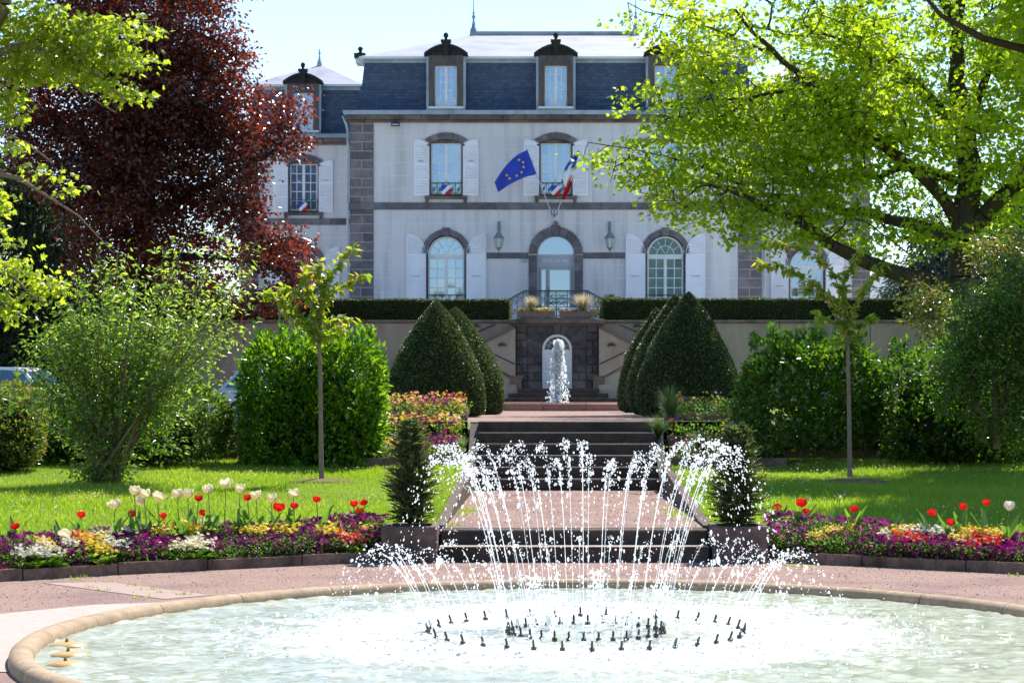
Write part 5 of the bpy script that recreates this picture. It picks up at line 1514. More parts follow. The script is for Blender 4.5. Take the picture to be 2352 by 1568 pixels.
# big maple on the right
MY = 52.0
limbs = [limb(MY, [(2222, 955, .44), (2216, 800, .38), (2214, 640, .34), (2218, 520, .30), (2228, 430, .26), (2218, 300, .22), (2195, 190, .17), (2200, 60, .12), (2212, -120, .07)]),
         limb(MY, [(2205, 665, .20), (2090, 640, .18), (1985, 606, .15), (1900, 568, .12), (1790, 500, .08), (1700, 462, .05), (1620, 440, .03)], -1.6),
         limb(MY, [(2208, 545, .17), (2100, 512, .13), (2000, 482, .10), (1850, 462, .07), (1700, 425, .045), (1560, 395, .028)], 1.2),
         limb(MY, [(2195, 505, .14), (2128, 420, .12), (2000, 318, .10), (1850, 205, .075), (1760, 120, .05), (1680, 40, .03)], -1.0),
         limb(MY, [(2212, 300, .15), (2150, 235, .13), (2090, 170, .11), (2010, 80, .07), (1985, -20, .04)], 1.0),
         limb(MY, [(2120, 205, .07), (2040, 145, .055), (1960, 120, .04), (1880, 90, .025)], -.8),
         limb(MY, [(2225, 530, .19), (2292, 458, .16), (2360, 395, .13), (2470, 280, .09), (2560, 180, .05)], -.8),
         limb(MY, [(2218, 300, .13), (2260, 200, .1), (2300, 80, .07), (2350, -60, .04)], .8),
         limb(MY, [(2214, 420, .09), (2120, 380, .07), (1990, 400, .05), (1870, 380, .035), (1760, 330, .02)], 2.0),
         limb(MY, [(1850, 205, .05), (1720, 230, .035), (1600, 240, .02), (1500, 250, .012)], -1.0),
         limb(MY, [(1760, 120, .04), (1640, 70, .025), (1520, 40, .015), (1440, 15, .01)], -.5),
         limb(MY, [(2200, 60, .12), (2080, -80, .08), (1900, -150, .05), (1750, -160, .03)], -4.5),
         limb(MY, [(1700, 425, .03), (1560, 370, .02), (1440, 345, .014), (1350, 335, .009)], -.7)]
blobs = [(1570, 115, 95, 45, MY - 1, 1.2), (1560, 190, 85, 34, MY - 1, 1.2), (1570, 300, 100, 40, MY - 1, 1.2), (1880, 400, 150, 110, MY - 1, 1.8), (1980, 260, 130, 90, MY - 1, 1.8), (1760, 560, 110, 30, MY - 1.5, 1.0), (1620, 150, 110, 60, MY - 1, 1.2), (1950, -130, 380, 120, MY - 4, 3.5), (1520, 25, 130, 50, MY - 1, 1.0), (1660, 75, 150, 75, MY, 1.6), (1880, 60, 230, 110, MY, 2.5), (2150, 60, 260, 150, MY, 3.0), (1560, 235, 140, 52, MY - 1, 1.2), (1660, 260, 150, 75, MY, 1.8),
         (1450, 360, 125, 48, MY - 1, 1.0), (1530, 415, 140, 60, MY - .5, 1.2), (1700, 340, 190, 110, MY, 2.0), (1640, 480, 150, 48, MY - 1, 1.4), (1800, 500, 150, 65, MY - 1, 1.8), (1920, 330, 170, 130, MY + .5, 2.5),
         (1830, 230, 150, 90, MY, 2.2), (2060, 520, 160, 75, MY, 2.2), (2150, 330, 170, 150, MY, 3), (2330, 200, 160, 230, MY, 3), (2350, 480, 130, 130, MY, 2.5), (2180, 560, 110, 50, MY - 1.5, 1.2), (2000, 180, 150, 90, MY, 2.2), (2450, 100, 160, 260, MY, 3)]
make_tree('maple_tree', 'large spreading yellow green maple on the right in front of the town hall', limbs, blobs, 3800, 17, .19, T_maple(), .10, 'maple_leaf', base=(X(2222, MY), MY, 1.26), flat=.38, droop=.6, twig=.0075, holes=.42, hk=1.9)

# maple standing outside the right edge, its limb enters at the top
NY = 36.0
limbs = [limb(NY, [(2500, 1015, .26), (2495, 700, .22), (2490, 400, .2), (2490, 180, .17), (2500, 0, .12), (2520, -250, .08)]),
         limb(NY, [(2485, 180, .08), (2352, 118, .062), (2250, 96, .048), (2150, 48, .034), (2105, 5, .022), (2090, -40, .015)], -.8),
         limb(NY, [(2495, 60, .1), (2400, -60, .07), (2250, -160, .04)], -1.5), limb(NY, [(2495, 120, .1), (2600, 20, .07), (2750, -60, .04)], -1.0), limb(NY, [(2495, -40, .08), (2450, -220, .05), (2380, -350, .03)], -2.0), limb(NY, [(2510, -150, .08), (2350, -280, .05), (2100, -330, .03)], 2.0), limb(NY, [(2510, -150, .09), (2450, -330, .06), (2350, -460, .03)], 7.0)]
blobs = [(2380, -480, 420, 110, NY + 6, 4.0), (2420, -330, 360, 110, NY + .5, 4.0), (2330, 45, 70, 35, NY - .6, .8), (2480, -20, 140, 110, NY - .5, 2.2), (2600, 60, 200, 140, NY, 2.5), (2400, -220, 260, 130, NY, 2.6), (2650, -150, 250, 200, NY, 2.5), (2250, -140, 120, 60, NY - 1.2, 1.4)]
make_tree('maple_tree', 'maple just outside the right edge whose grey limb enters at the top right', limbs, blobs, 3000, 26, .27, T_maple(), .14, 'maple_leaf', base=(X(2500, NY), NY, .7), flat=.4, droop=.6, holes=1.08, hk=.7)

# maple at the upper left
LY = 33.0
limbs = [limb(LY, [(-150, 1080, .28), (-140, 700, .24), (-120, 400, .2), (-90, 180, .17), (-40, 80, .15), (5, 10, .13), (10, -120, .1), (-20, -300, .06)]),
         limb(LY, [(-90, 160, .08), (0, 122, .055), (50, 108, .05), (100, 112, .045), (165, 130, .034), (215, 165, .026), (260, 205, .018), (300, 240, .01)], -.3),
         limb(LY, [(95, 110, .03), (105, 62, .024), (190, 72, .016), (280, 45, .010), (350, 40, .006)], .3),
         limb(LY, [(100, 112, .02), (130, 160, .015), (190, 215, .011), (260, 255, .007)], .2),
         limb(LY, [(-110, 390, .06), (0, 400, .042), (50, 412, .034), (80, 432, .026), (130, 462, .02), (190, 500, .013), (268, 582, .006)], -.3),
         limb(LY, [(-120, 560, .05), (-20, 620, .03), (40, 640, .02), (90, 690, .012), (130, 700, .008)], -.3),
         limb(LY, [(-100, 250, .05), (0, 300, .025), (60, 330, .015), (110, 370, .008)], .4),
         limb(LY, [(-40, 70, .08), (-150, -80, .06), (-300, -160, .04)], 0), limb(LY, [(10, -100, .06), (120, -180, .04), (220, -220, .02)], -.5)]
blobs = [(90, 55, 100, 48, LY, .7), (200, 95, 110, 60, LY, .6), (250, 160, 95, 60, LY - .2, .5), (300, 60, 65, 30, LY, .4), (120, 140, 100, 55, LY, .6), (330, 145, 45, 25, LY, .3), (30, 130, 60, 60, LY, .5), (300, 210, 40, 30, LY, .3),
         (100, 400, 45, 25, LY - .2, .3), (150, 435, 55, 22, LY - .2, .3), (195, 470, 38, 20, LY - .2, .3), (45, 620, 70, 55, LY, .4), (110, 670, 55, 35, LY, .4), (20, 560, 30, 40, LY, .3), (40, 345, 40, 15, LY, .3), (10, 250, 40, 60, LY, .4), (-20, 480, 40, 80, LY, .4), (20, 700, 40, 40, LY, .4), (270, 245, 25, 12, LY, .2),
         (-150, -60, 220, 140, LY, 1.8), (120, -150, 200, 80, LY, 1.5)]
make_tree('maple_tree', 'sunny yellow green maple branches reaching in at the upper left', limbs, blobs, 1050, 15, .12, T_maple(), .08, 'sunny_maple_leaf', 'young_bark', base=(X(-150, LY), LY, .5), flat=.4, droop=.7, twig=.004, holes=.3, hk=3)

# copper beech
CY = 78.0
limbs = [limb(CY, [(310, 965, .52), (318, 780, .45), (325, 600, .4), (335, 420, .33), (360, 220, .25), (385, 20, .16), (390, -150, .08)]),
         limb(CY, [(328, 520, .18), (430, 450, .13), (540, 400, .09), (640, 350, .05)], -1.0), limb(CY, [(330, 440, .18), (220, 350, .14), (100, 270, .11), (20, 320, .07)], .5),
         limb(CY, [(326, 600, .16), (430, 590, .11), (540, 600, .07), (660, 610, .035)], -1.6), limb(CY, [(345, 330, .16), (450, 230, .1), (520, 130, .06)], -1.2),
         limb(CY, [(325, 560, .14), (210, 470, .1), (130, 480, .06)], -.8), limb(CY, [(350, 300, .15), (270, 150, .1), (220, 20, .06)], .4), limb(CY, [(325, 640, .1), (220, 650, .07), (120, 690, .04)], -.5)]
blobs = [(430, 60, 110, 120, CY, 2.5), (400, 200, 170, 150, CY, 3), (330, 360, 200, 150, CY, 3), (510, 230, 95, 140, CY, 2.2), (590, 330, 105, 100, CY - .6, 2), (545, 440, 110, 100, CY - .6, 2.2), (610, 590, 100, 48, CY - 1.5, 1.3), (470, 540, 140, 110, CY - .5, 2.5),
         (240, 110, 160, 150, CY, 3), (130, 300, 150, 80, CY + 1, 2), (250, 480, 110, 110, CY, 2.5), (660, 250, 45, 55, CY - .8, 1), (570, 680, 100, 45, CY - 1.3, 1.2), (300, 600, 150, 80, CY, 2), (480, 640, 110, 70, CY - 1, 1.6), (540, 110, 28, 60, CY, 1), (90, 200, 100, 120, CY + 1, 2),
         (670, 330, 35, 35, CY - .8, .7), (675, 560, 40, 28, CY - 1.4, .7), (330, -60, 260, 120, CY, 3), (530, 730, 45, 15, CY - 1.2, .6), (640, 590, 80, 45, CY - 2, 1.5), (680, 640, 40, 35, CY - 2, 1.2), (620, 540, 80, 35, CY - 2, 1.5), (600, 690, 90, 40, CY - 2, 1.5)]
make_tree('copper_beech', 'tall dark red copper beech left of the town hall', limbs, blobs + [(310, 430, 130, 120, CY - 1, 2), (330, 250, 120, 100, CY - 1, 2), (80, 320, 110, 80, CY + 1, 2), (40, 180, 70, 80, CY + 1, 2), (180, 420, 120, 70, CY, 2)], 6200, 20, .22, T_oval(.4), .13, 'beech_leaf', 'dark_bark', base=(X(310, CY), CY, .9), flat=.5, droop=.5, holes=.16, hk=1.4, keep=lambda q: ~((1261.5 + (q[:, 0] - CX) * F / q[:, 1] > 600) & (np.abs(905 - (q[:, 2] - EYE) * F / q[:, 1] - 440) < 80)))

# dark trees far left and far right
def conifer(name, label, xd, Y, z0, ytop, blobs, n, per, m, size=.3, spread=.22, trunk=.3, droop=1.6, gpl=None):
    limbs = [limb(Y, [(xd, 905 - (z0 - EYE) * F / Y, trunk), (xd + 4, (ytop + 900) / 2, trunk * .6), (xd, ytop, .04)])]
    return make_tree(name, label, limbs, blobs, n, per, spread, T_long(.13), size, m, base=(X(xd, Y), Y, z0), flat=.7, droop=droop, twig=.006)
conifer('weeping_conifer', 'dark weeping conifer at the far left below the maple branch', 60, 84, .9, 380, [(30, 400, 60, 60, 83, 2), (60, 500, 95, 110, 83, 2), (130, 570, 80, 100, 83, 2), (50, 690, 100, 120, 83, 2), (100, 800, 130, 110, 83, 2), (210, 720, 80, 120, 83, 2), (60, 900, 160, 60, 83, 2)], 900, 22, 'conifer_leaf', .34, .3)
conifer('dark_conifer', 'dark evergreen behind the arching shrub', 330, 86.5, 4.05, 560, [(330, 640, 70, 60, 86.5, 1.2), (300, 700, 130, 60, 86.5, 1.2), (420, 690, 110, 50, 86.5, 1.2)], 320, 20, 'conifer_leaf', .3, .28)
conifer('blue_conifer', 'grey green conifer beyond the right end of the house', 2130, 96, 4.05, 575, [(2130, 640, 70, 50, 96, 1.2), (2110, 680, 80, 35, 96, 1.2), (2170, 620, 60, 60, 96, 1.2), (2180, 560, 30, 50, 96, 1)], 330, 20, 'blue_conifer_leaf', .32, .28, droop=.8)
conifer('dark_conifer', 'dark conifer half hidden behind the trunk of the large maple', 2330, 80, 1.26, 430, [(2330, 560, 90, 120, 80, 1.5), (2320, 700, 120, 120, 80, 1.6), (2120, 520, 40, 60, 80, 1)], 420, 20, 'conifer_leaf', .3, .26, droop=1.0)
make_tree('flowering_shrub', 'reddish tipped shrub below the big maple on the right', [limb(43, [(2250, 960, .08), (2240, 800, .07), (2230, 650, .05)]), limb(43, [(2240, 780, .05), (2300, 650, .03), (2330, 560, .02)]), limb(43, [(2240, 800, .05), (2150, 700, .03), (2100, 640, .02)])],
          [(2300, 580, 75, 55, 43, .8), (2125, 690, 50, 45, 43, .7), (2230, 765, 110, 50, 43, .8), (2340, 650, 70, 80, 43, .8), (2130, 720, 60, 40, 43, .6)], 420, 14, .13, T_oval(.3), .085, 'photinia_leaf', 'stem_brown', cat='shrub', part='foliage', flat=.6, wood='stems')
make_tree('tall_shrub', 'tall dark fine leaved shrub at the right edge', [limb(36, [(2290, 1030, .06), (2285, 880, .05), (2280, 700, .03)]), limb(36, [(2290, 1000, .05), (2220, 850, .03), (2190, 740, .02)]), limb(36, [(2290, 1000, .05), (2340, 820, .03), (2350, 640, .02)])],
          [(2290, 850, 105, 170, 36, .8), (2240, 760, 80, 110, 36, .6), (2320, 660, 55, 100, 36, .6), (2190, 860, 70, 110, 36, .6), (2310, 980, 80, 60, 36, .6), (2340, 560, 30, 50, 36, .4), (2400, 800, 100, 200, 36, .8)], 1100, 18, .085, T_long(.24), .075, 'dark_laurel_leaf', 'stem_brown', cat='shrub', part='foliage', flat=.9, wood='stems')

# young cherry trees
def cherry(name, label, bx, by, Y, stems, dens=34):
    t = empty(name, (X(bx, Y), Y, Z(by, Y))); tag(t, label, 'tree')
    limbs = [limb(Y, s[0], s[1]) for s in stems]
    A, B, ra, rb = skeleton(limbs, np.zeros((0, 3)))
    V, Fc = tubes_np(A, B, ra, rb, 7); mesh_np('trunk', V, Fc, 'young_bark', t, smooth=True)
    P_, D_ = [], []
    for L_ in limbs[1:]:
        pts = np.array([q[:3] for q in L_])
        for a, b in zip(pts[:-1], pts[1:]):
            k = max(1, int(np.linalg.norm(b - a) * dens)); s = RNG.random((k, 1)); P_.append(a * (1 - s) + b * s); D_.append(np.tile(unit((b - a)[None]), (k, 1)))
    P_ = np.vstack(P_); D_ = np.vstack(D_); n = len(P_)
    d = D_ * .5 + rdir(n) * .8 + np.array([0, 0, -.35])
    off = rdir(n) * .035
    v, f, r = scatter(T_oval(.27), P_ + off, d, np.array([0, 0, 1.0]) + RNG.normal(size=(n, 3)) * .45, RNG.uniform(.085, .155, n))
    mesh_np('foliage', v, f, 'cherry_leaf', t, r)
    i = RNG.choice(n, 26); pf = P_[i] + rdir(26) * .05 + np.array([0, 0, -.04]); pf = np.repeat(pf, 4, 0) + RNG.normal(size=(104, 3)) * .02
    v, f, r = scatter(T_flower(), pf, rdir(104), rdir(104), .022); mesh_np('blossom', v, f, 'pink_petal', t, r)
cherry('young_cherry_tree', 'slender young cherry tree before the bright laurel on the left lawn', 739, 1101, 34.0, [
    ([(739, 1104, .036), (737, 1000, .031), (736, 880, .028), (733, 790, .026), (735, 740, .02)], 0),
    ([(733, 790, .013), (700, 745, .01), (665, 700, .007), (610, 672, .004)], -.2), ([(735, 750, .014), (738, 690, .011), (752, 640, .008), (785, 600, .005), (812, 563, .003)], .1),
    ([(738, 700, .008), (775, 665, .006), (812, 645, .004), (842, 630, .003)], -.1), ([(735, 755, .009), (765, 735, .006), (808, 728, .003)], .15), ([(735, 745, .01), (715, 680, .008), (695, 640, .005), (700, 612, .003)], .2),
    ([(733, 770, .008), (695, 735, .006), (655, 715, .003)], -.3), ([(715, 690, .006), (672, 668, .004), (640, 660, .003)], .1), ([(745, 660, .006), (722, 625, .004), (735, 600, .002)], 0), ([(735, 775, .006), (765, 770, .004), (790, 755, .002)], -.2)], 125)
cherry('young_cherry_tree', 'slender young cherry tree before the loose shrub on the right lawn', 1951, 1092, 34.2, [
    ([(1952, 1095, .034), (1951, 1000, .03), (1949, 880, .027), (1947, 780, .024), (1945, 740, .02)], 0),
    ([(1946, 760, .012), (1910, 690, .009), (1850, 640, .006), (1790, 610, .004), (1735, 605, .003)], -.2), ([(1945, 745, .012), (1935, 670, .009), (1905, 610, .006), (1850, 570, .004), (1765, 550, .003)], .2),
    ([(1945, 745, .011), (1970, 690, .008), (2000, 640, .005), (2040, 600, .003)], .1), ([(1935, 670, .007), (1950, 620, .005), (1975, 580, .003)], -.1), ([(1946, 755, .008), (1900, 735, .005), (1870, 725, .003)], -.3),
    ([(1945, 770, .007), (1980, 740, .005), (2015, 725, .003)], .2), ([(1910, 690, .006), (1880, 665, .004), (1830, 665, .003)], 0), ([(1946, 790, .005), (1960, 780, .003), (1975, 770, .002)], 0), ([(1946, 790, .005), (1925, 785, .003), (1915, 790, .002)], 0)], 100)
for (xd, yd, nm) in ((745, 1103, 'left'), (1960, 1096, 'right')):
    Y = 33.9; x, z = X(xd, Y), lawn_z(Y)
    mb = MB(); mb.lathe([(.5, -.04), (.40, .0), (.2, .018), (.02, .022)], (x, Y, z), 18); mb.v = [(a + .04 * math.sin(b * 9), b + .05 * math.sin(a * 7), c) for a, b, c in mb.v]
    tag(mb.build('bark_mulch', 'bark_mulch', smooth=True), 'ring of brown bark mulch round the young cherry on the %s lawn' % nm, 'mulch')

# thujas in the planters
for (xd, top, nm, sc) in ((942, 966, 'left', 1.0), (1692, 978, 'right', 1.05)):
    Y = 26.1; x = X(xd, Y); t = empty('planter_conifer', (x, Y, .33)); tag(t, 'bushy dwarf conifer growing in the %s stone planter' % nm, 'shrub')
    MB().tube([(x, Y, .3), (x + .01, Y, .8), (x, Y, Z(top, Y) - .1)], [.022, .015, .006], 6).build('trunk', 'bark', t)
    h = Z(top, Y) - .33; V_, D_, N_, Z_ = [], [], [], []
    tw = MB()
    for k in range(520):
        u = RNG.random() ** .95; z = .35 + u * h * .95; a = RNG.random() * 6.283; el_ = RNG.uniform(.1, .75) + .5 * u
        L_ = float(np.interp(u, [0, .12, .45, .75, .92, 1], [.26, .33, .31, .25, .16, .09])) * sc * RNG.uniform(.5, 1.25)
        d0 = np.array([math.cos(a) * math.cos(el_), math.sin(a) * math.cos(el_), math.sin(el_)]); sd = np.array([-math.sin(a), math.cos(a), RNG.normal() * .25]); b0 = np.array([x, Y, z])
        tw.tube([tuple(b0), tuple(b0 + d0 * L_ * .9)], [.003, .0012], 3, False)
        m = int(26 + 60 * L_); t_ = np.sort(RNG.uniform(.18, 1.0, m)); sg = np.where(np.arange(m) % 2, 1, -1)[:, None]
        V_.append(b0 + d0 * (t_ * L_)[:, None] + np.array([0, 0, -.05]) * (t_ ** 2)[:, None]); D_.append(d0 * .9 + sd * sg * RNG.uniform(.4, 1.0, (m, 1)) + RNG.normal(size=(m, 3)) * .15); N_.append(np.cross(d0, sd) + RNG.normal(size=(m, 3)) * .3); Z_.append(RNG.uniform(.036, .064, m) * (1.15 - .45 * t_))
    tw.build('twigs', 'stem_brown', t)
    v, f, rn = scatter(T_long(.17), np.vstack(V_), np.vstack(D_), np.vstack(N_), np.concatenate(Z_)); mesh_np('foliage', v, f, 'thuja_leaf', t, rn)

# ------------------------------------------------------------------ grass
def grass():
    parts = []
    for side in (-1, 1):
        n = 190000
        x = RNG.uniform(1.46, 7.6, n); ky = np.interp(x, [1.2, 1.92, 2.42, 3.65, 4.18, 5.18, 6.5, 8], [26.0, 25.86, 25.5, 24.5, 24.1, 23.15, 21.6, 19.5]) + 1.0
        y = ky + (38.6 - ky) * RNG.random(n) ** 1.15
        ok = (x < .225 * y + .3); x, y = x[ok], y[ok]; m = len(x)
        z = .25 + .038 * (y - 26) - .03 + .015 * np.sin(x * 2.1 + y)
        p = np.stack([side * x, y, z], 1)
        d = np.array([0, 0, 1.0]) + RNG.normal(size=(m, 3)) * np.array([.55, .55, .1])
        patch = np.clip(noise3(p, 1.7, 31) * .3 + .45, 0, 1)
        h = RNG.uniform(.03, .07, m) * (.75 + .5 * np.clip(noise3(p, 1.1, 32) * .5 + .5, 0, 1)) * np.where(RNG.random(m) < .02, 1.7, 1)
        parts.append(scatter(T_blade(.075), p, d, RNG.normal(size=(m, 3)), h, np.clip(RNG.random(m) * .5 + patch * .55, 0, 1)))
    v, f, r = merge(parts); stuff(mesh_np('grass', v, f, 'grass_blade', None, r), 'short sunlit grass of the two lawns', 'grass')
    n = 1500; s = RNG.choice([-1, 1], n); x = RNG.uniform(1.6, 7.0, n); y = 26.5 + 11 * RNG.random(n)
    q = np.stack([s * x, y, 0 * x], 1); keep = (noise3(q, 1.2, 41) > .1); q = q[keep]; q[:, 2] = .25 + .038 * (q[:, 1] - 26) + RNG.uniform(.02, .05, len(q)); m = len(q)
    v, f, r = scatter(T_flower(6), q, rdir(m) * np.array([1, 1, .2]), np.array([0, -.4, 1.0]) + RNG.normal(size=(m, 3)) * .2, RNG.uniform(.008, .014, m))
    stuff(mesh_np('daisies', v, f, 'white_petal', None, r), 'tiny white daisies scattered over the lawns', 'daisies')
grass()
def pebbles():
    n = 15000; x = RNG.uniform(-6.5, 6.2, n); y = 19 + 7 * RNG.random(n); ok = (np.hypot(x - BC[0], (y - BC[1]) / STY) > RO + .02) & (y < np.interp(np.abs(x), [1.2, 1.92, 2.42, 3.65, 4.18, 5.18, 6.5], [25.8, 25.8, 25.45, 24.45, 24.05, 23.1, 21.5]) - .04)
    m = 7000; p = np.vstack([np.stack([x, y, 0 * x + .003], 1)[ok], np.stack([RNG.uniform(-1.3, 1.3, m), RNG.uniform(26.65, 36.7, m), np.full(m, .312)], 1)]); n = len(p)
    V = np.array([(1, 0, 0), (-1, 0, 0), (0, 1, 0), (0, -1, 0), (0, 0, .7), (0, 0, -.4)]); Fo = np.array([(0, 2, 4), (2, 1, 4), (1, 3, 4), (3, 0, 4), (2, 0, 5), (1, 2, 5), (3, 1, 5), (0, 3, 5)])
    a = RNG.random(n) * 6.28; r = np.exp(RNG.normal(size=n) * .35) * .0042; c, s_ = np.cos(a) * r, np.sin(a) * r
    W = np.stack([V[None, :, 0] * c[:, None] - V[None, :, 1] * s_[:, None], V[None, :, 0] * s_[:, None] + V[None, :, 1] * c[:, None], V[None, :, 2] * r[:, None]], 2) + p[:, None]
    stuff(mesh_np('gravel_stones', W.reshape(-1, 3), (Fo[None] + (np.arange(n) * 6)[:, None, None]).reshape(-1, 3), 'pebble', None, np.repeat(RNG.random(n), 6)), 'loose red and grey gravel stones on plaza and path', 'gravel')
pebbles()
# tufts and weeds along kerbs and path edges
pts = []
for xd, yd in ((185, 1326), (172, 1330), (1010, 1283), (1075, 1286), (1080, 1285), (1820, 1300), (1845, 1302), (2240, 1312), (2262, 1314), (2235, 1310), (2330, 1322), (760, 1292), (700, 1296), (250, 1338), (300, 1346), (340, 1355), (380, 1362), (420, 1366), (210, 1350), (240, 1356), (330, 1372)):
    q = gp(xd, yd); pts.append((q[0], q[1], 0))
for k in range(34): s = RNG.choice([-1, 1]); y = RNG.uniform(26.7, 31); pts.append((s * RNG.uniform(1.1, 1.32), y, .31))
P_ = np.array(pts); P_ = np.repeat(P_, 26, 0); m = len(P_); P_ = P_ + RNG.normal(size=(m, 3)) * np.array([.05, .03, 0])
v, f, r = scatter(T_blade(.12), P_, np.array([0, 0, 1.0]) + RNG.normal(size=(m, 3)) * .7, RNG.normal(size=(m, 3)), RNG.uniform(.02, .05, m))
stuff(mesh_np('weeds', v, f, 'grass_blade', None, r), 'small weeds growing along kerbs and joints', 'weeds')

# ------------------------------------------------------------------ flower beds
def bed_z(d): return np.interp(d, [.1, .45, .85, 1.12], [.085, .18, .25, .22])
def bed_point(xd, yd, up=.1):
    best = None
    for d in np.linspace(.12, 1.05, 40):
        Y = 25.0
        for _ in range(4): Y = kerb_y(X(xd, Y)) + d
        yy = 905 + (EYE - bed_z(d) - up) * F / Y
        if best is None or abs(yy - yd) < best[0]: best = (abs(yy - yd), d, Y)
    return X(xd, best[2]), best[2], float(bed_z(best[1])), best[1]

CLUMPS = {-1: [], 1: []}
def primrose(xd, yd, m, label, s=1.0):
    x, y, z, d = bed_point(xd, yd, .13)
    CLUMPS[-1 if x < 0 else 1].append((x, y))
    t = empty('primrose', (x, y, z)); tag(t, label, 'primrose')
    n = 16; a = RNG.random(n) * 6.283; p = np.stack([x + .03 * np.cos(a), y + .03 * np.sin(a), np.full(n, z + .01)], 1)
    v, f, r = scatter(T_oval(.35), p, np.stack([np.cos(a), np.sin(a), RNG.uniform(.25, .9, n)], 1), np.array([0, 0, 1.0]) + RNG.normal(size=(n, 3)) * .2, RNG.uniform(.10, .16, n) * s)
    mesh_np('leaves', v, f, 'bed_leaf', t, r)
    n = 58; q = RNG.normal(size=(n, 3)) * np.array([.068, .055, .026]) * s + np.array([x, y - .02, z + .16 * s])
    v, f, r = scatter(T_flower(), q, rdir(n) * np.array([1, 1, .3]), np.array([0, -.7, 1.0]) + RNG.normal(size=(n, 3)) * .45, RNG.uniform(.015, .021, n) * s)
    stuff(mesh_np('flowers', v, f, m, t, r))
ORD = ['first', 'second', 'third', 'fourth', 'fifth', 'sixth', 'seventh', 'eighth', 'ninth', 'tenth', 'eleventh', 'twelfth', 'thirteenth', 'fourteenth']
PR = {'yellow': ('yellow_petal', [(88, 1248), (108, 1262), (190, 1240), (205, 1252), (215, 1238), (232, 1274), (365, 1225), (385, 1215), (415, 1212), (440, 1220), (450, 1215), (575, 1222), (600, 1220), (648, 1215), (655, 1222), (745, 1224), (768, 1228), (765, 1212), (835, 1218)]),
      'pale yellow': ('cream_petal', [(235, 1232), (412, 1256), (455, 1245), (460, 1258), (440, 1268)]), 'cream': ('white_petal', [(58, 1286), (82, 1282), (95, 1258), (117, 1276), (158, 1250), (265, 1250), (290, 1222), (487, 1210)]), 'red': ('red_petal', [(178, 1238), (795, 1238), (812, 1252)])}
for c_, (m, L_) in PR.items():
    for i, (xd, yd) in enumerate(sorted(L_)): primrose(xd, yd, m, '%s primrose, %s %s one from the left in the left flower bed' % (c_, ORD[i] if i < 14 else ORD[i - 14] + ' after the fourteenth', c_))
PR2 = {'yellow': ('yellow_petal', [(1878, 1232), (1905, 1218), (1928, 1218), (1952, 1216), (2052, 1220), (2078, 1214), (2205, 1236), (2233, 1220), (2262, 1224), (2292, 1222), (2215, 1218)]), 'red': ('red_petal', [(2068, 1228), (2098, 1232), (2108, 1236), (2246, 1230), (2272, 1240), (2240, 1246), (2285, 1244)]), 'white': ('white_petal', [(1800, 1206), (2040, 1226), (2105, 1214), (2150, 1222), (2175, 1218)])}
for c_, (m, L_) in PR2.items():
    for i, (xd, yd) in enumerate(sorted(L_)): primrose(xd, yd, m, '%s primrose, %s %s one from the left in the right flower bed' % (c_, ORD[i], c_), .9)

def pansies(side, label):
    n = 5200; x = RNG.uniform(1.96, 7.4, n); d = RNG.uniform(.1, 1.02, n)
    y = np.interp(x, [1.2, 1.92, 2.42, 3.65, 4.18, 5.18, 6.5, 8], [26.0, 25.86, 25.5, 24.5, 24.1, 23.15, 21.6, 19.5]) + d
    p = np.stack([side * x, y, bed_z(d)], 1)
    ok = np.abs(p[:, 0]) < .225 * y + .6
    for cx_, cy_ in CLUMPS[side]: ok &= np.hypot(p[:, 0] - cx_, (p[:, 1] - cy_)) > .105
    p = p[ok]; n = len(p); mound = .14 + .05 * noise3(p, 4, 12)
    # leaves
    k = n * 7; lp = np.repeat(p, 7, 0) + RNG.normal(size=(k, 3)) * np.array([.045, .045, .0]); lp[:, 2] += RNG.random(k) * np.repeat(np.clip(mound, .05, .2), 7)
    v, f, r = scatter(T_oval(.3), lp, rdir(k) + np.array([0, 0, .4]), np.array([0, 0, 1.0]) + RNG.normal(size=(k, 3)) * .5, RNG.uniform(.022, .042, k)); 
    o = mesh_np('pansy_leaves', v, f, 'bed_leaf', None, r * .8); stuff(o, 'small green leaves below the pansies of the %s bed' % label, 'pansies')
    fp = p + RNG.normal(size=(n, 3)) * np.array([.03, .03, .012]); fp[:, 2] += np.clip(mound, .05, .2) + .015
    fp = fp[RNG.random(n) < np.clip(.75 + .4 * noise3(fp, 2.3, 14), .25, 1)]; n = len(fp)
    m = 2600; x = RNG.uniform(1.96, 7.4, m); d = RNG.uniform(.06, .42, m); y = np.interp(x, [1.2, 1.92, 2.42, 3.65, 4.18, 5.18, 6.5, 8], [26.0, 25.86, 25.5, 24.5, 24.1, 23.15, 21.6, 19.5]) + d
    ef = np.stack([side * x, y, bed_z(d) + RNG.uniform(.02, .15, m)], 1); okf = np.abs(ef[:, 0]) < .225 * y + .6
    for cx_, cy_ in CLUMPS[side]: okf &= np.hypot(ef[:, 0] - cx_, (ef[:, 1] - cy_)) > .13
    ef = ef[okf & (RNG.random(m) < np.clip(.55 + .5 * noise3(ef, 2.3, 14), .12, 1))]; fp = np.vstack([fp, ef]); n = len(fp)
    v, f, r = scatter(T_flower(), fp, rdir(n) * np.array([1, 1, .2]), np.array([0, -1.0, .8]) + RNG.normal(size=(n, 3)) * .5, RNG.uniform(.016, .027, n), np.clip(RNG.random(n) * .75 + .25 * np.clip(noise3(fp, 2, 16) * .5 + .5, 0, 1), 0, 1))
    o = mesh_np('pansy_flowers', v, f, 'pansy_petal', None, r); stuff(o, 'mass of purple pansies filling the %s bed' % label, 'pansies')
pansies(-1, 'left'); pansies(1, 'right')

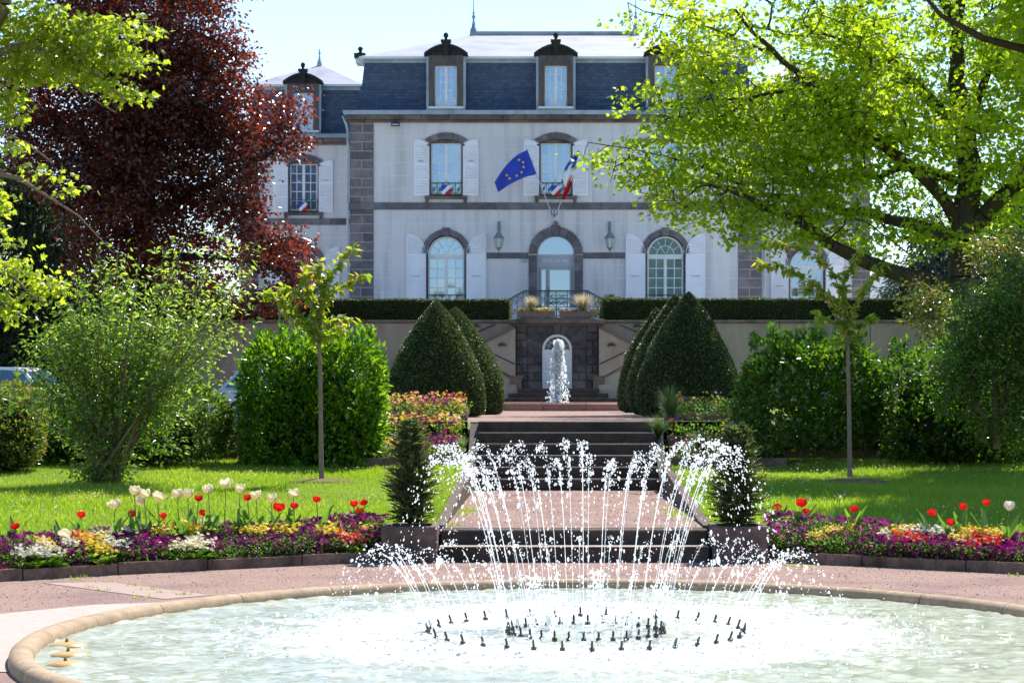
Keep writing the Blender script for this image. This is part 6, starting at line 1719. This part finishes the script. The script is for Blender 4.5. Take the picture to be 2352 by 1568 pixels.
# ------------------------------------------------------------------ tulips
def petal_mesh(w, h, openn, bend):
    v = []; nu, nv = 4, 5
    for j in range(nv + 1):
        t_ = j / nv
        r = w * float(np.interp(t_, [0, .2, .4, .6, .8, 1], [.22, .72, .96, 1.0, .93, .80])) * (1 + openn * t_ ** 2); hw = float(np.interp(t_, [0, .2, .5, .75, .9, 1], [.9, 1.1, 1.12, 1.0, .72, .32]))
        for i in range(nu + 1):
            a = (i / nu - .5) * 2 * hw; v.append((r * math.cos(a), r * math.sin(a), h * t_ + bend * t_ * t_ * abs(a)))
    f = [(j * (nu + 1) + i, j * (nu + 1) + i + 1, (j + 1) * (nu + 1) + i + 1, (j + 1) * (nu + 1) + i) for j in range(nv) for i in range(nu)]
    return np.array(v), f
TUL = {}
def tulip_head(kind):
    if kind in TUL: return TUL[kind]
    w, h, op = {'red': (.036, .056, .12), 'cream': (.044, .078, .08), 'open': (.046, .074, .38), 'white': (.045, .076, .02), 'orange': (.03, .05, .12), 'spent': (.012, .045, .1)}[kind]
    m = {'red': 'red_petal', 'orange': 'red_petal', 'cream': 'cream_petal', 'open': 'cream_petal', 'white': 'white_petal', 'spent': 'cream_petal'}[kind]
    meshes = []
    for q in range(2):
        pv, pf = petal_mesh(w * (1 - .1 * q), h * (1 - .03 * q), op, -.012); V, Fc = [], []
        for k in range(3):
            a = 2.094 * k + 1.047 * q + .2; c, s_ = math.cos(a), math.sin(a); o = len(V)
            V += [(x * c - y * s_, x * s_ + y * c, z) for x, y, z in pv]; Fc += [tuple(i + o for i in ff) for ff in pf]
        me = bpy.data.meshes.new('petals'); me.from_pydata(V, [], Fc); me.polygons.foreach_set('use_smooth', [True] * len(Fc))
        at = me.attributes.new('rnd', 'FLOAT', 'POINT'); at.data.foreach_set('value', np.random.default_rng(q + 4).uniform(.2, 1, len(V)).astype(np.float32) * .3 + .5)
        me.materials.append(MATS[m]); meshes.append(me)
    TUL[kind] = meshes; return meshes

def tulip(xd, yd, kind, label, back=.75, lean=0.0, scale=1.0, leaves=3):
    x0, y0, _, _ = bed_point(xd, 1230); yk = kerb_y(x0) + back
    for _ in range(3): x0 = X(xd, yk); yk = kerb_y(x0) + back
    z0 = float(bed_z(back)); hz = Z(yd + 10, yk); x0b = x0 + lean
    t = empty('tulip', (x0b, yk, z0)); tag(t, label, 'tulip', 'tulips of the flower beds')
    mid = (x0b * .5 + x0 * .5 + RNG.normal() * .012, yk, (z0 + hz) / 2)
    MB().tube([(x0b, yk, z0), mid, (x0, yk, hz + .005)], [.006, .005, .0045], 6).build('stem', 'stem_green', t)
    a = RNG.random() * 6.28
    for me in tulip_head(kind):
        o = bpy.data.objects.new('petals', me); COL.objects.link(o); o.parent = t; o.location = (x0, yk, hz); o.rotation_euler = (RNG.normal() * .12, RNG.normal() * .12, a); o.scale = (scale,) * 3
    for k in range(leaves):
        an = RNG.random() * 6.28; L_ = RNG.uniform(.22, .40); c, s_ = math.cos(an), math.sin(an); V = []
        for j in range(7):
            u = j / 6; w = .034 * math.sin(math.pi * min(.98, .15 + .82 * u)); rr = .02 + L_ * .42 * u * u * RNG.uniform(.9, 1.1); z = z0 + L_ * (u - .12 * u * u)
            for ww in (-1, 0, 1): V.append((x0b + c * rr - s_ * ww * w, yk + s_ * rr + c * ww * w, z + (-.012 if ww == 0 else 0)))
        Fc = [(3 * j + i, 3 * j + i + 1, 3 * j + i + 4, 3 * j + i + 3) for j in range(6) for i in range(2)]
        mesh_np('leaf', np.array(V), np.array(Fc), 'tulip_leaf', t, np.full(len(V), RNG.random()), True)
LT = [(35, 1205, 'red'), (186, 1179, 'red'), (303, 1177, 'red'), (376, 1180, 'orange'), (456, 1141, 'red'), (467, 1174, 'red'), (569, 1139, 'red'), (640, 1164, 'red'), (676, 1158, 'red'), (727, 1143, 'red'), (813, 1153, 'red'), (826, 1169, 'red'), (837, 1150, 'red'),
      (265, 1158, 'open'), (309, 1127, 'cream'), (331, 1134, 'cream'), (320, 1150, 'cream'), (362, 1140, 'open'), (408, 1134, 'cream'), (432, 1133, 'cream'), (479, 1124, 'cream'), (519, 1110, 'open'), (551, 1122, 'cream'), (589, 1137, 'open'), (624, 1144, 'cream'), (675, 1133, 'cream'), (147, 1228, 'open'), (806, 1188, 'open')]
RT = [(1785, 1160, 'red'), (1842, 1154, 'red'), (1851, 1169, 'orange'), (1963, 1165, 'red'), (2140, 1173, 'red'), (2183, 1196, 'red'), (2211, 1160, 'red'), (2266, 1150, 'red'), (2318, 1162, 'white'), (1929, 1137, 'spent'), (2017, 1222, 'red')]
FAM = {'red': 'red', 'orange': 'red', 'cream': 'creamy white', 'open': 'creamy white', 'white': 'white', 'spent': 'faded'}
for L_, nm in ((LT, 'left'), (RT, 'right')):
    cnt = {}
    for xd, yd, kd in sorted(L_):
        fam = FAM[kd]; i = cnt.get(fam, 0); cnt[fam] = i + 1
        od = ORD[i] if i < 14 else 'last'
        lab = '%s tulip, %s %s one from the left above the %s flower bed' % (fam, od, fam, nm)
        if fam in ('white', 'faded'): lab = 'lone %s tulip standing in the %s flower bed' % (fam, nm)
        sc = 1.22 if kd in ('cream', 'open', 'white') else 1.12
        if (xd, yd) == (640, 1164) or (xd, yd) == (1842, 1154): sc = 1.6
        tulip(xd, yd, kd, lab, back=.55 if yd > 1215 else RNG.uniform(.62, .85), lean=RNG.normal() * .02 + (.12 if xd == 2017 else 0), scale=sc, leaves=2 if kd == 'spent' else 3)

# ------------------------------------------------------------------ sloping flower beds by the upper steps
def slope_bed(side, label, n, bright):
    parts = {}
    x = RNG.uniform(1.58, 3.1, n); u = RNG.uniform(.02, 3.05, n); k = np.minimum(u.astype(int), 2); fy = u - k
    y = 37.05 + 1.35 * k + fy * 1.2 ; z = .74 + .29 * k + .14 * fy
    p = np.stack([side * x, y, z], 1); kk = RNG.random(n)
    lp = np.repeat(p, 9, 0) + RNG.normal(size=(n * 9, 3)) * np.array([.05, .05, .0]); lp[:, 2] += RNG.random(n * 9) * .17
    v, f, r = scatter(T_oval(.3), lp, rdir(n * 9) + np.array([0, 0, .7]), RNG.normal(size=(n * 9, 3)) + np.array([0, 0, .8]), RNG.uniform(.03, .065, n * 9))
    stuff(mesh_np('bed_foliage', v, f, 'bed_leaf', None, r), 'green leaves of the sloping bed %s of the upper steps' % label, 'foliage')
    cl = np.clip(noise3(p, 3.4, 51) * .28 + .5 + RNG.normal(size=n) * .12, 0, .999)
    for (a, b, m, nm) in ((0, .42, 'pansy_petal', 'purple'), (.42, .50, 'red_petal', 'red'), (.50, .86, 'yellow_petal', 'yellow'), (.86, 1.0, 'white_petal', 'white')):
        s = (cl >= a) & (cl < b) & (RNG.random(n) < (.7 if bright else .22)); q = np.repeat(p[s], 6, 0); q = q + RNG.normal(size=q.shape) * np.array([.035, .035, .02]); q[:, 2] += RNG.uniform(.1, .26, len(q))
        if len(q) == 0: continue
        v, f, r = scatter(T_flower(), q, rdir(len(q)) * np.array([1, 1, .2]), np.array([0, -.9, .9]) + RNG.normal(size=q.shape) * .4, RNG.uniform(.016, .028, len(q)))
        stuff(mesh_np('bed_flowers', v, f, m, None, r), '%s flowers in the sloping bed %s of the upper steps' % (nm, label), 'flowers')
slope_bed(-1, 'left', 620, True); slope_bed(1, 'right', 420, False)

def tuft(name, label, x, y, z, h, spread, n, m, w=.02, cat='grass'):
    t = empty(name, (x, y, z)); tag(t, label, cat); V, Fc, R = [], [], []
    for i in range(n):
        a = RNG.random() * 6.283; L_ = h * RNG.uniform(.55, 1.1); out = spread * RNG.random() ** .7; c, s_ = math.cos(a), math.sin(a); o = len(V); rr = RNG.random()
        for j in range(5):
            u = j / 4; r = .02 * h + out * u ** 1.7; zz = z + L_ * (u - .22 * out / max(h, .01) * u * u); ww = w * h * .5 * (1 - u * .95)
            V += [(x + c * r - s_ * ww, y + s_ * r + c * ww, zz), (x + c * r + s_ * ww, y + s_ * r - c * ww, zz)]; R += [min(1, rr * .4 + u * .6)] * 2
        Fc += [(o + 2 * j, o + 2 * j + 1, o + 2 * j + 3, o + 2 * j + 2) for j in range(4)]
    mesh_np('blades', np.array(V), np.array(Fc), m, t, np.array(R)); return t
for xd, yd, Y, h, nm in ((1045, 985, 38.9, .28, 'upper one beside the left sloping bed'), (1060, 1010, 37.6, .26, 'lower one beside the left sloping bed')):
    tuft('grass_tuft', 'fine green grass tuft, %s' % nm, X(xd, Y), Y, Z(yd, Y) - .16, h, .2, 260, 'blue_grass')
for xd, Y, zz, h, nm in ((1540, 39.6, 1.22, .62, 'tall one below the dark cones'), (1610, 37.5, .8, .4, 'low one beside the right sloping bed'), (1512, 38.4, 1.0, .42, 'middle one in the right sloping bed')):
    tuft('grass_tuft', 'grass tuft coloured dark for shade, %s' % nm, X(xd, Y), Y, zz, h, .32, 520, 'shaded_grass')

# flower boxes on the niche
for xd0, xd1, gx, gh, nm in ((1188, 1275, 1221, .44, 'left'), (1285, 1371, 1339, .52, 'right')):
    Y = 83.35; x0, x1 = X(xd0, Y), X(xd1, Y)
    t = empty('flower_box', ((x0 + x1) / 2, Y, 4.1)); tag(t, 'long brown flower box of pansies, the %s one on the niche' % nm, 'flower box')
    m2 = MB(); m2.chbox(x0, x1, Y - .14, Y - .11, 4.17, 4.36, .008); m2.box(x0, x1, Y + .2, Y + .23, 4.17, 4.36); m2.box(x0, x0 + .03, Y - .109, Y + .2, 4.17, 4.36); m2.box(x1 - .03, x1, Y - .109, Y + .2, 4.17, 4.36); m2.box(x0 + .03, x1 - .03, Y - .109, Y + .2, 4.17, 4.2); m2.build('box', 'flower_box', t)
    MB().box(x0 + .031, x1 - .031, Y - .108, Y + .199, 4.201, 4.33).build('soil', 'soil', t)
    for fx in (x0 + .2, x1 - .3): MB().box(fx, fx + .1, Y - .1, Y + .2, 4.102, 4.169).build('foot', 'coping', t)
    n = 150; p = np.stack([RNG.uniform(x0 + .03, x1 - .03, n), RNG.uniform(Y - .14, Y + .15, n), RNG.uniform(4.38, 4.46, n)], 1)
    v, f, r = scatter(T_flower(), p, rdir(n), np.array([0, -1, .7]) + RNG.normal(size=(n, 3)) * .4, RNG.uniform(.03, .045, n), np.clip(noise3(p, 3, 61) * .35 + .5, 0, 1)); mesh_np('pansies', v, f, 'mixed_pansy', t, r)
    n = 420; p = np.stack([RNG.uniform(x0 + .02, x1 - .02, n), RNG.uniform(Y - .15, Y + .18, n), RNG.uniform(4.33, 4.42, n)], 1)
    v, f, r = scatter(T_oval(.35), p, rdir(n) + np.array([0, 0, .4]), rdir(n) + np.array([0, 0, 1.0]), RNG.uniform(.04, .07, n)); mesh_np('leaves', v, f, 'bed_leaf', t, r)
    tuft('feather_grass', 'pale blond feather grass tuft in the %s flower box' % nm, X(gx, Y), Y, 4.34, gh * 1.2, .38 if nm == 'left' else .52, 620, 'feather_grass', .035)

# ------------------------------------------------------------------ cars
def car(name, label, x, y, z, L_, yaw, paint):
    t = empty(name, (x, y, z)); tag(t, label, 'car'); del t['_base']; t.location = (x, y, z); t.rotation_euler = (0, 0, yaw)
    hw = .86
    side = [(-.5, .32), (-.5, .75), (-.47, .88), (-.40, .92), (-.30, .95), (.20, .93), (.36, .84), (.46, .74), (.5, .6), (.5, .32), (.44, .24), (-.44, .24)]
    vs, n = [], len(side)
    for yy, sc in ((-hw, .95), (-hw * .9, 1.0), (hw * .9, 1.0), (hw, .95)): vs += [(px * L_ * (.985 if abs(yy) == hw else 1), yy, .24 + (pz - .24) * sc) for px, pz in side]
    fs = [tuple(range(n)), tuple(range(4 * n - 1, 3 * n - 1, -1))] + [(k * n + i, k * n + (i + 1) % n, (k + 1) * n + (i + 1) % n, (k + 1) * n + i) for k in range(3) for i in range(n)]
    MB().add(vs, fs).build('body', paint, t)
    low = [(-.44, .9), (.22, .9)]; top = [(-.30, 1.42), (-.2, 1.48), (.02, 1.46), (.06, 1.42)]
    cab = [(-.44, .89), (-.32, 1.38), (-.25, 1.46), (-.05, 1.48), (.03, 1.42), (.23, .89)]; m_ = len(cab); vs = []
    for yy in (-1, 1):
        for px, pz in cab: vs.append((px * L_, yy * (hw * .93 - (pz - .89) * .26), pz))
    MB().add(vs, [tuple(range(m_)), tuple(range(2 * m_ - 1, m_ - 1, -1))] + [(i, (i + 1) % m_, (i + 1) % m_ + m_, i + m_) for i in range(m_)]).build('cabin', paint, t)
    def glass(pts, nm): MB().add(pts, [tuple(range(len(pts)))]).build(nm, 'car_glass', t)
    def cw(px, pz, s, d=.012): return (px * L_, s * (hw * .93 - (pz - .89) * .26 + d), pz)
    for s in (-1, 1):
        a = [cw(-.40, .95, s), cw(-.16, .95, s), cw(-.16, 1.40, s), cw(-.305, 1.36, s)]; b = [cw(-.14, .95, s), cw(.19, .95, s), cw(.02, 1.38, s), cw(-.14, 1.40, s)]
        glass(a if s < 0 else a[::-1], 'side_window'); glass(b if s < 0 else b[::-1], 'side_window')
    for nm, (p0, p1), off in (('windscreen', ((.222, .93), (.045, 1.40)), .02), ('rear_window', ((-.435, .95), (-.325, 1.36)), -.02)):
        w0, w1 = hw * .93 - (p0[1] - .89) * .26 - .08, hw * .93 - (p1[1] - .89) * .26 - .08
        glass([(p0[0] * L_ + off, -w0, p0[1]), (p0[0] * L_ + off, w0, p0[1]), (p1[0] * L_ + off, w1, p1[1]), (p1[0] * L_ + off, -w1, p1[1])], nm)
    for px in (-.31, .32):
        for s in (-1, 1):
            w = MB(); w.lathe([(.05, -.1), (.31, -.1), (.32, -.06), (.32, .06), (.31, .1), (.05, .1)], (0, 0, 0), 18); w.v = [(px * L_ + a, s * (hw - .08) + c, .32 + b) for a, b, c in w.v]; wh = w.build('wheel', 'tyre', t)
            r = MB(); r.lathe([(.02, -.02), (.2, -.015), (.2, .015), (.02, .02)], (0, 0, 0), 12); r.v = [(px * L_ + a, s * (hw + .02) + c, .32 + b) for a, b, c in r.v]; r.build('rim', 'grey_metal', wh)
    for s in (-1, 1):
        MB().box(L_ * .47, L_ * .495, *sorted((s * .5, s * .8)), .62, .74).build('headlight', 'lamp_glass', t); MB().box(-L_ * .503, -L_ * .49, *sorted((s * .6, s * .82)), .72, .92).build('tail_light', 'flag_red', t)
    return t
car('parked_car', 'silver blue car parked behind the bright laurel', X(655, 68), 68.5, .9, 4.3, math.radians(12), 'car_paint')
car('parked_car', 'white car roof showing over the low hedge at the left edge', X(-25, 66), 66, .9, 4.1, math.radians(165), 'car_white')

# far house right of the town hall
t = empty('far_house', (X(2045, 150), 150, 4)); tag(t, 'small piece of a white house beyond the right wing', 'building')
x0, x1 = X(2024, 150), X(2075, 150)
MB().box(x0, x1, 150, 156, 3.8, Z(628, 150)).build('wall', 'far_white', t); MB().prism([(x0 - .3, Z(628, 150)), (x1 + .3, Z(628, 150)), ((x0 + x1) / 2, Z(612, 150))], 149.7, 156.3).build('roof', 'roof_far', t)

# ------------------------------------------------------------------ fountain fittings
def nozzle_ring(R, n, label, tilt, ph):
    t = empty('nozzle_ring', (RC[0], RC[1], WATER_Z)); tag(t, label, 'fountain nozzles')
    MB().tube([(RC[0] + R * math.cos(a), RC[1] + R * RSY * math.sin(a), WATER_Z - .02) for a in np.linspace(0, 2 * math.pi, 73)], .014, 6, False).build('pipe', 'grey_metal', t)
    for k in range(n):
        a = 2 * math.pi * k / n + ph; c, s_ = math.cos(a), math.sin(a); m2 = MB(); x, y = RC[0] + R * c, RC[1] + R * RSY * s_
        m2.lathe([(.010, -.02), (.018, .0), (.018, .02), (.008, .024)], (x, y, WATER_Z), 6)
        m2.tube([(x, y, WATER_Z + .018), (x + c * tilt * .015, y + s_ * tilt * .015, WATER_Z + .036), (x + c * tilt * .05, y + s_ * tilt * .05, WATER_Z + .068)], [.007, .0088, .008], 6); m2.build('nozzle', 'nozzle', t)
nozzle_ring(.545, 34, 'inner ring of dark upright nozzles in the basin', .12, .05); nozzle_ring(1.1, 36, 'outer ring of dark tilted nozzles in the basin', .35, .02)
for k, (xd, yd) in enumerate(((157, 1482), (160, 1504), (154, 1526))):
    Y = (EYE - WATER_Z) * F / (yd - 905); x = X(xd, Y); t = empty('pool_lamp', (x, Y, 0))
    tag(t, 'round golden lamp lying in the basin at the left rim, %s of three' % ('farthest', 'middle', 'nearest')[k], 'lamp')
    MB().lathe([(.05, -.12), (.14, -.02), (.125, .008), (.08, .022), (.01, .026)], (x, Y, WATER_Z), 24).build('lens', 'gold_lens', t, smooth=True)
    MB().lathe([(.008, .02), (.012, .03), (.008, .045), (.003, .05)], (x - .01, Y, WATER_Z), 8).build('jet_cap', 'stem_brown', t)

# ------------------------------------------------------------------ water in the air
ICO = None
def ico():
    g = (1 + 5 ** .5) / 2; v = np.array([(-1, g, 0), (1, g, 0), (-1, -g, 0), (1, -g, 0), (0, -1, g), (0, 1, g), (0, -1, -g), (0, 1, -g), (g, 0, -1), (g, 0, 1), (-g, 0, -1), (-g, 0, 1)], float); v /= np.linalg.norm(v[0])
    f = np.array([(0, 11, 5), (0, 5, 1), (0, 1, 7), (0, 7, 10), (0, 10, 11), (1, 5, 9), (5, 11, 4), (11, 10, 2), (10, 7, 6), (7, 1, 8), (3, 9, 4), (3, 4, 2), (3, 2, 6), (3, 6, 8), (3, 8, 9), (4, 9, 5), (2, 4, 11), (6, 2, 10), (8, 6, 7), (9, 8, 1)]); return v, f
IV, IF = ico()
def drops(p, vel, r, stretch):
    d = unit(vel + 1e-6); n = len(p); ref = np.tile([.3, .5, .1], (n, 1)); u = unit(np.cross(d, ref)); w = np.cross(d, u)
    V = (IV[None, :, 0:1] * u[:, None] + IV[None, :, 1:2] * w[:, None] + IV[None, :, 2:3] * d[:, None] * stretch[:, None, None]) * r[:, None, None] + p[:, None]
    Fc = IF[None] + (np.arange(n) * 12)[:, None, None]; return V.reshape(-1, 3), Fc.reshape(-1, 3)
def jets(R, n, ph, z_top, reach, label, tube_part, dens, sz, fall=.7):
    V, Fc, o = [], [], 0; P_, D_, S_ = [], [], []; segA, segB, ra, rb = [], [], [], []; gq = 9.8
    for k in range(n):
        a = 2 * math.pi * k / n + ph; c, s_ = math.cos(a), math.sin(a); zt = z_top * RNG.uniform(.90, 1.06); vz = math.sqrt(2 * gq * zt); T_ = 2 * vz / gq; vr = reach * RNG.uniform(.88, 1.12) / T_
        def at(t_): return np.array([RC[0] + (R + .02 + vr * t_) * c, RC[1] + (R * RSY + .02 + vr * t_) * s_, WATER_Z + .06 + vz * t_ - gq * t_ * t_ / 2])
        tb = T_ / 2 * tube_part * RNG.uniform(.8, 1.05); ts = np.linspace(0, tb, 26); pp = [at(t_) for t_ in ts]
        for i in range(25):
            segA.append(pp[i]); segB.append(pp[i + 1]); w0 = .0011 + .0012 * RNG.random() + .0012 * i / 25; ra.append(w0); rb.append(.0011 + .0012 * RNG.random() + .0012 * i / 25)
        m = int(dens * T_); t_ = tb + (T_ * 1.0 - tb) * RNG.random(m) ** .85
        puls = RNG.integers(0, 8, m) / 8; puls = np.where(RNG.random(m) < fall, puls * .52, puls); t_ = tb * .85 + (T_ - tb * .85) * np.clip(puls + RNG.normal(size=m) * .04, 0, 1)
        sp = np.clip((t_ - tb * .7) / T_, 0, 1)
        q = np.stack([at(x) for x in t_]) + RNG.normal(size=(m, 3)) * (.006 + .05 * sp)[:, None] * np.array([1, 1, .8])
        vel = np.stack([c * vr * np.ones(m), s_ * vr * np.ones(m), vz - gq * t_], 1); P_.append(q); D_.append(vel)
        # fine drops that ride up with the jet
        m2 = int(dens * .16); t2 = RNG.random(m2) * tb; P_.append(np.stack([at(x) for x in t2]) + RNG.normal(size=(m2, 3)) * .012); D_.append(np.stack([c * vr * np.ones(m2), s_ * vr * np.ones(m2), vz - gq * t2], 1))
    P_, D_ = np.vstack(P_), np.vstack(D_); n_ = len(P_); ok = P_[:, 2] > WATER_Z; P_, D_ = P_[ok], D_[ok]; n_ = len(P_)
    r = sz * np.exp(RNG.normal(size=n_) * .42); speed = np.linalg.norm(D_, axis=1); st = 1 + np.clip(speed * .45, 0, 2.2) * RNG.uniform(.4, 1, n_)
    v1, f1 = drops(P_, D_, r, st)
    v2, f2 = tubes_np(np.array(segA), np.array(segB), np.array(ra), np.array(rb), 5); f2 = np.vstack([f2[:, [0, 1, 2]], f2[:, [0, 2, 3]]])
    o = mesh_np('water_jets', np.vstack([v1, v2]), np.vstack([f1, f2 + len(v1)]), 'spray', None, None, True); stuff(o, label, 'water jets')
jets(.545, 34, .05, 1.22, .80, 'tall ring of water jets breaking into drops at the top', .72, 140, .0037, .5)
jets(1.1, 36, .02, .50, .70, 'low outer ring of water jets arching outwards', .80, 80, .0037, .15)
# short bubbling jets in the middle and splashes
P_, D_ = [], []
for x, y, h in ((-.36, -.1, .40), (.09, .15, .42), (-.25, .2, .25), (.55, .4, .3), (.3, -.3, .22)):
    m = 260; u = RNG.random(m); P_.append(np.stack([RC[0] + x + RNG.normal(size=m) * .012 * (1 + 2.2 * u), RC[1] + y + RNG.normal(size=m) * .012 * (1 + 2.2 * u), WATER_Z + h * u ** .75], 1)); D_.append(np.tile([0, 0, 1.0], (m, 1)))
m = 2600; rr = np.abs(1.75 + RNG.normal(size=m) * .5); a = RNG.random(m) * 6.283; P_.append(np.stack([RC[0] + rr * np.cos(a), RC[1] + rr * RSY * np.sin(a), WATER_Z + np.abs(RNG.normal(size=m)) * .035], 1)); D_.append(RNG.normal(size=(m, 3)) * .3 + np.array([0, 0, .5]))
P_, D_ = np.vstack(P_), np.vstack(D_); v, f = drops(P_, D_, .0055 * np.exp(RNG.normal(size=len(P_)) * .4), np.full(len(P_), 1.2))
stuff(mesh_np('water_splash', v, f, 'spray', None, None, True), 'splashing drops and small bubbling jets on the basin water', 'splash')
# jet of the upper basin
ux, uy = X(1281, 65), 65.0; top = Z(786, 65); P_, D_, R_ = [], [], []
m = 1500; u = RNG.random(m); w = np.interp(u, [0, .5, .85, 1], [.035, .045, .07, .04]); P_.append(np.stack([ux + RNG.normal(size=m) * w * .55, uy + RNG.normal(size=m) * w * .55, 1.42 + (top - 1.42) * u], 1)); D_.append(np.tile([0, 0, 1.0], (m, 1))); R_.append(np.full(m, .028))
for k in range(90):
    a = RNG.random() * 6.283; zt = (top - 1.42) * RNG.uniform(.85, 1.0); vr = RNG.uniform(.12, .5); m = 15; t_ = RNG.random(m) * math.sqrt(2 * zt / 9.8); z = 1.42 + zt - 4.9 * t_ ** 2; r = .05 + vr * t_
    P_.append(np.stack([ux + r * math.cos(a) + RNG.normal(size=m) * .015, uy + r * math.sin(a) + RNG.normal(size=m) * .015, z], 1)); D_.append(np.stack([np.full(m, .3), np.zeros(m), -9.8 * t_ - .1], 1)); R_.append(np.full(m, .014))
P_, D_, R_ = np.vstack(P_), np.vstack(D_), np.concatenate(R_); n = len(P_); v, f = drops(P_, D_, R_ * np.exp(RNG.normal(size=n) * .4), 1 + RNG.random(n))
stuff(mesh_np('upper_jet', v, f, 'foam_spray', None, None, True), 'single white column of water rising from the upper basin', 'water jet')

# ------------------------------------------------------------------ put every empty at the base of its thing
for o in list(bpy.data.objects):
    if o.type == 'EMPTY' and '_base' in o.keys():
        b = Vector(o['_base']); o.location = b
        for ch in o.children: ch.location = Vector(ch.location) - b
        del o['_base']
